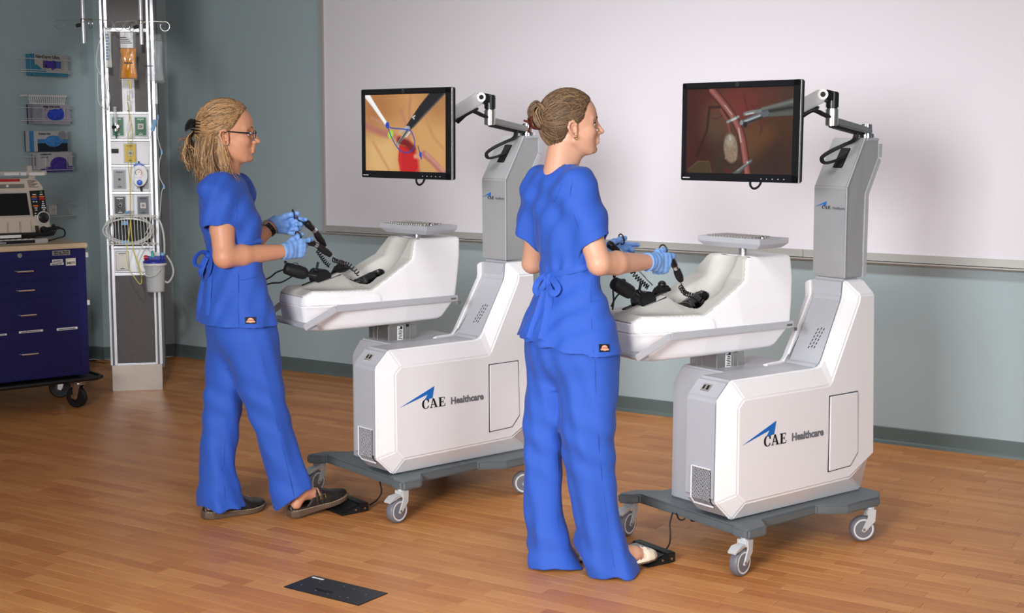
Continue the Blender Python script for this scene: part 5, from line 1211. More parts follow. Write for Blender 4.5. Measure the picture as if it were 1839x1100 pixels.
a = kq(49, 308, yb); b_ = kq(58, 297.5, yb); box(bm, (a[0], yb + .004, a[1]), (b_[0], yb + .03, b_[1]), .002); hd = obj('carry_handle', bm, M_puttyd, t)
bm = B()
for x0p, x1p in ((8, 34), (37, 47), (52, 80)):
    a = kq(x0p, 315, yb); b_ = kq(x1p, 309.5, yb); box(bm, (a[0], yb - .0012, a[1]), (b_[0], yb + .001, b_[1]))
obj('handle_labels', bm, M_label, hd)

# ---- left wall: glove cartons in wire racks
def lwp(px, py, off):
    p = onplane(px, py, P1 + LN * off, LN); return p
RL = math.atan2(LU[1], LU[0])
def lwthing(name, label, cat, px, py, off, group=None): p = lwp(px, py, off); return thing(name, label, cat, p, RL, group), p
M_carton = mat('carton_board', rgb(176, 176, 178), .6)
def carton(px0, py0, px1, py1, dep, cv, label, letters, off0=.004, end=((176, 172, 172),)):
    off = off0 + dep
    a = lwp(px0, (py0 + py1) / 2, off); b_ = lwp(px1, (py0 + py1) / 2, off)
    W = float((b_ - a) @ LU); zt = lwp((px0 + px1) / 2, py0, off)[2]; zb = lwp((px0 + px1) / 2, py1, off)[2]; Hh = zt - zb
    c = (a + b_) / 2; c[2] = zb
    t = thing('glove_carton', label, 'glove box', c, RL, 'glove cartons on the left wall')
    bm = B(); box(bm, (-W / 2, .0005, 0), (W / 2, dep, Hh), .001); obj('carton', bm, M_carton, t)
    F = frame((0, -.0006, Hh / 2), (1, 0, 0), (0, -1, 0))
    cv.build('carton_print', W, Hh, F, M_print, t)
    ce = Canvas(16, 30, end[0])
    for q in end[1:]: ce.rect(*q)
    ce.noise(9, .02, 7); ce.build('end_print', dep, Hh, frame((-W / 2 - .0007, dep / 2, Hh / 2), (0, -1, 0), (-1, 0, 0)), M_print, t)
    if letters:
        bm = B()
        for s, x, y, size, w in letters: text_mesh(bm, s, size * Hh, F @ Matrix.Translation((x * W - W / 2, Hh / 2 - y * Hh, .0004)), .0006, .0006, width=w * W)
        o = obj('carton_lettering', bm, M_ltext, t); o['kind'] = 'stuff'
    return t, W, Hh, c, dep
def glove_bunch(t, W, Hh, x, y, rx, ry, m, seed):
    bm = B(); r = random.Random(seed)
    for k in range(9):
        cx = (x - .5 + r.uniform(-.32, .32) * rx) * W; cz = Hh * (1 - y) + r.uniform(-.3, .3) * ry * Hh
        M2 = Matrix.Translation((cx, -.004, cz)) @ Matrix.Rotation(r.uniform(-1, 1), 4, 'Y')
        ball(bm, (0, 0, 0), 1.0, M2 @ Matrix.Diagonal((rx * W * .34, .007, ry * Hh * .34, 1)), 12)
    obj('glove_bunch', bm, m, t, 180)
M_gpur = mat('purple_nitrile', rgb(72, 48, 150), .5); M_gblu = mat('blue_nitrile', rgb(48, 76, 200), .5); M_gsky = mat('sky_nitrile', rgb(70, 140, 208), .5)
cv = Canvas(90, 50, (172, 168, 166)); cv.rect(0, 0, .03, 1, (30, 96, 140)); cv.poly([(0, .46), (.12, .50), (.24, .68), (.40, .82), (1, .84), (1, 1), (0, 1)], (48, 122, 146)); cv.rect(.28, .30, .80, .62, (42, 26, 84)); cv.rect(.66, .32, .80, .61, (66, 92, 156)); cv.noise(9, .03, 1)
g = carton(60, 98, 121.5, 137, .07, cv, 'topmost glove carton on left wall, teal and white with NitriDerm lettering', [('NitriDerm Ultra', .06, .19, .22, .70)], end=((58, 128, 150), (.55, 0, .8, 1, (30, 96, 140)), (.62, .1, .70, .9, (150, 200, 220)))); glove_bunch(*g[:3], .50, .46, .30, .26, M_gpur, 1)
cv = Canvas(90, 50, (168, 162, 176)); cv.rect(.0, .0, .22, 1, (150, 148, 160)); cv.ell(.60, .52, .24, .30, (44, 70, 196), .05); cv.rect(.26, .06, .40, .16, (60, 56, 72)); cv.noise(12, .04, 2)
g = carton(61, 188, 125.5, 223, .07, cv, 'grey glove carton under the white basket, oval opening with blue gloves', [('NITRILE GLOVES', .42, .14, .11, .30)], end=((150, 146, 160), (0, 0, .2, 1, (40, 40, 90)), (.5, .1, .75, .9, (110, 108, 122)))); glove_bunch(*g[:3], .60, .50, .34, .40, M_gblu, 2)
cv = Canvas(90, 50, (190, 188, 186)); cv.rect(.0, 0, .04, 1, (60, 130, 186)); cv.rect(.14, .40, 1, .62, (70, 132, 188)); cv.rect(.14, .60, 1, 1, (20, 22, 40)); cv.ell(.86, .22, .13, .22, (146, 146, 148), .1); cv.ell(.60, .50, .24, .28, (70, 146, 212), .05)
g = carton(58, 235, 121, 271.5, .075, cv, 'glove carton with white, blue and black bands and pale blue gloves showing', [('Kimberly-Clark', .18, .18, .13, .34)], end=((184, 180, 180), (.0, 0, .12, 1, (30, 30, 44)), (.62, 0, 1, 1, (60, 130, 186)))); glove_bunch(*g[:3], .60, .50, .34, .38, M_gsky, 3)
cv = Canvas(90, 50, (190, 186, 188)); cv.poly([(0, .9), (.25, .75), (1, .72), (1, 1), (0, 1)], (74, 54, 140)); cv.ell(.62, .66, .26, .42, (70, 46, 146), .04); cv.rect(0, .96, 1, 1, (60, 44, 130)); cv.rect(.22, .25, .235, .92, (230, 228, 228)); cv.noise(8, .03, 4)
g = carton(67, 273, 130, 308.5, .07, cv, 'lowest glove carton on left wall, white with a purple glove arch', [('EXAMINATION', .10, .14, .10, .30), ('GLOVES', .10, .27, .10, .20)], end=((184, 180, 182), (.2, .1, .35, .9, (120, 116, 128)), (.6, .15, .8, .7, (110, 106, 120)))); glove_bunch(*g[:3], .62, .66, .34, .5, M_gpur, 4)
def rack(px0, py0, px1, py1, label, gapl=.42, gapr=.80, dep=.085):
    off = dep + .006; a = lwp(px0, (py0 + py1) / 2, off); b_ = lwp(px1, (py0 + py1) / 2, off); W = float((b_ - a) @ LU); c = (a + b_) / 2
    zt = lwp((px0 + px1) / 2, py0, off)[2]; zb = lwp((px0 + px1) / 2, py1, off)[2]; c[2] = zb; Hh = zt - zb
    t = thing('wire_rack', label, 'wire rack', c, RL, 'wire glove racks on the left wall')
    for x0, x1, s in ((-W / 2, -W / 2 + W * gapl, 1), (-W / 2 + W * gapr, W / 2, -1)):
        e = x0 if s == 1 else x1; i = x1 if s == 1 else x0
        bm = B(); tube(bm, [(e, off - .001, Hh), (e, 0, Hh), (i, 0, Hh), (i, 0, 0), (e, 0, 0), (e, off - .001, 0)], .0021, 6); obj('rack_wire', bm, M_wire, t)
    bm = B(); tube(bm, [(-W / 2, off - .004, -.012), (-W / 2, .004, -.012), (W / 2, .004, -.012), (W / 2, off - .004, -.012)], .0021, 6); obj('rack_shelf_wire', bm, M_wire, t)
rack(45, 106.5, 127, 126.5, 'wire rack round the topmost glove carton'); rack(48.5, 194, 130, 213.5, 'wire rack round the grey glove carton', .40, .82); rack(52, 281, 133, 302, 'wire rack round the lowest glove carton', .40, .84)
rack(70, 366, 137, 385, 'empty wire rack behind the defibrillator', .48, .80)
# white slotted basket
off = .085; a = lwp(50, 178, off); b_ = lwp(120, 178, off); W = float((b_ - a) @ LU); zt = lwp(85, 170.5, off)[2]; zb = lwp(85, 187.5, off)[2]; c = (a + b_) / 2; c[2] = zb; Hh = zt - zb
t = thing('slotted_basket', 'small white slotted plastic basket between two glove cartons', 'basket', c, RL)
def bpt(u, v, k): # corner helper: u along, v depth, k height fraction
    s = 1 - .10 * (1 - k); return Vector((u * W / 2 * s, v, k * Hh))
bm = B(); box(bm, (-W / 2 * .9, .006, 0), (W / 2 * .9, off - .002, .004)); obj('basket_floor', bm, M_wire, t)
bm = B(); box(bm, (-W / 2, -.003, Hh - .012), (W / 2, .004, Hh), .001); box(bm, (-W / 2, -.003, Hh - .012), (-W / 2 + .006, off - .002, Hh), .001); box(bm, (W / 2 - .006, -.003, Hh - .012), (W / 2, off - .002, Hh), .001); box(bm, (-W / 2, off - .006, Hh - .012), (W / 2, off - .002, Hh), .001); obj('basket_rim', bm, M_wire, t)
bm = B(); box(bm, (-W / 2 * .91, .002, 0), (W / 2 * .91, .008, .010), .001); obj('basket_base_band', bm, M_wire, t)
for k in range(18):
    u = -1 + 2 * (k + .5) / 18; p0 = bpt(u, .004, 0); p1 = bpt(u, .001, 1); bm = B(); hull(bm, [p0 + Vector((-.0035, 0, 0)), p0 + Vector((.0035, 0, 0)), p0 + Vector((-.0035, .003, 0)), p0 + Vector((.0035, .003, 0)), p1 + Vector((-.004, 0, -.004)), p1 + Vector((.004, 0, -.004)), p1 + Vector((-.004, .003, -.004)), p1 + Vector((.004, .003, -.004))]); obj('basket_slat', bm, M_wire, t)
# wall socket
p = lwp(95.5, 376.5, .004); t = thing('wall_socket', 'pale wall socket plate beside the defibrillator', 'wall socket', p, RL)
bm = B(); box(bm, (-.036, 0, -.03), (.036, .0035, .03), .001); obj('socket_plate', bm, M_label, t); bm = B()
for s in (-1, 1): box(bm, (.004 + s * .006 - .001, -.001, -.006), (.004 + s * .006 + .001, .001, .006))
obj('socket_slots', bm, M_dark, t)
# ---- floor box plate
q = [fl(509.6, 1054.3), fl(562.3, 1033.7), fl(696, 1065.4), fl(645, 1086.5)]
c = sum(q) / 4; ang = math.atan2(*(q[2] - q[1])[[1, 0]]); L = np.linalg.norm(q[2] - q[1]); Wd = np.linalg.norm(q[1] - q[0])
t = thing('floor_plate', 'black metal floor box cover set in the wood floor', 'floor plate', c, ang)
bm = B(); prism(bm, [(-L / 2, -Wd / 2), (L / 2, -Wd / 2), (L / 2, Wd / 2), (-L / 2, Wd / 2)], -.004, .003, .001); obj('cover', bm, mat('floor_plate_black', rgb(32, 33, 36), .45, noise=.15, nscale=20), t)
bm = B(); box(bm, (-L / 2 + .012, Wd / 2 - .024, .0025), (-L / 2 + .066, Wd / 2 - .014, .0042), .001); obj('cover_slot_label', bm, M_label, t)
bm = B(); tube(bm, [(-.06, -.03, .0034), (-.02, -.035, .0036), (.01, -.028, .0034)], .003, 6, smooth=4); obj('lift_ring', bm, M_blackm, t)
bm = B()
for x, y in ((-.10, .03), (-.05, -.045), (0, .045), (.05, .04), (.09, -.04), (.12, .02), (.01, -.05), (.06, -.045), (-.13, -.03)): cyl(bm, (x, y, .0028), (x, y, .0038), .0032, n=8)
o = obj('cover_screws', bm, M_grey2, t); o['kind'] = 'stuff'
# ================================================================ people
M_skinL = mat('skin_warm', rgb(212, 152, 120), 0.45, noise=.04, nscale=60, sss=.12, bump=.03, bscale=500)
M_skinR = mat('skin_fair', rgb(216, 164, 136), 0.45, noise=.04, nscale=60, sss=.12, bump=.03, bscale=500)
M_scrub = mat('royal_blue_scrub', rgb(44, 89, 188), 0.75, noise=.03, nscale=25, sheen=.12, bump=.10, bscale=900)
M_scrubd = mat('scrub_seam', rgb(46, 84, 176), 0.8)
M_glove = mat('blue_glove', rgb(126, 170, 232), 0.5, noise=.03, sss=.05)
M_eye = mat('eye_white', rgb(196, 188, 180), .35); M_iris = mat('iris_brown', rgb(64, 46, 36), .2)
M_lip = mat('lip', rgb(186, 100, 92), .4); M_brow = mat('brow', rgb(88, 62, 44), .7)
M_blond = mat('blonde_hair', rgb(164, 128, 88), .40, noise=.10, nscale=60, island=.72); M_blondd = mat('blonde_base', rgb(112, 82, 54), .6, noise=.15, nscale=50)
M_brun = mat('light_brown_hair', rgb(118, 92, 66), .40, noise=.10, nscale=60, island=.62); M_brund = mat('brown_base', rgb(84, 64, 46), .6, noise=.15, nscale=50)
M_tort = mat('tortoise_clip', rgb(84, 40, 26), .2, noise=.4, nscale=90); M_leather = mat('black_leather', rgb(40, 35, 33), .36, noise=.1, nscale=80, bump=.1, bscale=300)
M_sole = mat('brown_sole', rgb(98, 78, 64), .55, noise=.08); M_cream = mat('cream_leather', rgb(228, 216, 196), .45, noise=.03); M_brass = mat('brass', rgb(190, 160, 96), .3, metal=.9); M_thread = mat('pale_thread', rgb(206, 184, 150), .7)
M_peach = mat('peach_print', rgb(232, 176, 148), .6); M_gold = mat('gold', rgb(210, 170, 90), .25, metal=1.0)

def fdir(deg): a = math.radians(deg); return np.array([math.cos(a), math.sin(a), 0]), np.array([math.sin(a), -math.cos(a), 0])
def st(py, pl, pr, Y, F, ratio=.65, dx=0):
    c = at((pl + pr) / 2 + dx, py, Y); w = (at(pr, py, Y)[0] - at(pl, py, Y)[0]) / 2; f, r = fdir(F)
    a = w / math.sqrt(r[0] ** 2 + (ratio * f[0]) ** 2)
    return (float(c[2]), float(c[0]), float(c[1]), a, a * ratio, math.atan2(r[1], r[0]))

def hand_prims(W, d, dors, thumb_side, curl, thumb, s=1.0):
    """finger and palm cones. d towards the knuckles, dors = back of the hand, thumb_side = unit vector to the thumb"""
    d = np.array(d, float); d /= np.linalg.norm(d); z = np.array(dors, float); z = z - d * (z @ d); z /= np.linalg.norm(z)
    y = np.array(thumb_side, float); y = y - d * (y @ d) - z * (y @ z); y /= np.linalg.norm(y)
    T = lambda p: W + s * (p[0] * d + p[1] * y + p[2] * z)
    out = []
    kn = [(.084, .029, .002), (.087, .010, .004), (.083, -.009, .003), (.076, -.026, .0)]
    ln = [(.040, .025, .021), (.044, .028, .022), (.041, .026, .021), (.032, .020, .018)]
    for i in range(4):
        b = (.012, .016 - .011 * i, 0); out.append((T(b), T(kn[i]), .0155 * s, .0115 * s))
        p = np.array(kn[i]); a = 0.0
        for j in range(3):
            a += math.radians(curl[i][j]); q = p + ln[i][j] * np.array([math.cos(a), (.03, .0, -.03, -.06)[i] , -math.sin(a)])
            out.append((T(p), T(q), (.0092, .0085, .0078)[j] * s, (.0085, .0078, .0068)[j] * s)); p = q
    tb = [np.array(p) for p in thumb]
    rr = (.0135, .0108, .0095, .0080)
    for j in range(3): out.append((T(tb[j]), T(tb[j + 1]), rr[j] * s, rr[j + 1] * s))
    out.append((T((.020, .010, -.006)), T((.060, .0, -.006)), .0165 * s, .014 * s))
    return out, T
TH_UP = [(.016, .020, -.006), (.048, .040, -.014), (.078, .050, -.018), (.102, .056, -.020)]
TH_WRAP = [(.016, .020, -.008), (.050, .038, -.022), (.080, .036, -.036), (.100, .026, -.046)]

def head_prims(f, T, R, s):
    """add the head to the field; T maps head space (x forward, y left, z up, origin between the ears)"""
    def E(c, r, k, op='u'): f.ell(T(c), np.array(r) * s, k * s, R, op)
    def Cn(a, b, ra, rb, k, op='u'): f.cone(T(a), T(b), ra * s, rb * s, k * s, op)
    E((-.014, 0, .047), (.098, .074, .090), .01)
    E((.030, 0, .040), (.062, .062, .072), .02)
    E((.034, 0, -.022), (.053, .056, .074), .025)
    E((.030, 0, -.052), (.052, .047, .036), .02)
    for sy in (-1, 1):
        Cn((.0, sy * .054, -.040), (.062, sy * .022, -.078), .016, .013, .025)
        E((.058, sy * .036, -.012), (.024, .020, .022), .02)
        Cn((.080, sy * .012, .036), (.066, sy * .045, .034), .009, .008, .014)
    E((.078, 0, -.077), (.015, .018, .013), .016)
    Cn((.085, 0, .029), (.110, 0, -.0115), .0068, .0080, .010)
    E((.1105, 0, -.0140), (.0090, .0092, .0080), .006)
    for sy in (-1, 1): E((.097, sy * .0115, -.0175), (.010, .0065, .0065), .006)
    Cn((.094, 0, -.028), (.089, 0, -.052), .0075, .0105, .012)
    for sy in (-1, 1): E((.088, sy * .032, .016), (.016, .018, .0125), .014, 's')
    Cn((.0940, -.011, -.0415), (.0940, .011, -.0415), .0056, .0056, .008); Cn((.0922, -.010, -.0525), (.0922, .010, -.0525), .0060, .0060, .008)
    for sy in (-1, 1): Cn((.0915, 0, -.0415), (.080, sy * .023, -.046), .0055, .003, .006); Cn((.089, 0, -.053), (.080, sy * .022, -.047), .006, .003, .006)
    Cn((.0992, -.020, -.0470), (.0992, .020, -.0470), .0022, .0022, .003, 's')
    E((.096, 0, -.0635), (.008, .022, .004), .006, 's')
    for sy in (-1, 1):
        Cn((.0745, sy * .022, .0215), (.0685, sy * .043, .0200), .0068, .0060, .006)      # upper lid
        Cn((.0740, sy * .023, .0055), (.0675, sy * .042, .0065), .0058, .0050, .006)
        # ear: rim, bowl and lobe
        P = [(.006, .070, -.020), (.004, .076, -.004), (.004, .080, .016), (-.006, .085, .027), (-.019, .088, .022), (-.024, .088, .006), (-.016, .083, -.014), (-.004, .075, -.028), (.004, .071, -.024)]
        for a, b in zip(P, P[1:]): Cn((a[0], sy * a[1], a[2]), (b[0], sy * b[1], b[2]), .0048, .0048, .004)
        E((-.008, sy * .075, .003), (.014, .006, .022), .005)
        E((-.003, sy * .079, .003), (.007, .006, .011), .004, 's')

def hair_dir_path(s, e, n, bias=None):
    s = np.array(s, float); e = np.array(e, float); out = []
    for t in np.linspace(0, 1, n):
        v = (1 - t) * s + t * e
        if bias is not None: v = v + np.array(bias) * math.sin(math.pi * t)
        out.append(v / np.linalg.norm(v))
    return out

def shoe_frame(heel, fwd_deg, pitch=0.0, roll=0.0):
    return Matrix.Translation(heel) @ Matrix.Rotation(math.radians(fwd_deg), 4, 'Z') @ Matrix.Rotation(-math.radians(pitch), 4, 'Y')

class Person:
    def __init__(s, name, label, base, F):
        s.root = thing(name, label, 'person', base, 0); s.inv = Matrix.Translation(-Vector(base)); s.F = F; s.f, s.r = fdir(F)
    def mesh(s, name, V, Q, m, angle=180, parent=None): return np_mesh(name, V, Q, m, parent or s.root, angle, s.inv)
    def obj(s, name, bm, m, angle=35, parent=None):
        bm.transform(s.inv); return obj(name, bm, m, parent or s.root, angle)

def shell_field(lo, hi, h, build, thick, disp=None, build2=None):
    """cloth: closed outline minus its inside (the inside runs on through hems and cuffs)"""
    fo = Field(lo, hi, h); build(fo, 0.0, False); fi = Field(lo, hi, h); build(fi, thick, True)
    if disp is not None:
        d = disp(fo.ax[0][:, None, None], fo.ax[1][None, :, None], fo.ax[2][None, None, :]).astype(np.float32); fo.F += d; fi.F += d
    fo.F = np.maximum(fo.F, -fi.F)
    if build2 is not None:                                           # the trunk alone stays closed under the arms
        a = Field(lo, hi, h); build2(a, 0.0, False); b = Field(lo, hi, h); build2(b, thick, True)
        if disp is not None: a.F += d; b.F += d
        fo.F = np.minimum(fo.F, np.maximum(a.F, -b.F))
    return fo
def capped(f, a, b, ra, rb, n, k, ext):
    """cone from a to b cut flat at b with normal n (n points out of the sleeve); ext lengthens it instead"""
    a = np.array(a, float); b = np.array(b, float); n = np.array(n, float) / np.linalg.norm(n)
    ax = (b - a) / np.linalg.norm(b - a); e = b + ax * .07; re = rb + (rb - ra) * .07 / np.linalg.norm(b - a)
    if ext: f.cone(a, e, ra, re, k); return
    m = max(ra, rb) + k + .02
    sl, X, Y, Z = f.sub(np.minimum(a, e) - m, np.maximum(a, e) + m)
    d = e - a; t = np.clip(((X - a[0]) * d[0] + (Y - a[1]) * d[1] + (Z - a[2]) * d[2]) / (d @ d), 0, 1)
    q = np.sqrt((X - a[0] - t * d[0]) ** 2 + (Y - a[1] - t * d[1]) ** 2 + (Z - a[2] - t * d[2]) ** 2) - (ra + (re - ra) * t)
    q = np.maximum(q, (X - b[0]) * n[0] + (Y - b[1]) * n[1] + (Z - b[2]) * n[2])
    f.put(sl, q.astype(np.float32), k)
def ribbon(bm, pts, w, nrm, th=.12, smooth=5):
    tube(bm, pts, w / 2, 8, smooth=smooth, flat=th, up=nrm)
def surf(bvh, px, py, off=.004):
    d = ray(px, py); d = d / np.linalg.norm(d); h = bvh.ray_cast(Vector(O0), Vector(d))
    if h[0] is None: return None
    return np.array(h[0]) - d * off
def seam(P, bvh, pts, name, r=.0013, m=None, off=.0004):
    q = [surf(bvh, x, y, off) for x, y in pts]; q = [p for p in q if p is not None]
    if len(q) < 2: return
    bm = B(); tube(bm, q, r, 5, smooth=4); return P.obj(name, bm, m or M_scrubd)
def bvh_of(V, Q): return BVHTree.FromPolygons([tuple(v) for v in V], [tuple(int(i) for i in q) for q in Q])

def make_shoe_clog(P, heel, deg, pitch, L=.272, side=1):
    """closed clog, brown rocker sole; local x to the toe"""
    M = np.array(shoe_frame(heel, deg, pitch)); Rm = M[:3, :3]; o = M[:3, 3]
    def W(V): return V @ Rm.T + o
    sh = P.root_shoe = bpy.data.objects.new('shoe', None)
    COL.objects.link(sh); sh.parent = P.root
    h = .0032
    f = Field((-.03, -.07, -.02), (L + .03, .07, .13), h)
    def outline(X, k=1.0): return k * np.interp(X, [-.01, .0, .03, .08, .13, .18, .22, .25, L - .006, L], [0, .018, .031, .033, .036, .046, .046, .038, .020, 0])
    X = f.ax[0][:, None, None]; Y = f.ax[1][None, :, None]; Z = f.ax[2][None, None, :]
    w = outline(X); cyl_ = -side * .006 * np.sin(np.clip(X / L, 0, 1) * math.pi)
    lat = np.maximum(np.abs(Y - cyl_) - w, np.maximum(X - L + .004, .002 - X))
    top = np.interp(X, [-.02, .0, .06, .12, .18, .24, L], [.036, .036, .030, .026, .024, .026, .030])
    bot = np.interp(X, [-.02, .0, .02, .20, .24, L], [.006, .004, 0, 0, .004, .014])
    def smax(a, b, k): hh = np.maximum(k - np.abs(a - b), 0) / k; return np.maximum(a, b) + hh * hh * k * .25
    f.F = smax(smax(lat - .003, Z - top, .006), bot - Z, .006).astype(np.float32)
    V, Q = f.mesh(1); P.mesh('shoe_sole', W(V), Q, M_sole, 180, sh)
    up = np.interp(X, [-.02, .0, .03, .07, .10, .13, .17, .21, .24, L], [.060, .060, .052, .060, .086, .094, .080, .062, .056, .042])
    rnd = up - .030 * np.clip(np.abs(Y - cyl_) / np.maximum(w, .01), 0, 1.2) ** 2.5
    body = smax(smax(lat - .0005, Z - rnd, .014), (top - .004) - Z, .002)
    inner = np.maximum(lat + .006, -(X - .010)); inner = np.maximum(inner, X - .115); inner = np.maximum(inner, top + .004 - Z)
    f.F = np.maximum(body, -inner).astype(np.float32)
    V, Q = f.mesh(1); P.mesh('shoe_upper', W(V), Q, M_leather, 180, sh)
    bm = B(); xs = np.linspace(.006, L - .026, 26)
    for sy in (-1, 1):
        for k in range(0, 25):
            x = (xs[k] + xs[k + 1]) / 2; dx = (xs[k + 1] - xs[k]) * .34
            p = [(xx, float(np.interp(xx, X.ravel(), cyl_.ravel()) + sy * (outline(xx) + .0042)), float(np.interp(xx, [-.02, .0, .06, .12, .18, .24, L], [.036, .036, .030, .026, .024, .026, .030]) - .001)) for xx in (x - dx, x + dx)]
            tube(bm, [W(np.array(q)[None])[0] for q in p], .0011, 4)
    o_ = P.obj('shoe_stitching', bm, M_thread, 35, sh); o_['kind'] = 'stuff'
    for xs_ in (.128, .150):
        bm = B(); pts = []
        for a in np.linspace(-.1, math.pi + .1, 12):
            zz = float(np.interp(xs_, [.10, .13, .17], [.086, .094, .080])); c = float(np.interp(xs_, X.ravel(), cyl_.ravel())); ww = outline(xs_) + .003
            z = .030 + (zz - .027) * max(0, math.sin(a)) ** .55 ; pts.append((xs_ + .004 * math.cos(a), c + ww * math.cos(a), z))
        tube(bm, [W(np.array(q)[None])[0] for q in pts], .0075, 8, flat=.25, up=Rm[:, 2]); P.obj('shoe_strap', bm, M_leather, 35, sh)
        bm = B(); c = float(np.interp(xs_, X.ravel(), cyl_.ravel())); ww = outline(xs_) + .0055
        q = [(xs_ - .008, c - ww, .048), (xs_ + .008, c - ww, .048), (xs_ + .008, c - ww + .004, .066), (xs_ - .008, c - ww + .004, .066)]
        tube(bm, [W(np.array(k)[None])[0] for k in q], .0014, 6, closed=True); P.obj('shoe_buckle', bm, M_brass, 35, sh)
    return W
def make_shoe_flat(P, heel, deg, pitch, L=.238, side=1):
    M = np.array(shoe_frame(heel, deg, pitch)); Rm = M[:3, :3]; o = M[:3, 3]
    def W(V): return V @ Rm.T + o
    sh = bpy.data.objects.new('shoe', None); COL.objects.link(sh); sh.parent = P.root
    f = Field((-.02, -.06, -.01), (L + .02, .06, .09), .003)
    X = f.ax[0][:, None, None]; Y = f.ax[1][None, :, None]; Z = f.ax[2][None, None, :]
    w = np.interp(X, [-.005, .0, .03, .08, .13, .17, .20, L - .012, L], [0, .014, .027, .028, .033, .040, .037, .020, 0]); c = -side * .006 * np.sin(np.clip(X / L, 0, 1) * math.pi); lat = np.maximum(np.abs(Y - c) - w, np.maximum(X - L + .003, .001 - X))
    def smax(a, b, k): hh = np.maximum(k - np.abs(a - b), 0) / k; return np.maximum(a, b) + hh * hh * k * .25
    f.F = smax(smax(lat - .001, Z - .007, .004), -Z, .003).astype(np.float32); V, Q = f.mesh(1); P.mesh('shoe_sole', W(V), Q, M_sole, 180, sh)
    up = np.interp(X, [-.01, .0, .05, .10, .15, .18, .21, L], [.052, .052, .040, .034, .040, .046, .038, .020])
    body = smax(smax(lat, Z - (up - .018 * np.clip(np.abs(Y - c) / np.maximum(w, .01), 0, 1.2) ** 3), .012), .006 - Z, .002)
    inner = np.maximum(np.maximum(lat + .0045, .010 - Z), np.maximum(X - .165, .005 - X))
    f.F = np.maximum(body, -inner).astype(np.float32); V, Q = f.mesh(1); P.mesh('shoe_upper', W(V), Q, M_cream, 180, sh)
    bm = B(); cc = float(np.interp(.170, X.ravel(), c.ravel()))
    for s in (-1, 1): tube(bm, [W(np.array(q)[None])[0] for q in ((.170, cc, .047), (.172, cc + s * .010, .052), (.180, cc + s * .016, .047), (.176, cc + s * .006, .046), (.170, cc, .047))], .0022, 6, smooth=4)
    P.obj('shoe_bow', bm, M_cream, 35, sh)
    return W
def patch(P, bvh, px, py, w, h):
    p = surf(bvh, px, py, .003); a = surf(bvh, px + 6, py, .003); b_ = surf(bvh, px, py - 6, .003)
    ex = Vector(a - p).normalized(); ey = Vector(b_ - p); ey = (ey - ex * ey.dot(ex)).normalized(); nz = ex.cross(ey)
    F = Matrix(((ex.x, ey.x, nz.x, p[0]), (ex.y, ey.y, nz.y, p[1]), (ex.z, ey.z, nz.z, p[2]), (0, 0, 0, 1)))
    bm = B(); prism(bm, [(-w / 2, -h / 2), (w / 2, -h / 2), (w / 2, h / 2), (-w / 2, h / 2)], -.002, .001, M=F); o = P.obj('brand_patch', bm, M_blackm); o['label'] = 'small black brand patch with a peach horseshoe mark'
    bm = B(); pts = []
    for t in np.linspace(0, 2 * math.pi, 40, endpoint=False): pts.append((w * .30 * math.cos(t) * (1 + .28 * max(0, -math.sin(t)) ** 4 * abs(math.cos(t)) * 2), h * .36 * math.sin(t)))
    prism(bm, pts, .0009, .0016, M=F); box(bm, (-w * .42, -h * .30, .0009), (-w * .20, -h * .10, .0016), 0, F); box(bm, (w * .20, -h * .30, .0009), (w * .42, -h * .10, .0016), 0, F); P.obj('patch_mark', bm, M_peach, 35, o)
    bm = B(); box(bm, (-w * .26, -h * .04, .0015), (w * .26, h * .06, .0021), 0, F); P.obj('patch_band', bm, M_red, 35, o)

def eyes_etc(P, T, R, s, brow_m, side=(-1, 1)):
    for sy in side:
        c = T((.0725, sy * .0325, .0135)); bm = B(); ball(bm, c, .0112 * s, n=18); e = P.obj('eye', bm, M_eye, 180)
        fwd = R @ np.array([math.cos(.25), sy * math.sin(.25), 0]); bm = B(); ball(bm, c + fwd * .0056 * s, .0066 * s, n=14); P.obj('iris', bm, M_iris, 180, e)
        bm = B(); pts = [T(q) for q in ((.093, sy * .012, .033), (.090, sy * .024, .0385), (.080, sy * .037, .0385), (.068, sy * .046, .034))]; tube(bm, pts, [.0016, .0030, .0026, .0012], 6, smooth=4, flat=.7); P.obj('eyebrow', bm, brow_m, 180)
        bm = B(); pts = [T(q) for q in ((.0825, sy * .021, .0165), (.0835, sy * .030, .0195), (.0785, sy * .040, .0185), (.071, sy * .046, .0150))]; tube(bm, pts, .0019, 5, smooth=3); P.obj('eyelash', bm, M_blackm, 180)
    bm = B(); 
    for z, xx, r in ((-.0420, .0990, .0036), (-.0522, .0975, .0042)): tube(bm, [T(q) for q in ((.080, -.022, -.0470), (xx - .007, -.012, z), (xx, 0, z), (xx - .007, .012, z), (.080, .022, -.0470))], [.0012, r * .8, r, r * .8, .0012], 8, smooth=4)
    P.obj('lips', bm, M_lip, 180)

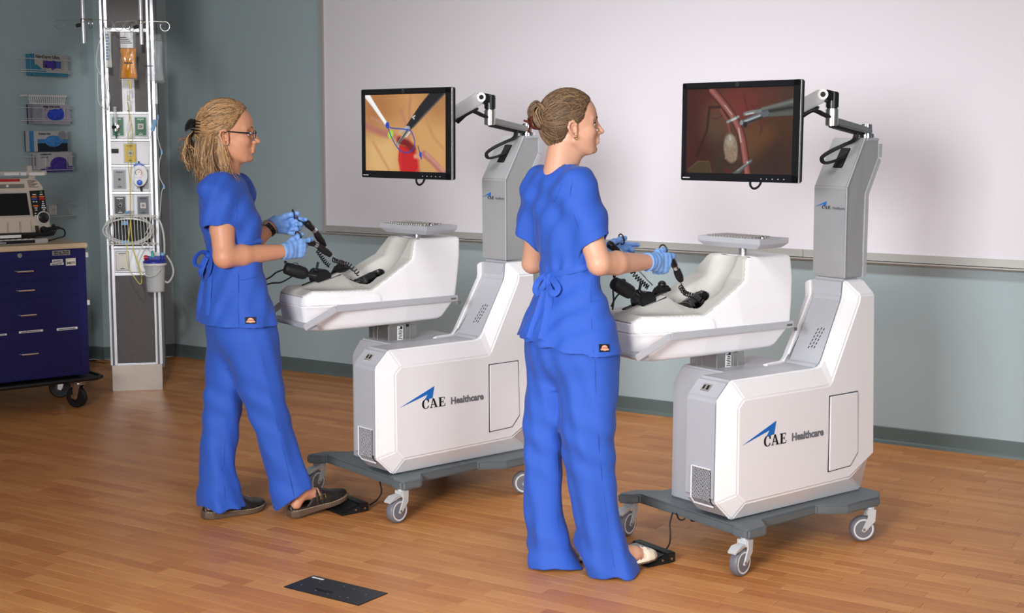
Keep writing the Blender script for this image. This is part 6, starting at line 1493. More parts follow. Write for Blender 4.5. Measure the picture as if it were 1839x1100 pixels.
# ---------------------------------------------------------------- right-hand figure, seen from behind
def person_right():
    F = 40; P = Person('person', 'person in royal blue scrubs seen from behind, hair in a bun, pale flat shoes', (.22, 4.98, 0), F)
    f_, r_ = P.f, P.r
    YC = 5.08
    ha = math.radians(7); up = math.radians(2)
    Rz = np.array([[math.cos(ha), -math.sin(ha), 0], [math.sin(ha), math.cos(ha), 0], [0, 0, 1]]); Ry = np.array([[math.cos(up), 0, -math.sin(up)], [0, 1, 0], [math.sin(up), 0, math.cos(up)]]); R = Rz @ Ry
    s = .985; ho = at(1026, 231, 5.07); T = lambda p: ho + s * (R @ np.array(p, float))
    body = Field((-.02, 4.74, -.004), (.70, 5.56, 1.745), .0035)
    head_prims(body, T, R, s)
    nb = at(1002, 316, 5.085)
    body.cone(T((-.030, 0, -.045)), nb, .050, .056, .02); body.cone(T((.012, 0, -.060)), nb + f_ * .02, .036, .045, .02)
    RS, LS = at(1038, 352, 5.005), at(972, 348, 5.17); RE, LE = at(1076, 473, 4.93), at(956, 472, 5.27); RW, LW = at(1170, 470, 5.145), at(1080, 452, 5.385)
    body.cone(nb - [0, 0, .035], RS - [0, 0, .01], .035, .030, .01); body.cone(nb - [0, 0, .035], LS - [0, 0, .01], .035, .030, .01)
    body.chain([RS, RS * .45 + RE * .55, RE], [.040, .045, .0405], .012); body.chain([RE, RE * .68 + RW * .32, RW], [.041, .0415, .0255], .012)
    body.chain([LS, LS * .5 + LE * .5, LE], [.038, .043, .0375], .012); body.chain([LE, LE * .68 + LW * .32, LW], [.038, .039, .025], .012)
    body.loft([st(q[0], q[1], q[2], 5.08, F, .6) for q in ((345, 985, 1040), (400, 982, 1060), (480, 988, 1058), (560, 972, 1066), (640, 972, 1076), (690, 985, 1065))], .03)
    hipR, hipL = at(1050, 680, 4.98), at(985, 680, 5.08); heelR = np.array([.345, 4.905, .014]); heelL = np.array([.112, 5.000, 0.0])
    ankR, ankL = heelR + f_ * .035 + [0, 0, .075], heelL + f_ * .035 + [0, 0, .075]
    ctr = lambda q: np.array([q[1], q[2], q[0]])
    RLs = [st(q[0], q[1], q[2], q[3], F, .92) for q in ((766, 1004, 1105, 4.975), (951, 1031, 1117, 4.96))]; LLs = [st(q[0], q[1], q[2], q[3], F, .92) for q in ((766, 941, 1014, 5.08), (951, 946, 1016, 5.05))]
    for h_, mid, a_ in ((hipR, RLs, ankR), (hipL, LLs, ankL)): body.chain([h_, ctr(mid[0]), ctr(mid[1]), a_], [.060, .040, .030, .028], .02)
    for a_, hl, z in ((ankR, heelR, .030), (ankL, heelL, .022)): body.chain([a_, hl + f_ * .02 + [0, 0, .028]], [.034, .022], .015); body.chain([a_, hl + f_ * .13 + [0, 0, z + .016], hl + f_ * .200 + [0, 0, z]], [.033, .026, .017], .015)
    hr, TR = hand_prims(RW, (.74, .63, -.12), r_ + np.array([0, 0, .15]), (0, 0, 1), [(12, 18, 10), (38, 60, 35), (48, 70, 40), (56, 72, 42)], TH_UP, .97)
    hl, TL = hand_prims(LW, (.80, .58, -.05), -r_, (0, 0, 1), [(20, 30, 20), (40, 60, 40), (50, 70, 40), (56, 72, 42)], TH_UP, .97)
    for a, b, ra, rb in hr + hl: body.cone(a, b, ra - .0012, rb - .0012, .006)
    V, Q = body.mesh(1); P.mesh('body', V, Q, M_skinR)
    for nm, prims, Wp, Ep in (('glove', hr, RW, RE), ('glove', hl, LW, LE)):
        c = np.mean([q[0] for q in prims], 0); g = Field(c - .16, c + .16, .0026)
        for a, b, ra, rb in prims: g.cone(a, b, ra + .0016, rb + .0014, .007)
        ax = (Ep - Wp) / np.linalg.norm(Ep - Wp); g.cone(Wp - ax * .02, Wp + ax * .028, .0285, .0335, .012)
        pl = g.plane(Wp + ax * .026, ax); g.F = np.maximum(g.F, pl)
        wr = .0009 * np.sin(260 * (g.ax[0][:, None, None] * ax[0] + g.ax[1][None, :, None] * ax[1] + g.ax[2][None, None, :] * ax[2]) + 30 * g.ax[2][None, None, :]) ; g.F += wr.astype(np.float32)
        V, Q = g.mesh(1); P.mesh(nm, V, Q, M_glove)
        bm = B(); u = np.cross(ax, [0, 0, 1]); u /= np.linalg.norm(u); w = np.cross(u, ax); tube(bm, [Wp + ax * .026 + .0325 * (math.cos(t) * u + math.sin(t) * w) for t in np.linspace(0, 2 * math.pi, 24, endpoint=False)], .0022, 6, closed=True); P.obj('glove_cuff', bm, M_glove)
    # scrub top
    TS = [st(q[0], q[1], q[2], q[3], F, q[4]) for q in ((297, 980, 1033, 5.085, .85), (312, 969, 1045, 5.085, .72), (330, 962, 1060, 5.085, .66), (365, 957, 1077, 5.08, .66), (400, 958, 1090, 5.08, .70), (440, 964, 1086, 5.075, .70), (478, 971, 1078, 5.07, .66), (497, 970, 1077, 5.065, .66), (540, 955, 1089, 5.06, .66), (580, 938, 1102, 5.05, .66), (645, 919, 1113, 5.04, .66))]
    sa, sb = at(1034, 338, 5.01), at(1066, 437, 4.955); la, lb = at(974, 336, 5.17), at(951, 432, 5.22)
    hp = at(1111, 637, 5.04)
    def build(f, t, ext, trunk=False):
        stt = [(q[0] + (0 if not ext else (.03 if i == 0 else (-.04 if i == len(TS) - 1 else 0))), q[1], q[2], q[3] - t, q[4] - t, q[5]) for i, q in enumerate(TS)]
        f.loft(stt, .0)
        if not ext: f.F = np.maximum(f.F, -f.plane(hp, (.165, 0, 1)))
        if trunk: return
        capped(f, sa, sb, .074 - t, .060 - t, (.55, -.15, -.83), .035, ext); capped(f, la, lb, .072 - t, .057 - t, (-.55, .1, -.83), .035, ext)
        f.cone(at(1007, 330, 5.08), sa, .036 - t, .060 - t, .04); f.cone(at(997, 330, 5.09), la, .036 - t, .058 - t, .04)
    build2 = lambda f, t, ext: build(f, t, ext, True)
    zb = TS[6][0]
    def disp(X, Y, Z):
        u = X * r_[0] + Y * r_[1]; v = X * f_[0] + Y * f_[1]
        low = np.clip((zb - Z) / .30, 0, 1); hi = np.clip((Z - zb) / .30, 0, 1)
        d = .0036 * low * np.sin(58 * u + 3 * np.sin(7 * Z) + 14 * v) + .0042 * np.sin(30 * u + 22 * Z + 4 * np.sin(9 * Z)) * (1 - low) + .0028 * np.sin(75 * u - 40 * Z + 3 * np.sin(20 * v))
        return d - .004 * np.exp(-((Z - zb) / .018) ** 2) + .003 * np.exp(-((Z - zb) / .05) ** 2) * np.sin(120 * u + 40 * v)
    tf = shell_field((-.02, 4.78, .80), (.50, 5.36, 1.46), .0035, build, .0075, disp, build2)
    V, Q = tf.mesh(2); P.mesh('scrub_top', V, Q, M_scrub); bv = bvh_of(V, Q)
    # waist tie with bow
    cam_n = np.array([0.05, -1, .12])
    def S(pts, off=.006): return [q for q in (surf(bv, x, y, off) for x, y in pts) if q is not None]
    bm = B(); ribbon(bm, S([(1068, 476), (1050, 480), (1025, 486), (1003, 491), (986, 494)]), .021, cam_n, .16, 4); ribbon(bm, S([(986, 494), (975, 490), (971, 488)]), .021, cam_n, .16, 3); P.obj('waist_tie', bm, M_scrub)
    def loopribbon(pxs, offs, w): 
        pts = []
        base = surf(bv, 986, 495, .0)
        for (x, y), o in zip(pxs, offs):
            p = surf(bv, x, y, o)
            if p is None: p = at(x, y, base[1] - o + .02)
            pts.append(p)
        bm = B(); ribbon(bm, pts, w, cam_n, .14, 5); P.obj('tie_bow', bm, M_scrub)
    loopribbon([(987, 494), (975, 497), (964, 508), (961, 522), (967, 527), (975, 514), (986, 497)], [.010, .018, .022, .022, .030, .032, .014], .020)
    loopribbon([(986, 495), (996, 506), (1002, 518), (996, 527), (988, 521), (984, 508), (986, 498)], [.012, .016, .024, .03, .03, .024, .014], .022)
    loopribbon([(984, 497), (979, 520), (970, 550), (960, 580), (951, 607)], [.014, .010, .008, .008, .009], .026)
    loopribbon([(988, 498), (987, 530), (983, 562), (978, 590), (972, 609)], [.014, .010, .009, .009, .010], .026)
    bm = B(); p = surf(bv, 986, 496, .012); ball(bm, p, .011, n=12, sc=(1, .8, 1.2)); P.obj('tie_knot', bm, M_scrub, 180)
    seam(P, bv, [(1062, 500), (1061, 541), (1063, 590), (1066, 634)], 'side_seam'); seam(P, bv, [(1062, 541), (1075, 540), (1092, 537), (1105, 534)], 'pocket_edge', .002); seam(P, bv, [(972, 330), (985, 352), (994, 362), (1001, 350), (1010, 330)], 'yoke_seam', .0008)
    seam(P, bv, [(1030, 318), (1024, 350), (1030, 385), (1042, 420)], 'armhole_seam', .0009)
    patch(P, bv, 1085.5, 624.5, .042, .027)
    # trousers
    PS = [st(q[0], q[1], q[2], q[3], F, .72) for q in ((555, 958, 1082, 5.06), (600, 948, 1103, 5.05), (635, 946, 1106, 5.045), (665, 958, 1092, 5.045), (690, 985, 1066, 5.045))]
    RL_ = [st(q[0], q[1], q[2], q[3], F, .92) for q in ((585, 1006, 1106, 5.0), (640, 1004, 1110, 4.985), (700, 1004, 1109, 4.98), (766, 1004, 1105, 4.975), (842, 1015, 1105, 4.97), (900, 1024, 1109, 4.965), (951, 1031, 1117, 4.96), (990, 1037, 1132, 4.955), (1031, 1047, 1147, 4.95))]
    LL_ = [st(q[0], q[1], q[2], q[3], F, .92) for q in ((585, 948, 1036, 5.085), (640, 945, 1034, 5.085), (700, 944, 1026, 5.085), (766, 941, 1014, 5.08), (842, 942, 1008, 5.07), (900, 943, 1008, 5.06), (951, 946, 1016, 5.05), (985, 948, 1028, 5.04), (1029, 951, 1043, 5.02))]
    def buildt(f, t, ext):
        for S_, k in ((PS, .0), (RL_, .035), (LL_, .035)):
            f.loft([(max(q[0], .006) - (.03 if ext and i == len(S_) - 1 and S_ is not PS else 0), q[1], q[2], q[3] - t, q[4] - t, q[5]) for i, q in enumerate(S_)], k)
    def dispt(X, Y, Z):
        u = X * r_[0] + Y * r_[1]; v = X * f_[0] + Y * f_[1]; low = np.clip((.55 - Z) / .5, 0, 1); knee = np.exp(-((Z - .46) / .13) ** 2); hem = np.exp(-((Z - .08) / .09) ** 2)
        return .0045 * (.5 + low) * np.sin(44 * u + 2.5 * np.sin(5 * Z + 20 * v)) + .0035 * knee * np.sin(60 * Z + 30 * u + 12 * v) + .005 * hem * np.sin(46 * Z + 24 * u) + .002 * np.sin(90 * u + 25 * Z)
    tr = shell_field((-.02, 4.72, -.002), (.56, 5.36, .96), .004, buildt, .009, dispt)
    tr.F = np.maximum(tr.F, -(tr.ax[2][None, None, :] - .0015))
    V, Q = tr.mesh(2); P.mesh('scrub_trousers', V, Q, M_scrub); bt = bvh_of(V, Q)
    seam(P, bt, [(1068, 645), (1070, 700), (1074, 780), (1081, 860), (1090, 930), (1098, 990), (1104, 1020)], 'trouser_seam', .0012); seam(P, bt, [(1000, 800), (1003, 860), (1000, 920), (1010, 990)], 'trouser_seam', .001)
    make_shoe_flat(P, heelR, F - 3, 4.5, .238, -1); make_shoe_flat(P, heelL, F, 0, .238, 1)
    # hair
    def hx(z): return np.interp(z, [-.075, -.05, -.03, -.005, .015, .035, .055, .075, .095, .115, .15], [-.055, -.045, -.034, -.026, .012, .034, .040, .048, .064, .078, .082])
    hf = Field(ho - .20, ho + .22, .0035)
    hf.ell(T((-.014, 0, .047)), np.array((.104, .0800, .0975)) * s, 0, R); hf.ell(T((-.045, 0, .000)), np.array((.066, .060, .068)) * s, .03, R)
    L = [np.broadcast_to(((hf.ax[0][:, None, None] - ho[0]) * R[0, i] + (hf.ax[1][None, :, None] - ho[1]) * R[1, i] + (hf.ax[2][None, None, :] - ho[2]) * R[2, i]) / s, hf.F.shape) for i in range(3)]
    hf.F = np.maximum(hf.F, ((L[0] - hx(L[2])) * .8 * s).astype(np.float32)); hf.F = np.maximum(hf.F, ((-.072 - L[2]) * s).astype(np.float32))
    V, Q = hf.mesh(2); hair = P.mesh('hair', V, Q, M_brund)
    hb = bvh_of(V, Q); C0 = T((-.02, 0, .035)); rng = np.random.default_rng(5); bm = B()
    bun = np.array((-.118, .0, .038))
    def strand(S0, E0, n=11, lift=.0015, r=.0013, spread=.012):
        e = E0 + rng.normal(0, spread, 3); pts = []
        for d in hair_dir_path(np.array(S0) - (-.02, 0, .035), e - (-.02, 0, .035), n, rng.normal(0, .03, 3)):
            h = hb.ray_cast(Vector(C0 + R @ d * .3), Vector(-(R @ d)))
            if h[0] is None: continue
            pts.append(np.array(h[0]) + (R @ d) * (lift + rng.uniform(-.0006, .0012)))
        if len(pts) > 4: tube(bm, pts, [r * .6, r, r, r * .8], 4)
    for k in range(430):
        sy = rng.choice([-1, 1]); z = rng.choice([rng.uniform(-.068, .12), rng.uniform(.05, .14)]); x = hx(z) - .004 - abs(rng.normal(0, .02)) * (rng.random() < .6)
        yy = .076 * math.sqrt(max(0, 1 - ((z - .047) / .093) ** 2)) * math.sqrt(max(.0, 1 - ((x + .014) / .102) ** 2)) * rng.uniform(.35, 1)
        strand((x, sy * yy if z > .0 else sy * max(yy, .02), z), bun)
    # bun: coiled loops and a claw clip
    def tuft(path, r0, n, rr, spread): 
        for _ in range(n):
            o = rng.normal(0, spread, 3); tube(bm, [T(np.array(q) + o * (1 + .3 * math.sin(i))) for i, q in enumerate(path)], rr, 5, smooth=4)
    for y0 in (-.030, -.012, .008, .026):
        tuft([(-.108, y0, .030), (-.112, y0 * 1.1, .075), (-.126, y0 * 1.1, .090), (-.142, y0, .080), (-.146, y0 * .9, .056), (-.134, y0 * .9, .030), (-.116, y0, .014)], .004, 16, .0026, .0042)
        tuft([(-.116, y0, .080), (-.128, y0, .060), (-.122, y0, .036), (-.112, y0, .012)], .004, 10, .0030, .0045)
    o = P.obj('hair_strands', bm, M_brun, 180, hair); o['kind'] = 'stuff'
    bm = B()
    for sy in (-1, 1): tube(bm, [T(q) for q in ((-.128, sy * .020, .060), (-.148, sy * .030, .045), (-.146, sy * .034, .018), (-.128, sy * .030, .004), (-.110, sy * .02, .002))], [.003, .0065, .0065, .005, .003], 8, smooth=4, flat=.6); tube(bm, [T(q) for q in ((-.145, sy * .020, .026), (-.158, sy * .012, .030), (-.170, sy * .004, .034))], .0035, 8)
    tube(bm, [T(q) for q in ((-.146, -.025, .010), (-.150, 0, .008), (-.146, .025, .010))], .005, 8); tube(bm, [T(q) for q in ((-.150, -.01, .012), (-.156, -.008, -.004), (-.150, -.006, -.012))], .004, 8); P.obj('hair_claw', bm, M_tort)
    eyes_etc(P, T, R, s, M_brow)
    bm = B(); ball(bm, T((.004, -.0765, -.027)), .0035); tube(bm, [T((.004, -.077, -.028)) + .0055 * (R @ np.array((math.cos(t), 0, math.sin(t) - 1))) for t in np.linspace(0, 2 * math.pi, 12, endpoint=False)], .001, 5, closed=True); P.obj('earring', bm, M_gold)
    return dict(RW=RW, LW=LW, TR=TR, TL=TL, hr=hr, hl=hl)

def person_left():
    F = 40; P = Person('person', 'person in royal blue scrubs with blonde hair in a black clip, glasses and black clogs', (-1.05, 5.70, 0), F)
    f_, r_ = P.f, P.r
    ha = math.radians(6); up = math.radians(-1)
    Rz = np.array([[math.cos(ha), -math.sin(ha), 0], [math.sin(ha), math.cos(ha), 0], [0, 0, 1]]); Ry = np.array([[math.cos(up), 0, -math.sin(up)], [0, 1, 0], [math.sin(up), 0, math.cos(up)]]); R = Rz @ Ry
    s = 1.06; ho = at(410, 246, 5.73); T = lambda p: ho + s * (R @ np.array(p, float))
    body = Field((-1.42, 5.42, -.004), (-.62, 6.16, 1.745), .0035)
    head_prims(body, T, R, s)
    nb = at(402, 318, 5.74)
    body.cone(T((-.030, 0, -.045)), nb, .050, .056, .02); body.cone(T((.012, 0, -.060)), nb + f_ * .02, .036, .045, .02)
    RS, LS = at(395, 352, 5.635), at(424, 350, 5.84); RE, LE = at(403, 461, 5.57), at(424, 462, 5.87); RW, LW = at(511, 451, 5.745), at(490, 404, 5.985)
    body.cone(nb - [0, 0, .035], RS - [0, 0, .01], .035, .030, .01); body.cone(nb - [0, 0, .035], LS - [0, 0, .01], .035, .030, .01)
    body.chain([RS, RS * .45 + RE * .55, RE], [.042, .0485, .0435], .012); body.chain([RE, RE * .70 + RW * .30, RW], [.044, .0430, .0275], .012)
    body.chain([LS, LS * .5 + LE * .5, LE], [.036, .042, .038], .012); body.chain([LE, LE * .68 + LW * .32, LW], [.039, .039, .027], .012)
    body.loft([st(q[0], q[1], q[2], 5.73, F, .65) for q in ((345, 384, 430), (400, 376, 450), (450, 386, 452), (520, 374, 468), (590, 388, 480), (640, 400, 480))], .03)
    heelR = np.array([-.905, 5.650, .0]); heelL = np.array([-1.256, 5.632, 0.0])
    hipR, hipL = at(452, 620, 5.67), at(408, 620, 5.77); pit = 8.0
    ankR, ankL = heelR + f_ * .055 + [0, 0, .105], heelL + f_ * .065 + [0, 0, .10]
    ctr = lambda q: np.array([q[1], q[2], q[0]])
    RLs = [st(q[0], q[1], q[2], q[3], F, .92) for q in ((708, 431, 514, 5.67), (840, 476, 548, 5.69))]; LLs = [st(q[0], q[1], q[2], q[3], F, .92) for q in ((708, 367, 440, 5.755), (850, 362, 426, 5.72))]
    for h_, mid, a_ in ((hipR, RLs, ankR), (hipL, LLs, ankL)): body.chain([h_, ctr(mid[0]), ctr(mid[1]), a_], [.060, .040, .030, .028], .02)
    for a_, hl, z in ((ankR, heelR, .05), (ankL, heelL, .036)): body.chain([a_, hl + f_ * .030 + [0, 0, .055]], [.030, .023], .012); body.chain([a_, hl + f_ * .13 + [0, 0, z + .03], hl + f_ * .21 + [0, 0, z + .014]], [.034, .025, .014], .015)
    hr, TR = hand_prims(RW, (.79, .60, .10), r_ + np.array([0, 0, .1]), (0, 0, 1), [(14, 22, 12), (50, 70, 40), (62, 78, 45), (70, 78, 45)], TH_UP, .98)
    hl, TL = hand_prims(LW, (.88, .36, -.06), -r_, (0, 0, 1), [(28, 40, 25), (46, 66, 40), (54, 72, 40), (58, 74, 42)], TH_UP, .98)
    for a, b, ra, rb in hr + hl: body.cone(a, b, ra - .0012, rb - .0012, .006)
    V, Q = body.mesh(1); P.mesh('body', V, Q, M_skinL)
    for prims, Wp, Ep, cl in ((hr, RW, RE, .012), (hl, LW, LE, .006)):
        c = np.mean([q[0] for q in prims], 0); g = Field(c - .16, c + .16, .0026)
        for a, b, ra, rb in prims: g.cone(a, b, ra + .0016, rb + .0014, .007)
        ax = (Ep - Wp) / np.linalg.norm(Ep - Wp); g.cone(Wp - ax * .02, Wp + ax * (cl + .02), .0300, .0340, .012)
        g.F = np.maximum(g.F, g.plane(Wp + ax * cl, ax))
        wr = .0009 * np.sin(260 * (g.ax[0][:, None, None] * ax[0] + g.ax[1][None, :, None] * ax[1] + g.ax[2][None, None, :] * ax[2]) + 30 * g.ax[2][None, None, :]); g.F += wr.astype(np.float32)
        V, Q = g.mesh(1); P.mesh('glove', V, Q, M_glove)
    # wristwatch on the far arm
    ax = (LE - LW) / np.linalg.norm(LE - LW); u = np.cross(ax, [0, 0, 1]); u /= np.linalg.norm(u); w = np.cross(u, ax); bm = B()
    for k in range(16):
        a = 2 * math.pi * k / 16; c = LW + ax * .026 + .0315 * (math.cos(a) * u + math.sin(a) * w); n = math.cos(a) * u + math.sin(a) * w
        box(bm, (-.010, -.0055, -.002), (.010, .0055, .003), .001, frame(c, ax, n))
    wt = P.obj('wristwatch', bm, M_black)
    bm = B(); n = -u * .2 + w; c = LW + ax * .026 + .0325 * n / np.linalg.norm(n); cyl(bm, c, c + n * .006, .015, n=24, bev=.001); P.obj('watch_case', bm, M_alu, 35, wt)
    # scrub top
    TS = [st(q[0], q[1], q[2], q[3], F, q[4]) for q in ((304, 382, 424, 5.74, .95), (318, 369, 434, 5.74, .80), (334, 361, 446, 5.735, .72), (355, 356, 456, 5.73, .72), (380, 355, 466, 5.73, .76), (403, 357, 471, 5.73, .78), (430, 365, 470, 5.73, .74), (450, 371, 469, 5.725, .72), (480, 363, 475, 5.72, .70), (520, 354, 486, 5.715, .68), (592, 346, 507, 5.71, .66))]
    sa, sb = at(393, 345, 5.645), at(397, 409, 5.61); la, lb = at(424, 342, 5.84), at(428, 410, 5.86)
    hp = at(430, 588, 5.62)
    def build(f, t, ext, trunk=False):
        stt = [(q[0] + (0 if not ext else (.03 if i == 0 else (-.04 if i == len(TS) - 1 else 0))), q[1], q[2], q[3] - t, q[4] - t, q[5]) for i, q in enumerate(TS)]
        f.loft(stt, .0)
        if not ext: f.F = np.maximum(f.F, -f.plane(hp, (-.03, 0, 1)))
        if trunk: return
        capped(f, sa, sb, .078 - t, .069 - t, (.0, -.25, -.97), .03, ext); capped(f, la, lb, .074 - t, .058 - t, (.2, .1, -.97), .03, ext)
        f.cone(at(401, 333, 5.73), sa, .038 - t, .062 - t, .04); f.cone(at(408, 333, 5.75), la, .038 - t, .058 - t, .04)
    build2 = lambda f, t, ext: build(f, t, ext, True)
    zb = TS[7][0]
    def disp(X, Y, Z):
        u = X * r_[0] + Y * r_[1]; v = X * f_[0] + Y * f_[1]
        low = np.clip((zb - Z) / .30, 0, 1)
        d = .005 * low * np.sin(52 * v + 3 * np.sin(7 * Z) + 14 * u) + .0042 * np.sin(28 * v + 24 * Z + 4 * np.sin(9 * Z)) * (1 - low) + .0028 * np.sin(70 * v - 44 * Z + 3 * np.sin(20 * u))
        return d - .004 * np.exp(-((Z - zb) / .018) ** 2) + .003 * np.exp(-((Z - zb) / .05) ** 2) * np.sin(110 * v + 40 * u)
    tf = shell_field((-1.36, 5.44, .80), (-.86, 6.02, 1.46), .0035, build, .0075, disp, build2)
    V, Q = tf.mesh(2); P.mesh('scrub_top', V, Q, M_scrub); bv = bvh_of(V, Q)
    cam_n = np.array([-.4, -1, .12])
    def rb(name, pxs, offs, w, Yd=5.68):
        pts = []
        for (x, y), o in zip(pxs, offs):
            p = surf(bv, x, y, o); pts.append(at(x, y, Yd - o) if p is None else p)
        bm = B(); ribbon(bm, pts, w, cam_n, .14, 5); P.obj(name, bm, M_scrub)
    rb('waist_tie', [(470, 431), (460, 433), (450, 435), (440, 436)], [.005] * 4, .016); rb('waist_tie', [(394, 458), (382, 458), (374, 457)], [.008] * 3, .022)
    rb('tie_bow', [(374, 457), (362, 452), (351, 462), (350, 474), (360, 477), (373, 462)], [.010, .014, .016, .02, .022, .014], .024); rb('tie_bow', [(372, 458), (378, 472), (374, 492), (364, 500), (360, 488), (370, 462)], [.012, .016, .022, .026, .024, .016], .028)
    rb('tie_bow', [(372, 460), (366, 500), (360, 540), (357, 574)], [.014, .012, .009, .008], .026); rb('tie_bow', [(374, 460), (376, 500), (374, 540), (372, 566)], [.012, .010, .008, .008], .024)
    bm = B(); p = surf(bv, 374, 459, .012); ball(bm, p if p is not None else at(374, 459, 5.66), .011, n=12); P.obj('tie_knot', bm, M_scrub, 180)
    seam(P, bv, [(428, 490), (428, 530), (428, 560), (429, 587)], 'side_seam', .0016); seam(P, bv, [(432, 503), (446, 501), (460, 497), (474, 493)], 'pocket_edge', .002); seam(P, bv, [(419, 335), (424, 360), (426, 385), (424, 405)], 'armhole_seam', .001)
    patch(P, bv, 450, 575, .042, .027)
    PS = [st(q[0], q[1], q[2], q[3], F, .74) for q in ((545, 362, 486, 5.72), (580, 367, 496, 5.715), (605, 371, 499, 5.71), (630, 384, 490, 5.71), (652, 408, 468, 5.71))]
    RL_ = [st(q[0], q[1], q[2], q[3], F, .92) for q in ((555, 398, 490, 5.68), (605, 400, 500, 5.665), (660, 414, 507, 5.665), (708, 431, 514, 5.67), (760, 451, 524, 5.68), (800, 463, 534, 5.685), (840, 476, 548, 5.69), (880, 487, 564, 5.695), (918, 494, 572, 5.70))]
    LL_ = [st(q[0], q[1], q[2], q[3], F, .92) for q in ((555, 364, 455, 5.76), (605, 371, 462, 5.76), (660, 369, 450, 5.76), (708, 367, 440, 5.755), (780, 362, 427, 5.74), (850, 358, 426, 5.715), (907, 355, 441, 5.695))]
    def buildt(f, t, ext):
        for S_, k in ((PS, .0), (RL_, .03), (LL_, .03)):
            f.loft([(q[0] - (.05 if ext and i == len(S_) - 1 and S_ is not PS else 0), q[1], q[2], q[3] - t, q[4] - t, q[5]) for i, q in enumerate(S_)], k)
        if not ext:
            a = at(495, 913, 5.70); pl = -f.plane(a, (-.54, 0, .84)); Xs = f.ax[0][:, None, None]
            f.F = np.where((Xs > -1.015) & (f.ax[2][None, None, :] < .35), np.maximum(f.F, pl), f.F)
    def dispt(X, Y, Z):
        u = X * r_[0] + Y * r_[1]; v = X * f_[0] + Y * f_[1]; low = np.clip((.55 - Z) / .5, 0, 1); knee = np.exp(-((Z - .46) / .13) ** 2); hem = np.exp(-((Z - .12) / .09) ** 2)
        return .004 * (.5 + low) * np.sin(44 * v + 2.5 * np.sin(5 * Z + 20 * u)) + .0035 * knee * np.sin(60 * Z + 30 * v + 12 * u) + .004 * hem * np.sin(46 * Z + 24 * v) + .002 * np.sin(90 * v + 25 * Z)
    tr = shell_field((-1.32, 5.44, .03), (-.72, 6.0, .96), .004, buildt, .009, dispt)
    V, Q = tr.mesh(2); P.mesh('scrub_trousers', V, Q, M_scrub); bt = bvh_of(V, Q)
    seam(P, bt, [(462, 600), (474, 650), (486, 710), (500, 770), (514, 830), (528, 890)], 'trouser_seam', .0012); seam(P, bt, [(424, 720), (408, 760), (402, 830), (404, 898)], 'trouser_seam', .0012)
    make_shoe_clog(P, heelR, 40, pit, .285, -1); make_shoe_clog(P, heelL, 38.5, 0, .285, 1)
    # hair
    def hx(z): return np.interp(z, [-.075, -.05, -.03, -.005, .015, .035, .055, .075, .095, .115, .15], [-.052, -.042, -.034, -.028, -.005, .022, .036, .046, .058, .068, .072])
    hf = Field(ho - .26, ho + .23, .0035)
    hf.ell(T((-.014, 0, .047)), np.array((.106, .0810, .0985)) * s, 0, R); hf.ell(T((-.050, 0, .000)), np.array((.072, .066, .072)) * s, .03, R)
    L = [np.broadcast_to(((hf.ax[0][:, None, None] - ho[0]) * R[0, i] + (hf.ax[1][None, :, None] - ho[1]) * R[1, i] + (hf.ax[2][None, None, :] - ho[2]) * R[2, i]) / s, hf.F.shape) for i in range(3)]
    hf.F = np.maximum(hf.F, ((L[0] - hx(L[2])) * .8 * s).astype(np.float32)); hf.F = np.maximum(hf.F, ((-.074 - L[2]) * s).astype(np.float32))
    for y0, r0 in ((-.052, .030), (.052, .030), (-.02, .036), (.02, .036)):
        hf.chain([T((-.055, y0, -.03)), T((-.075, y0 * 1.05, -.09)), T((-.080, y0 * 1.05, -.150))], [r0 * s, r0 * .95 * s, .018 * s], .03)
    for sy in (-1, 1): hf.chain([T((-.035, sy * .062, -.02)), T((-.045, sy * .060, -.09)), T((-.035, sy * .060, -.150))], [.016 * s, .017 * s, .009 * s], .02)
    V, Q = hf.mesh(2); hair = P.mesh('hair', V, Q, M_blondd)
    hb = bvh_of(V, Q); C0 = T((-.02, 0, .035)); rng = np.random.default_rng(9); bm = B(); clip = np.array((-.124, .0, .030))
    for k in range(430):
        sy = rng.choice([-1, 1], p=[.65, .35]); z = rng.choice([rng.uniform(.0, .12), rng.uniform(.05, .14)]); x = hx(z) - .004 - abs(rng.normal(0, .02)) * (rng.random() < .6)
        yy = .077 * math.sqrt(max(0, 1 - ((z - .047) / .094) ** 2)) * math.sqrt(max(.0, 1 - ((x + .014) / .103) ** 2)) * rng.uniform(.3, 1)
        e = clip + rng.normal(0, .014, 3) + [0, sy * .02, 0]; pts = []
        for d in hair_dir_path(np.array((x, sy * yy, z)) - (-.02, 0, .035), e - (-.02, 0, .035), 11, rng.normal(0, .03, 3)):
            h = hb.ray_cast(Vector(C0 + R @ d * .3), Vector(-(R @ d)))
            if h[0] is not None: pts.append(np.array(h[0]) + (R @ d) * (.0015 + rng.uniform(-.0006, .0012)))
        if len(pts) > 4: tube(bm, pts, [.0008, .0014, .0014, .001], 4)
    # loose ends falling to the shoulders
    for k in range(760):
        a = rng.uniform(-1.5, 1.5); rr = rng.uniform(.94, 1.10)
        back = -math.cos(a) * (1 if abs(a) < 1.2 else .8); sd = math.sin(a)
        p0 = np.array((-.035 + back * .078, sd * .078, rng.uniform(-.02, .03)))
        p1 = np.array((-.045 + back * .076 * rr, sd * .089 * rr, -.055)); p2 = np.array((-.045 + back * .072 * rr + rng.normal(0, .006), sd * .091 * rr, -.105)); p3 = np.array((-.038 + back * .056 * rr + rng.normal(0, .012), sd * .086 * rr + rng.normal(0, .007), rng.uniform(-.178, -.140)))
        tube(bm, [T(q) for q in (p0, p1, p2, p3)], [.0013, .0017, .0015, .0006], 4, smooth=3)
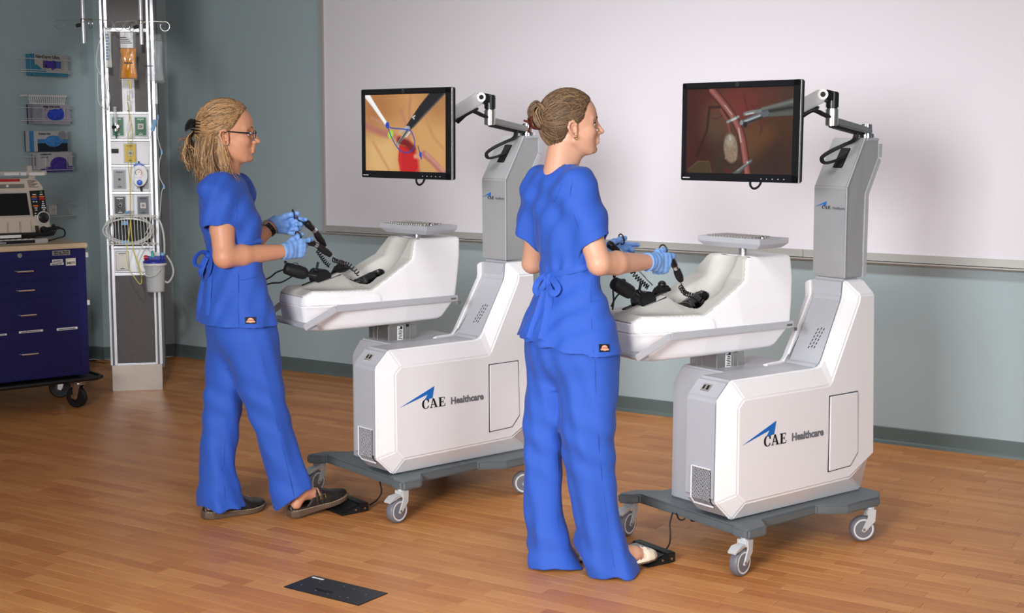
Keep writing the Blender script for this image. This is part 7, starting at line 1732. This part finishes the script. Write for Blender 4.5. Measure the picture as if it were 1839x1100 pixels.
    for k in range(170):                                             # lock in front of the shoulder, behind the ear
        sy = -1 if k < 110 else 1; w0 = rng.normal(0, .010); w1 = rng.normal(0, .012)
        tube(bm, [T(q) for q in ((-.040 + w0, sy * .080, .004), (-.030 + w0, sy * .0805, -.035), (-.022 + w0 + w1 * .5, sy * .074, -.085), (-.004 + w1, sy * (.070 + rng.normal(0, .004)), -.130), (.012 + w1 * 1.2, sy * (.066 + rng.normal(0, .006)), rng.uniform(-.178, -.150)))], [.0012, .0016, .0015, .0013, .0005], 4, smooth=3)
    for k in range(150):                                             # short tail below the clip
        sd = rng.normal(0, .022); tube(bm, [T(q) for q in ((-.125, sd * .7, .02), (-.142, sd, .0), (-.150 + rng.normal(0, .006), sd * 1.2, -.03), (-.146 + rng.normal(0, .014), sd * 1.3, -.065 + rng.normal(0, .018)), (-.128 + rng.normal(0, .014), sd * 1.3, rng.uniform(-.13, -.085)))], [.0016, .0018, .0016, .0007], 4, smooth=3)
    for k in range(9): tube(bm, [T(q) for q in ((-.135, rng.normal(0, .02), .0), (-.160, rng.normal(0, .02), -.004 + rng.normal(0, .006)), (-.182 + rng.normal(0, .01), rng.normal(0, .02), -.004 + rng.normal(0, .012)))], [.0010, .0008, .0004], 4, smooth=3)
    o = P.obj('hair_strands', bm, M_blond, 180, hair); o['kind'] = 'stuff'
    bm = B(); tube(bm, [T(q) for q in ((-.122, -.046, .050), (-.140, -.030, .046), (-.150, 0, .040), (-.140, .030, .046), (-.122, .046, .050))], [.016, .024, .026, .024, .016], 12, smooth=4, flat=.38, up=R @ np.array((-1, 0, .2)))
    for sy in (-1, 1):
        for k in range(5): tube(bm, [T(q) for q in ((-.134, sy * .034, .058 - .011 * k), (-.116, sy * .050, .057 - .011 * k), (-.098, sy * .058, .056 - .011 * k))], [.0035, .003, .0015], 6, smooth=3)
    P.obj('hair_clip', bm, M_black)
    eyes_etc(P, T, R, s, M_brow)
    bm = B(); ball(bm, T((.003, -.0785, -.0275)), .0036); P.obj('earring', bm, M_chrome)
    # glasses
    g = bpy.data.objects.new('glasses', None); COL.objects.link(g); g.parent = P.root
    for sy in (-1, 1):
        bm = B(); c = (.101, sy * .034, .012); pts = []
        for t in np.linspace(0, 2 * math.pi, 20, endpoint=False):
            yy = .025 * np.sign(math.cos(t)) * abs(math.cos(t)) ** .6; zz = .0145 * np.sign(math.sin(t)) * abs(math.sin(t)) ** .6
            pts.append(T((c[0] - .16 * max(0, sy * yy) , c[1] + yy, c[2] + zz)))
        tube(bm, pts, .0017, 6, closed=True); P.obj('glasses_rim', bm, M_black, 180, g)
        bm = B(); bm.faces.new([bm.verts.new(p) for p in pts]); P.obj('lens', bm, mat('lens_glass%d' % (sy + 1), (.95, .97, .97, 1), .02, alpha=.18), 180, g)
        bm = B(); tube(bm, [T(q) for q in ((.098, sy * .061, .016), (.094, sy * .070, .017), (.05, sy * .077, .018), (.012, sy * .083, .021), (-.008, sy * .088, .016))], [.0034, .0038, .0030, .0022, .0018], 6, smooth=4); P.obj('temple_arm', bm, M_black, 180, g)
        bm = B(); tube(bm, [T(q) for q in ((.099, sy * .0595, .016), (.093, sy * .071, .017), (.084, sy * .0745, .0175))], .0046, 8, flat=.7); P.obj('hinge_plate', bm, M_alu, 180, g)
    bm = B(); tube(bm, [T(q) for q in ((.102, -.010, .016), (.106, 0, .019), (.102, .010, .016))], .0015, 6, smooth=3); P.obj('glasses_bridge', bm, M_black, 180, g)
    return dict(RW=RW, LW=LW, TR=TR, TL=TL, hr=hr, hl=hl)
HR_ = person_right()
HL_ = person_left()
# ================================================================ instruments in the hands, pedals
def tri_frame(p, q):
    p = np.array(p); q = np.array(q); d = q - p; return d / np.linalg.norm(d)
def coil(bm, pts, r, turns, w=.0024, taper=1.0):
    P = np.array(catmull(pts, 12)); N = len(P); n = int(turns * 12); S_ = np.linspace(0, N - 1, n); C_ = np.stack([np.interp(S_, np.arange(N), P[:, k]) for k in range(3)], 1)
    T_ = np.gradient(C_, axis=0); T_ /= np.linalg.norm(T_, axis=1)[:, None]; out = []
    for i in range(n):
        u = np.cross(T_[i], [0, 0, 1]); u /= np.linalg.norm(u) + 1e-9; v = np.cross(u, T_[i]); a = 2 * math.pi * i / 12
        out.append(C_[i] + r * (math.cos(a) * u + math.sin(a) * v))
    tube(bm, out, w, 6)
def tool(name, label, pts, group=None): t = thing(name, label, 'surgical instrument', pts, 0, group); return t
class Wd:
    def __init__(s, root): s.root = root; s.inv = Matrix.Translation(-Vector(root.location))
    def obj(s, name, bm, m, ang=35, parent=None): bm.transform(s.inv); return obj(name, bm, m, parent or s.root, ang)
def grasper(label, ballp, collar, body_end, port, ring_c, ring_n, coil_pts, turns, ring_r=.0175, coil_r=.0085):
    t = Wd(tool('laparoscopic_grasper', label, port, 'laparoscopic graspers'))
    b = np.array(ballp); c = np.array(collar); e = np.array(body_end); p = np.array(port)
    d = tri_frame(b, c)
    bm = B(); hull_pts = []
    tube(bm, [b - d * .012, b, b + d * .012, c - d * .006], [.013, .0165, .015, .0125], 14, smooth=4); t.obj('grip_head', bm, M_black, 60)
    bm = B(); cyl(bm, c - d * .010, c + d * .010, .0125, n=20, bev=.002); t.obj('chrome_collar', bm, M_chrome)
    bm = B(); d2 = tri_frame(c, e); tube(bm, [c + d * .008, c + (e - c) * .35, c + (e - c) * .7, e], [.0115, .0145, .0150, .0100], 14, smooth=4); t.obj('grip_body', bm, M_blackm, 60)
    bm = B(); cyl(bm, e - d2 * .01, p, .0032, .0028, n=10); t.obj('shaft', bm, M_chrome)
    rn = np.array(ring_n, float); rn /= np.linalg.norm(rn); u = np.cross(rn, [0, 0, 1]); u /= np.linalg.norm(u); v = np.cross(rn, u); rc = np.array(ring_c)
    bm = B(); tube(bm, [rc + ring_r * (math.cos(a) * u + 1.15 * math.sin(a) * v) for a in np.linspace(0, 2 * math.pi, 26, endpoint=False)], .0026, 7, closed=True); t.obj('thumb_ring', bm, M_black, 180)
    bm = B(); n_ = tri_frame(rc, b); tube(bm, [rc + n_ * ring_r, rc + n_ * ring_r * 1.3 + [0, 0, -.012], b + [0, 0, -.006] - d * .012, b], .0030, 7, smooth=5); t.obj('ring_lever', bm, M_black, 180)
    bm = B(); coil(bm, coil_pts, coil_r, turns); t.obj('spring_cable', bm, M_black, 180)
    return t
# hands' own frames give the thumb rings
def thumb_mid(H, k): T_ = H['TR'] if k == 'r' else H['TL']; return T_((.084, .0515, -.0185)), T_((.102, .056, -.02)) - T_((.078, .05, -.018))
rc, rn = thumb_mid(HR_, 'r')
grasper('black laparoscopic grasper in the right hand of the person with the bun', at(1204, 464, 5.245), at(1213, 479, 5.265), at(1223, 504, 5.30), at(1229, 530, 5.345), rc, rn,
        [at(1222, 514, 5.315), at(1231, 526, 5.33), at(1246, 531, 5.34), at(1262, 543, 5.35)], 12)
rc, rn = thumb_mid(HR_, 'l')
grasper('black laparoscopic grasper in the left hand of the person with the bun', at(1096, 440, 5.375), at(1112, 453, 5.385), at(1132, 468, 5.40), at(1172, 512, 5.455), rc, rn,
        [at(1130, 480, 5.46), at(1142, 496, 5.455), at(1154, 507, 5.45), at(1164, 516, 5.445)], 10)
rc, rn = thumb_mid(HL_, 'r')
grasper('black laparoscopic grasper in the gloved right hand of the person with glasses', at(553, 433, 5.86), at(567, 438.5, 5.885), at(594, 458, 5.93), at(632, 484, 6.02), rc, rn,
        [at(598, 466, 5.94), at(612, 471, 5.965), at(628, 476, 5.985), at(644, 492, 6.01)], 12)
rc, rn = thumb_mid(HL_, 'l')
grasper('black laparoscopic grasper in the gloved left hand of the person with glasses', at(553, 402, 5.99), at(564, 413, 6.01), at(583, 442, 6.05), at(602, 466, 6.115), rc, rn,
        [at(570, 449, 6.10), at(577, 460, 6.105), at(584, 470, 6.11), at(592, 477, 6.115)], 9)
def scope(label, a, b, c, cables):
    t = Wd(tool('camera_scope', label, b, 'black camera scopes')); a, b, c = np.array(a), np.array(b), np.array(c); d = tri_frame(a, b)
    bm = B(); tube(bm, [a - d * .004, a, a + (b - a) * .3, a + (b - a) * .62, b - d * .012, b], [.016, .024, .027, .028, .026, .018], 18, smooth=3); t.obj('scope_body', bm, M_blackm, 50)
    bm = B(); q = a + (b - a) * .45; box(bm, tuple(q + [-.010, -.01, .020]), tuple(q + [.012, .012, .034]), .003); cyl(bm, a + [0, 0, .02], a + [0, 0, .03], .006, n=10); t.obj('scope_buttons', bm, M_black)
    bm = B(); tube(bm, [b - d * .01, b + (c - b) * .4, c], [.013, .012, .015], 14); t.obj('scope_neck', bm, M_black)
    for P in cables: bm = B(); tube(bm, P, .0034, 8, smooth=6); t.obj('scope_cable', bm, M_rub, 180)
scope('black camera scope on the nose of the farther simulator', at(513, 481, 5.885), at(551, 492, 5.92), at(567, 495, 5.935), [[at(509, 484, 5.885), at(496, 489, 5.87), at(486, 497, 5.85), at(470, 506, 5.80), at(455, 520, 5.79)], [at(530, 492, 5.90), at(518, 500, 5.88), at(504, 507, 5.86), at(489, 508, 5.84), at(474, 512, 5.80)]])
scope('black camera scope on the nose of the nearer simulator', at(1103, 508, 5.22), at(1136, 527, 5.26), at(1146, 536, 5.275), [[at(1103, 506, 5.22), at(1101, 520, 5.215), at(1102, 540, 5.21), at(1100, 556, 5.20)], [at(1122, 521, 5.24), at(1112, 527, 5.23), at(1104, 537, 5.22), at(1098, 550, 5.20)]])
# foot pedals
def pedal(corner, ang, label, cable):
    t = thing('foot_pedal', label, 'foot pedal', corner, ang, 'foot pedals')
    bm = B(); hull(bm, [(0, 0, .001), (.128, 0, .001), (.128, .20, .001), (0, .20, .001), (0, 0, .007), (0, .20, .007), (.128, 0, .030), (.128, .20, .034), (.09, 0, .030), (.09, .20, .034)], .002); obj('pedal_base', bm, M_blackm, t)
    bm = B(); hull(bm, [(.004, .012, .0075), (.004, .188, .0075), (.086, .012, .030), (.086, .188, .033), (.004, .012, .0105), (.004, .188, .0105), (.086, .012, .034), (.086, .188, .037)], .0015); obj('pedal_plate', bm, M_black, t)
    bm = B(); box(bm, (.055, .10, .031), (.088, .175, .0385), .001); obj('pedal_bracket', bm, M_silverd, t)
    bm = B(); box(bm, (.090, -.002, .0015), (.130, .202, .039), .003); obj('pedal_block', bm, M_black, t)
    for x in (.066, .110): bm = B(); cyl(bm, (x, -.0036, .017), (x, .001, .017), .0042, n=12); obj('pedal_bolt', bm, M_chrome, t)
    iv = (Matrix.Translation(corner) @ Matrix.Rotation(ang, 4, 'Z')).inverted()
    for P in cable: bm = B(); tube(bm, [tuple(iv @ Vector(p)) for p in P], .0032, 8, smooth=6); obj('pedal_cable', bm, M_rub, t, 180)
cR = fl(1164.6, 1019.6); aR = math.atan2(*(fl(1218, 1007.5) - cR)[[1, 0]])
pedal(cR, aR, 'black foot pedal under the pale flat shoe', [[fl(1197, 985, .02), at(1203, 973, 5.20), at(1204, 955, 5.22), at(1203, 940, 5.23), at(1208, 920, 5.25)], [at(1214, 921, 5.24), at(1220, 932, 5.24), at(1228, 932, 5.24), at(1232, 925, 5.24)], [at(1238, 928, 5.235), at(1243, 935, 5.235), at(1254, 933, 5.235)]])
cL = fl(614.5, 926.8); aL = math.atan2(*(fl(665.4, 916.7) - cL)[[1, 0]])
pedal(cL, aL, 'black foot pedal under the black clog', [[fl(664, 906, .012), at(676, 898, 5.86), at(685, 884, 5.88), at(683, 868, 5.90), at(680, 856, 5.93)]])
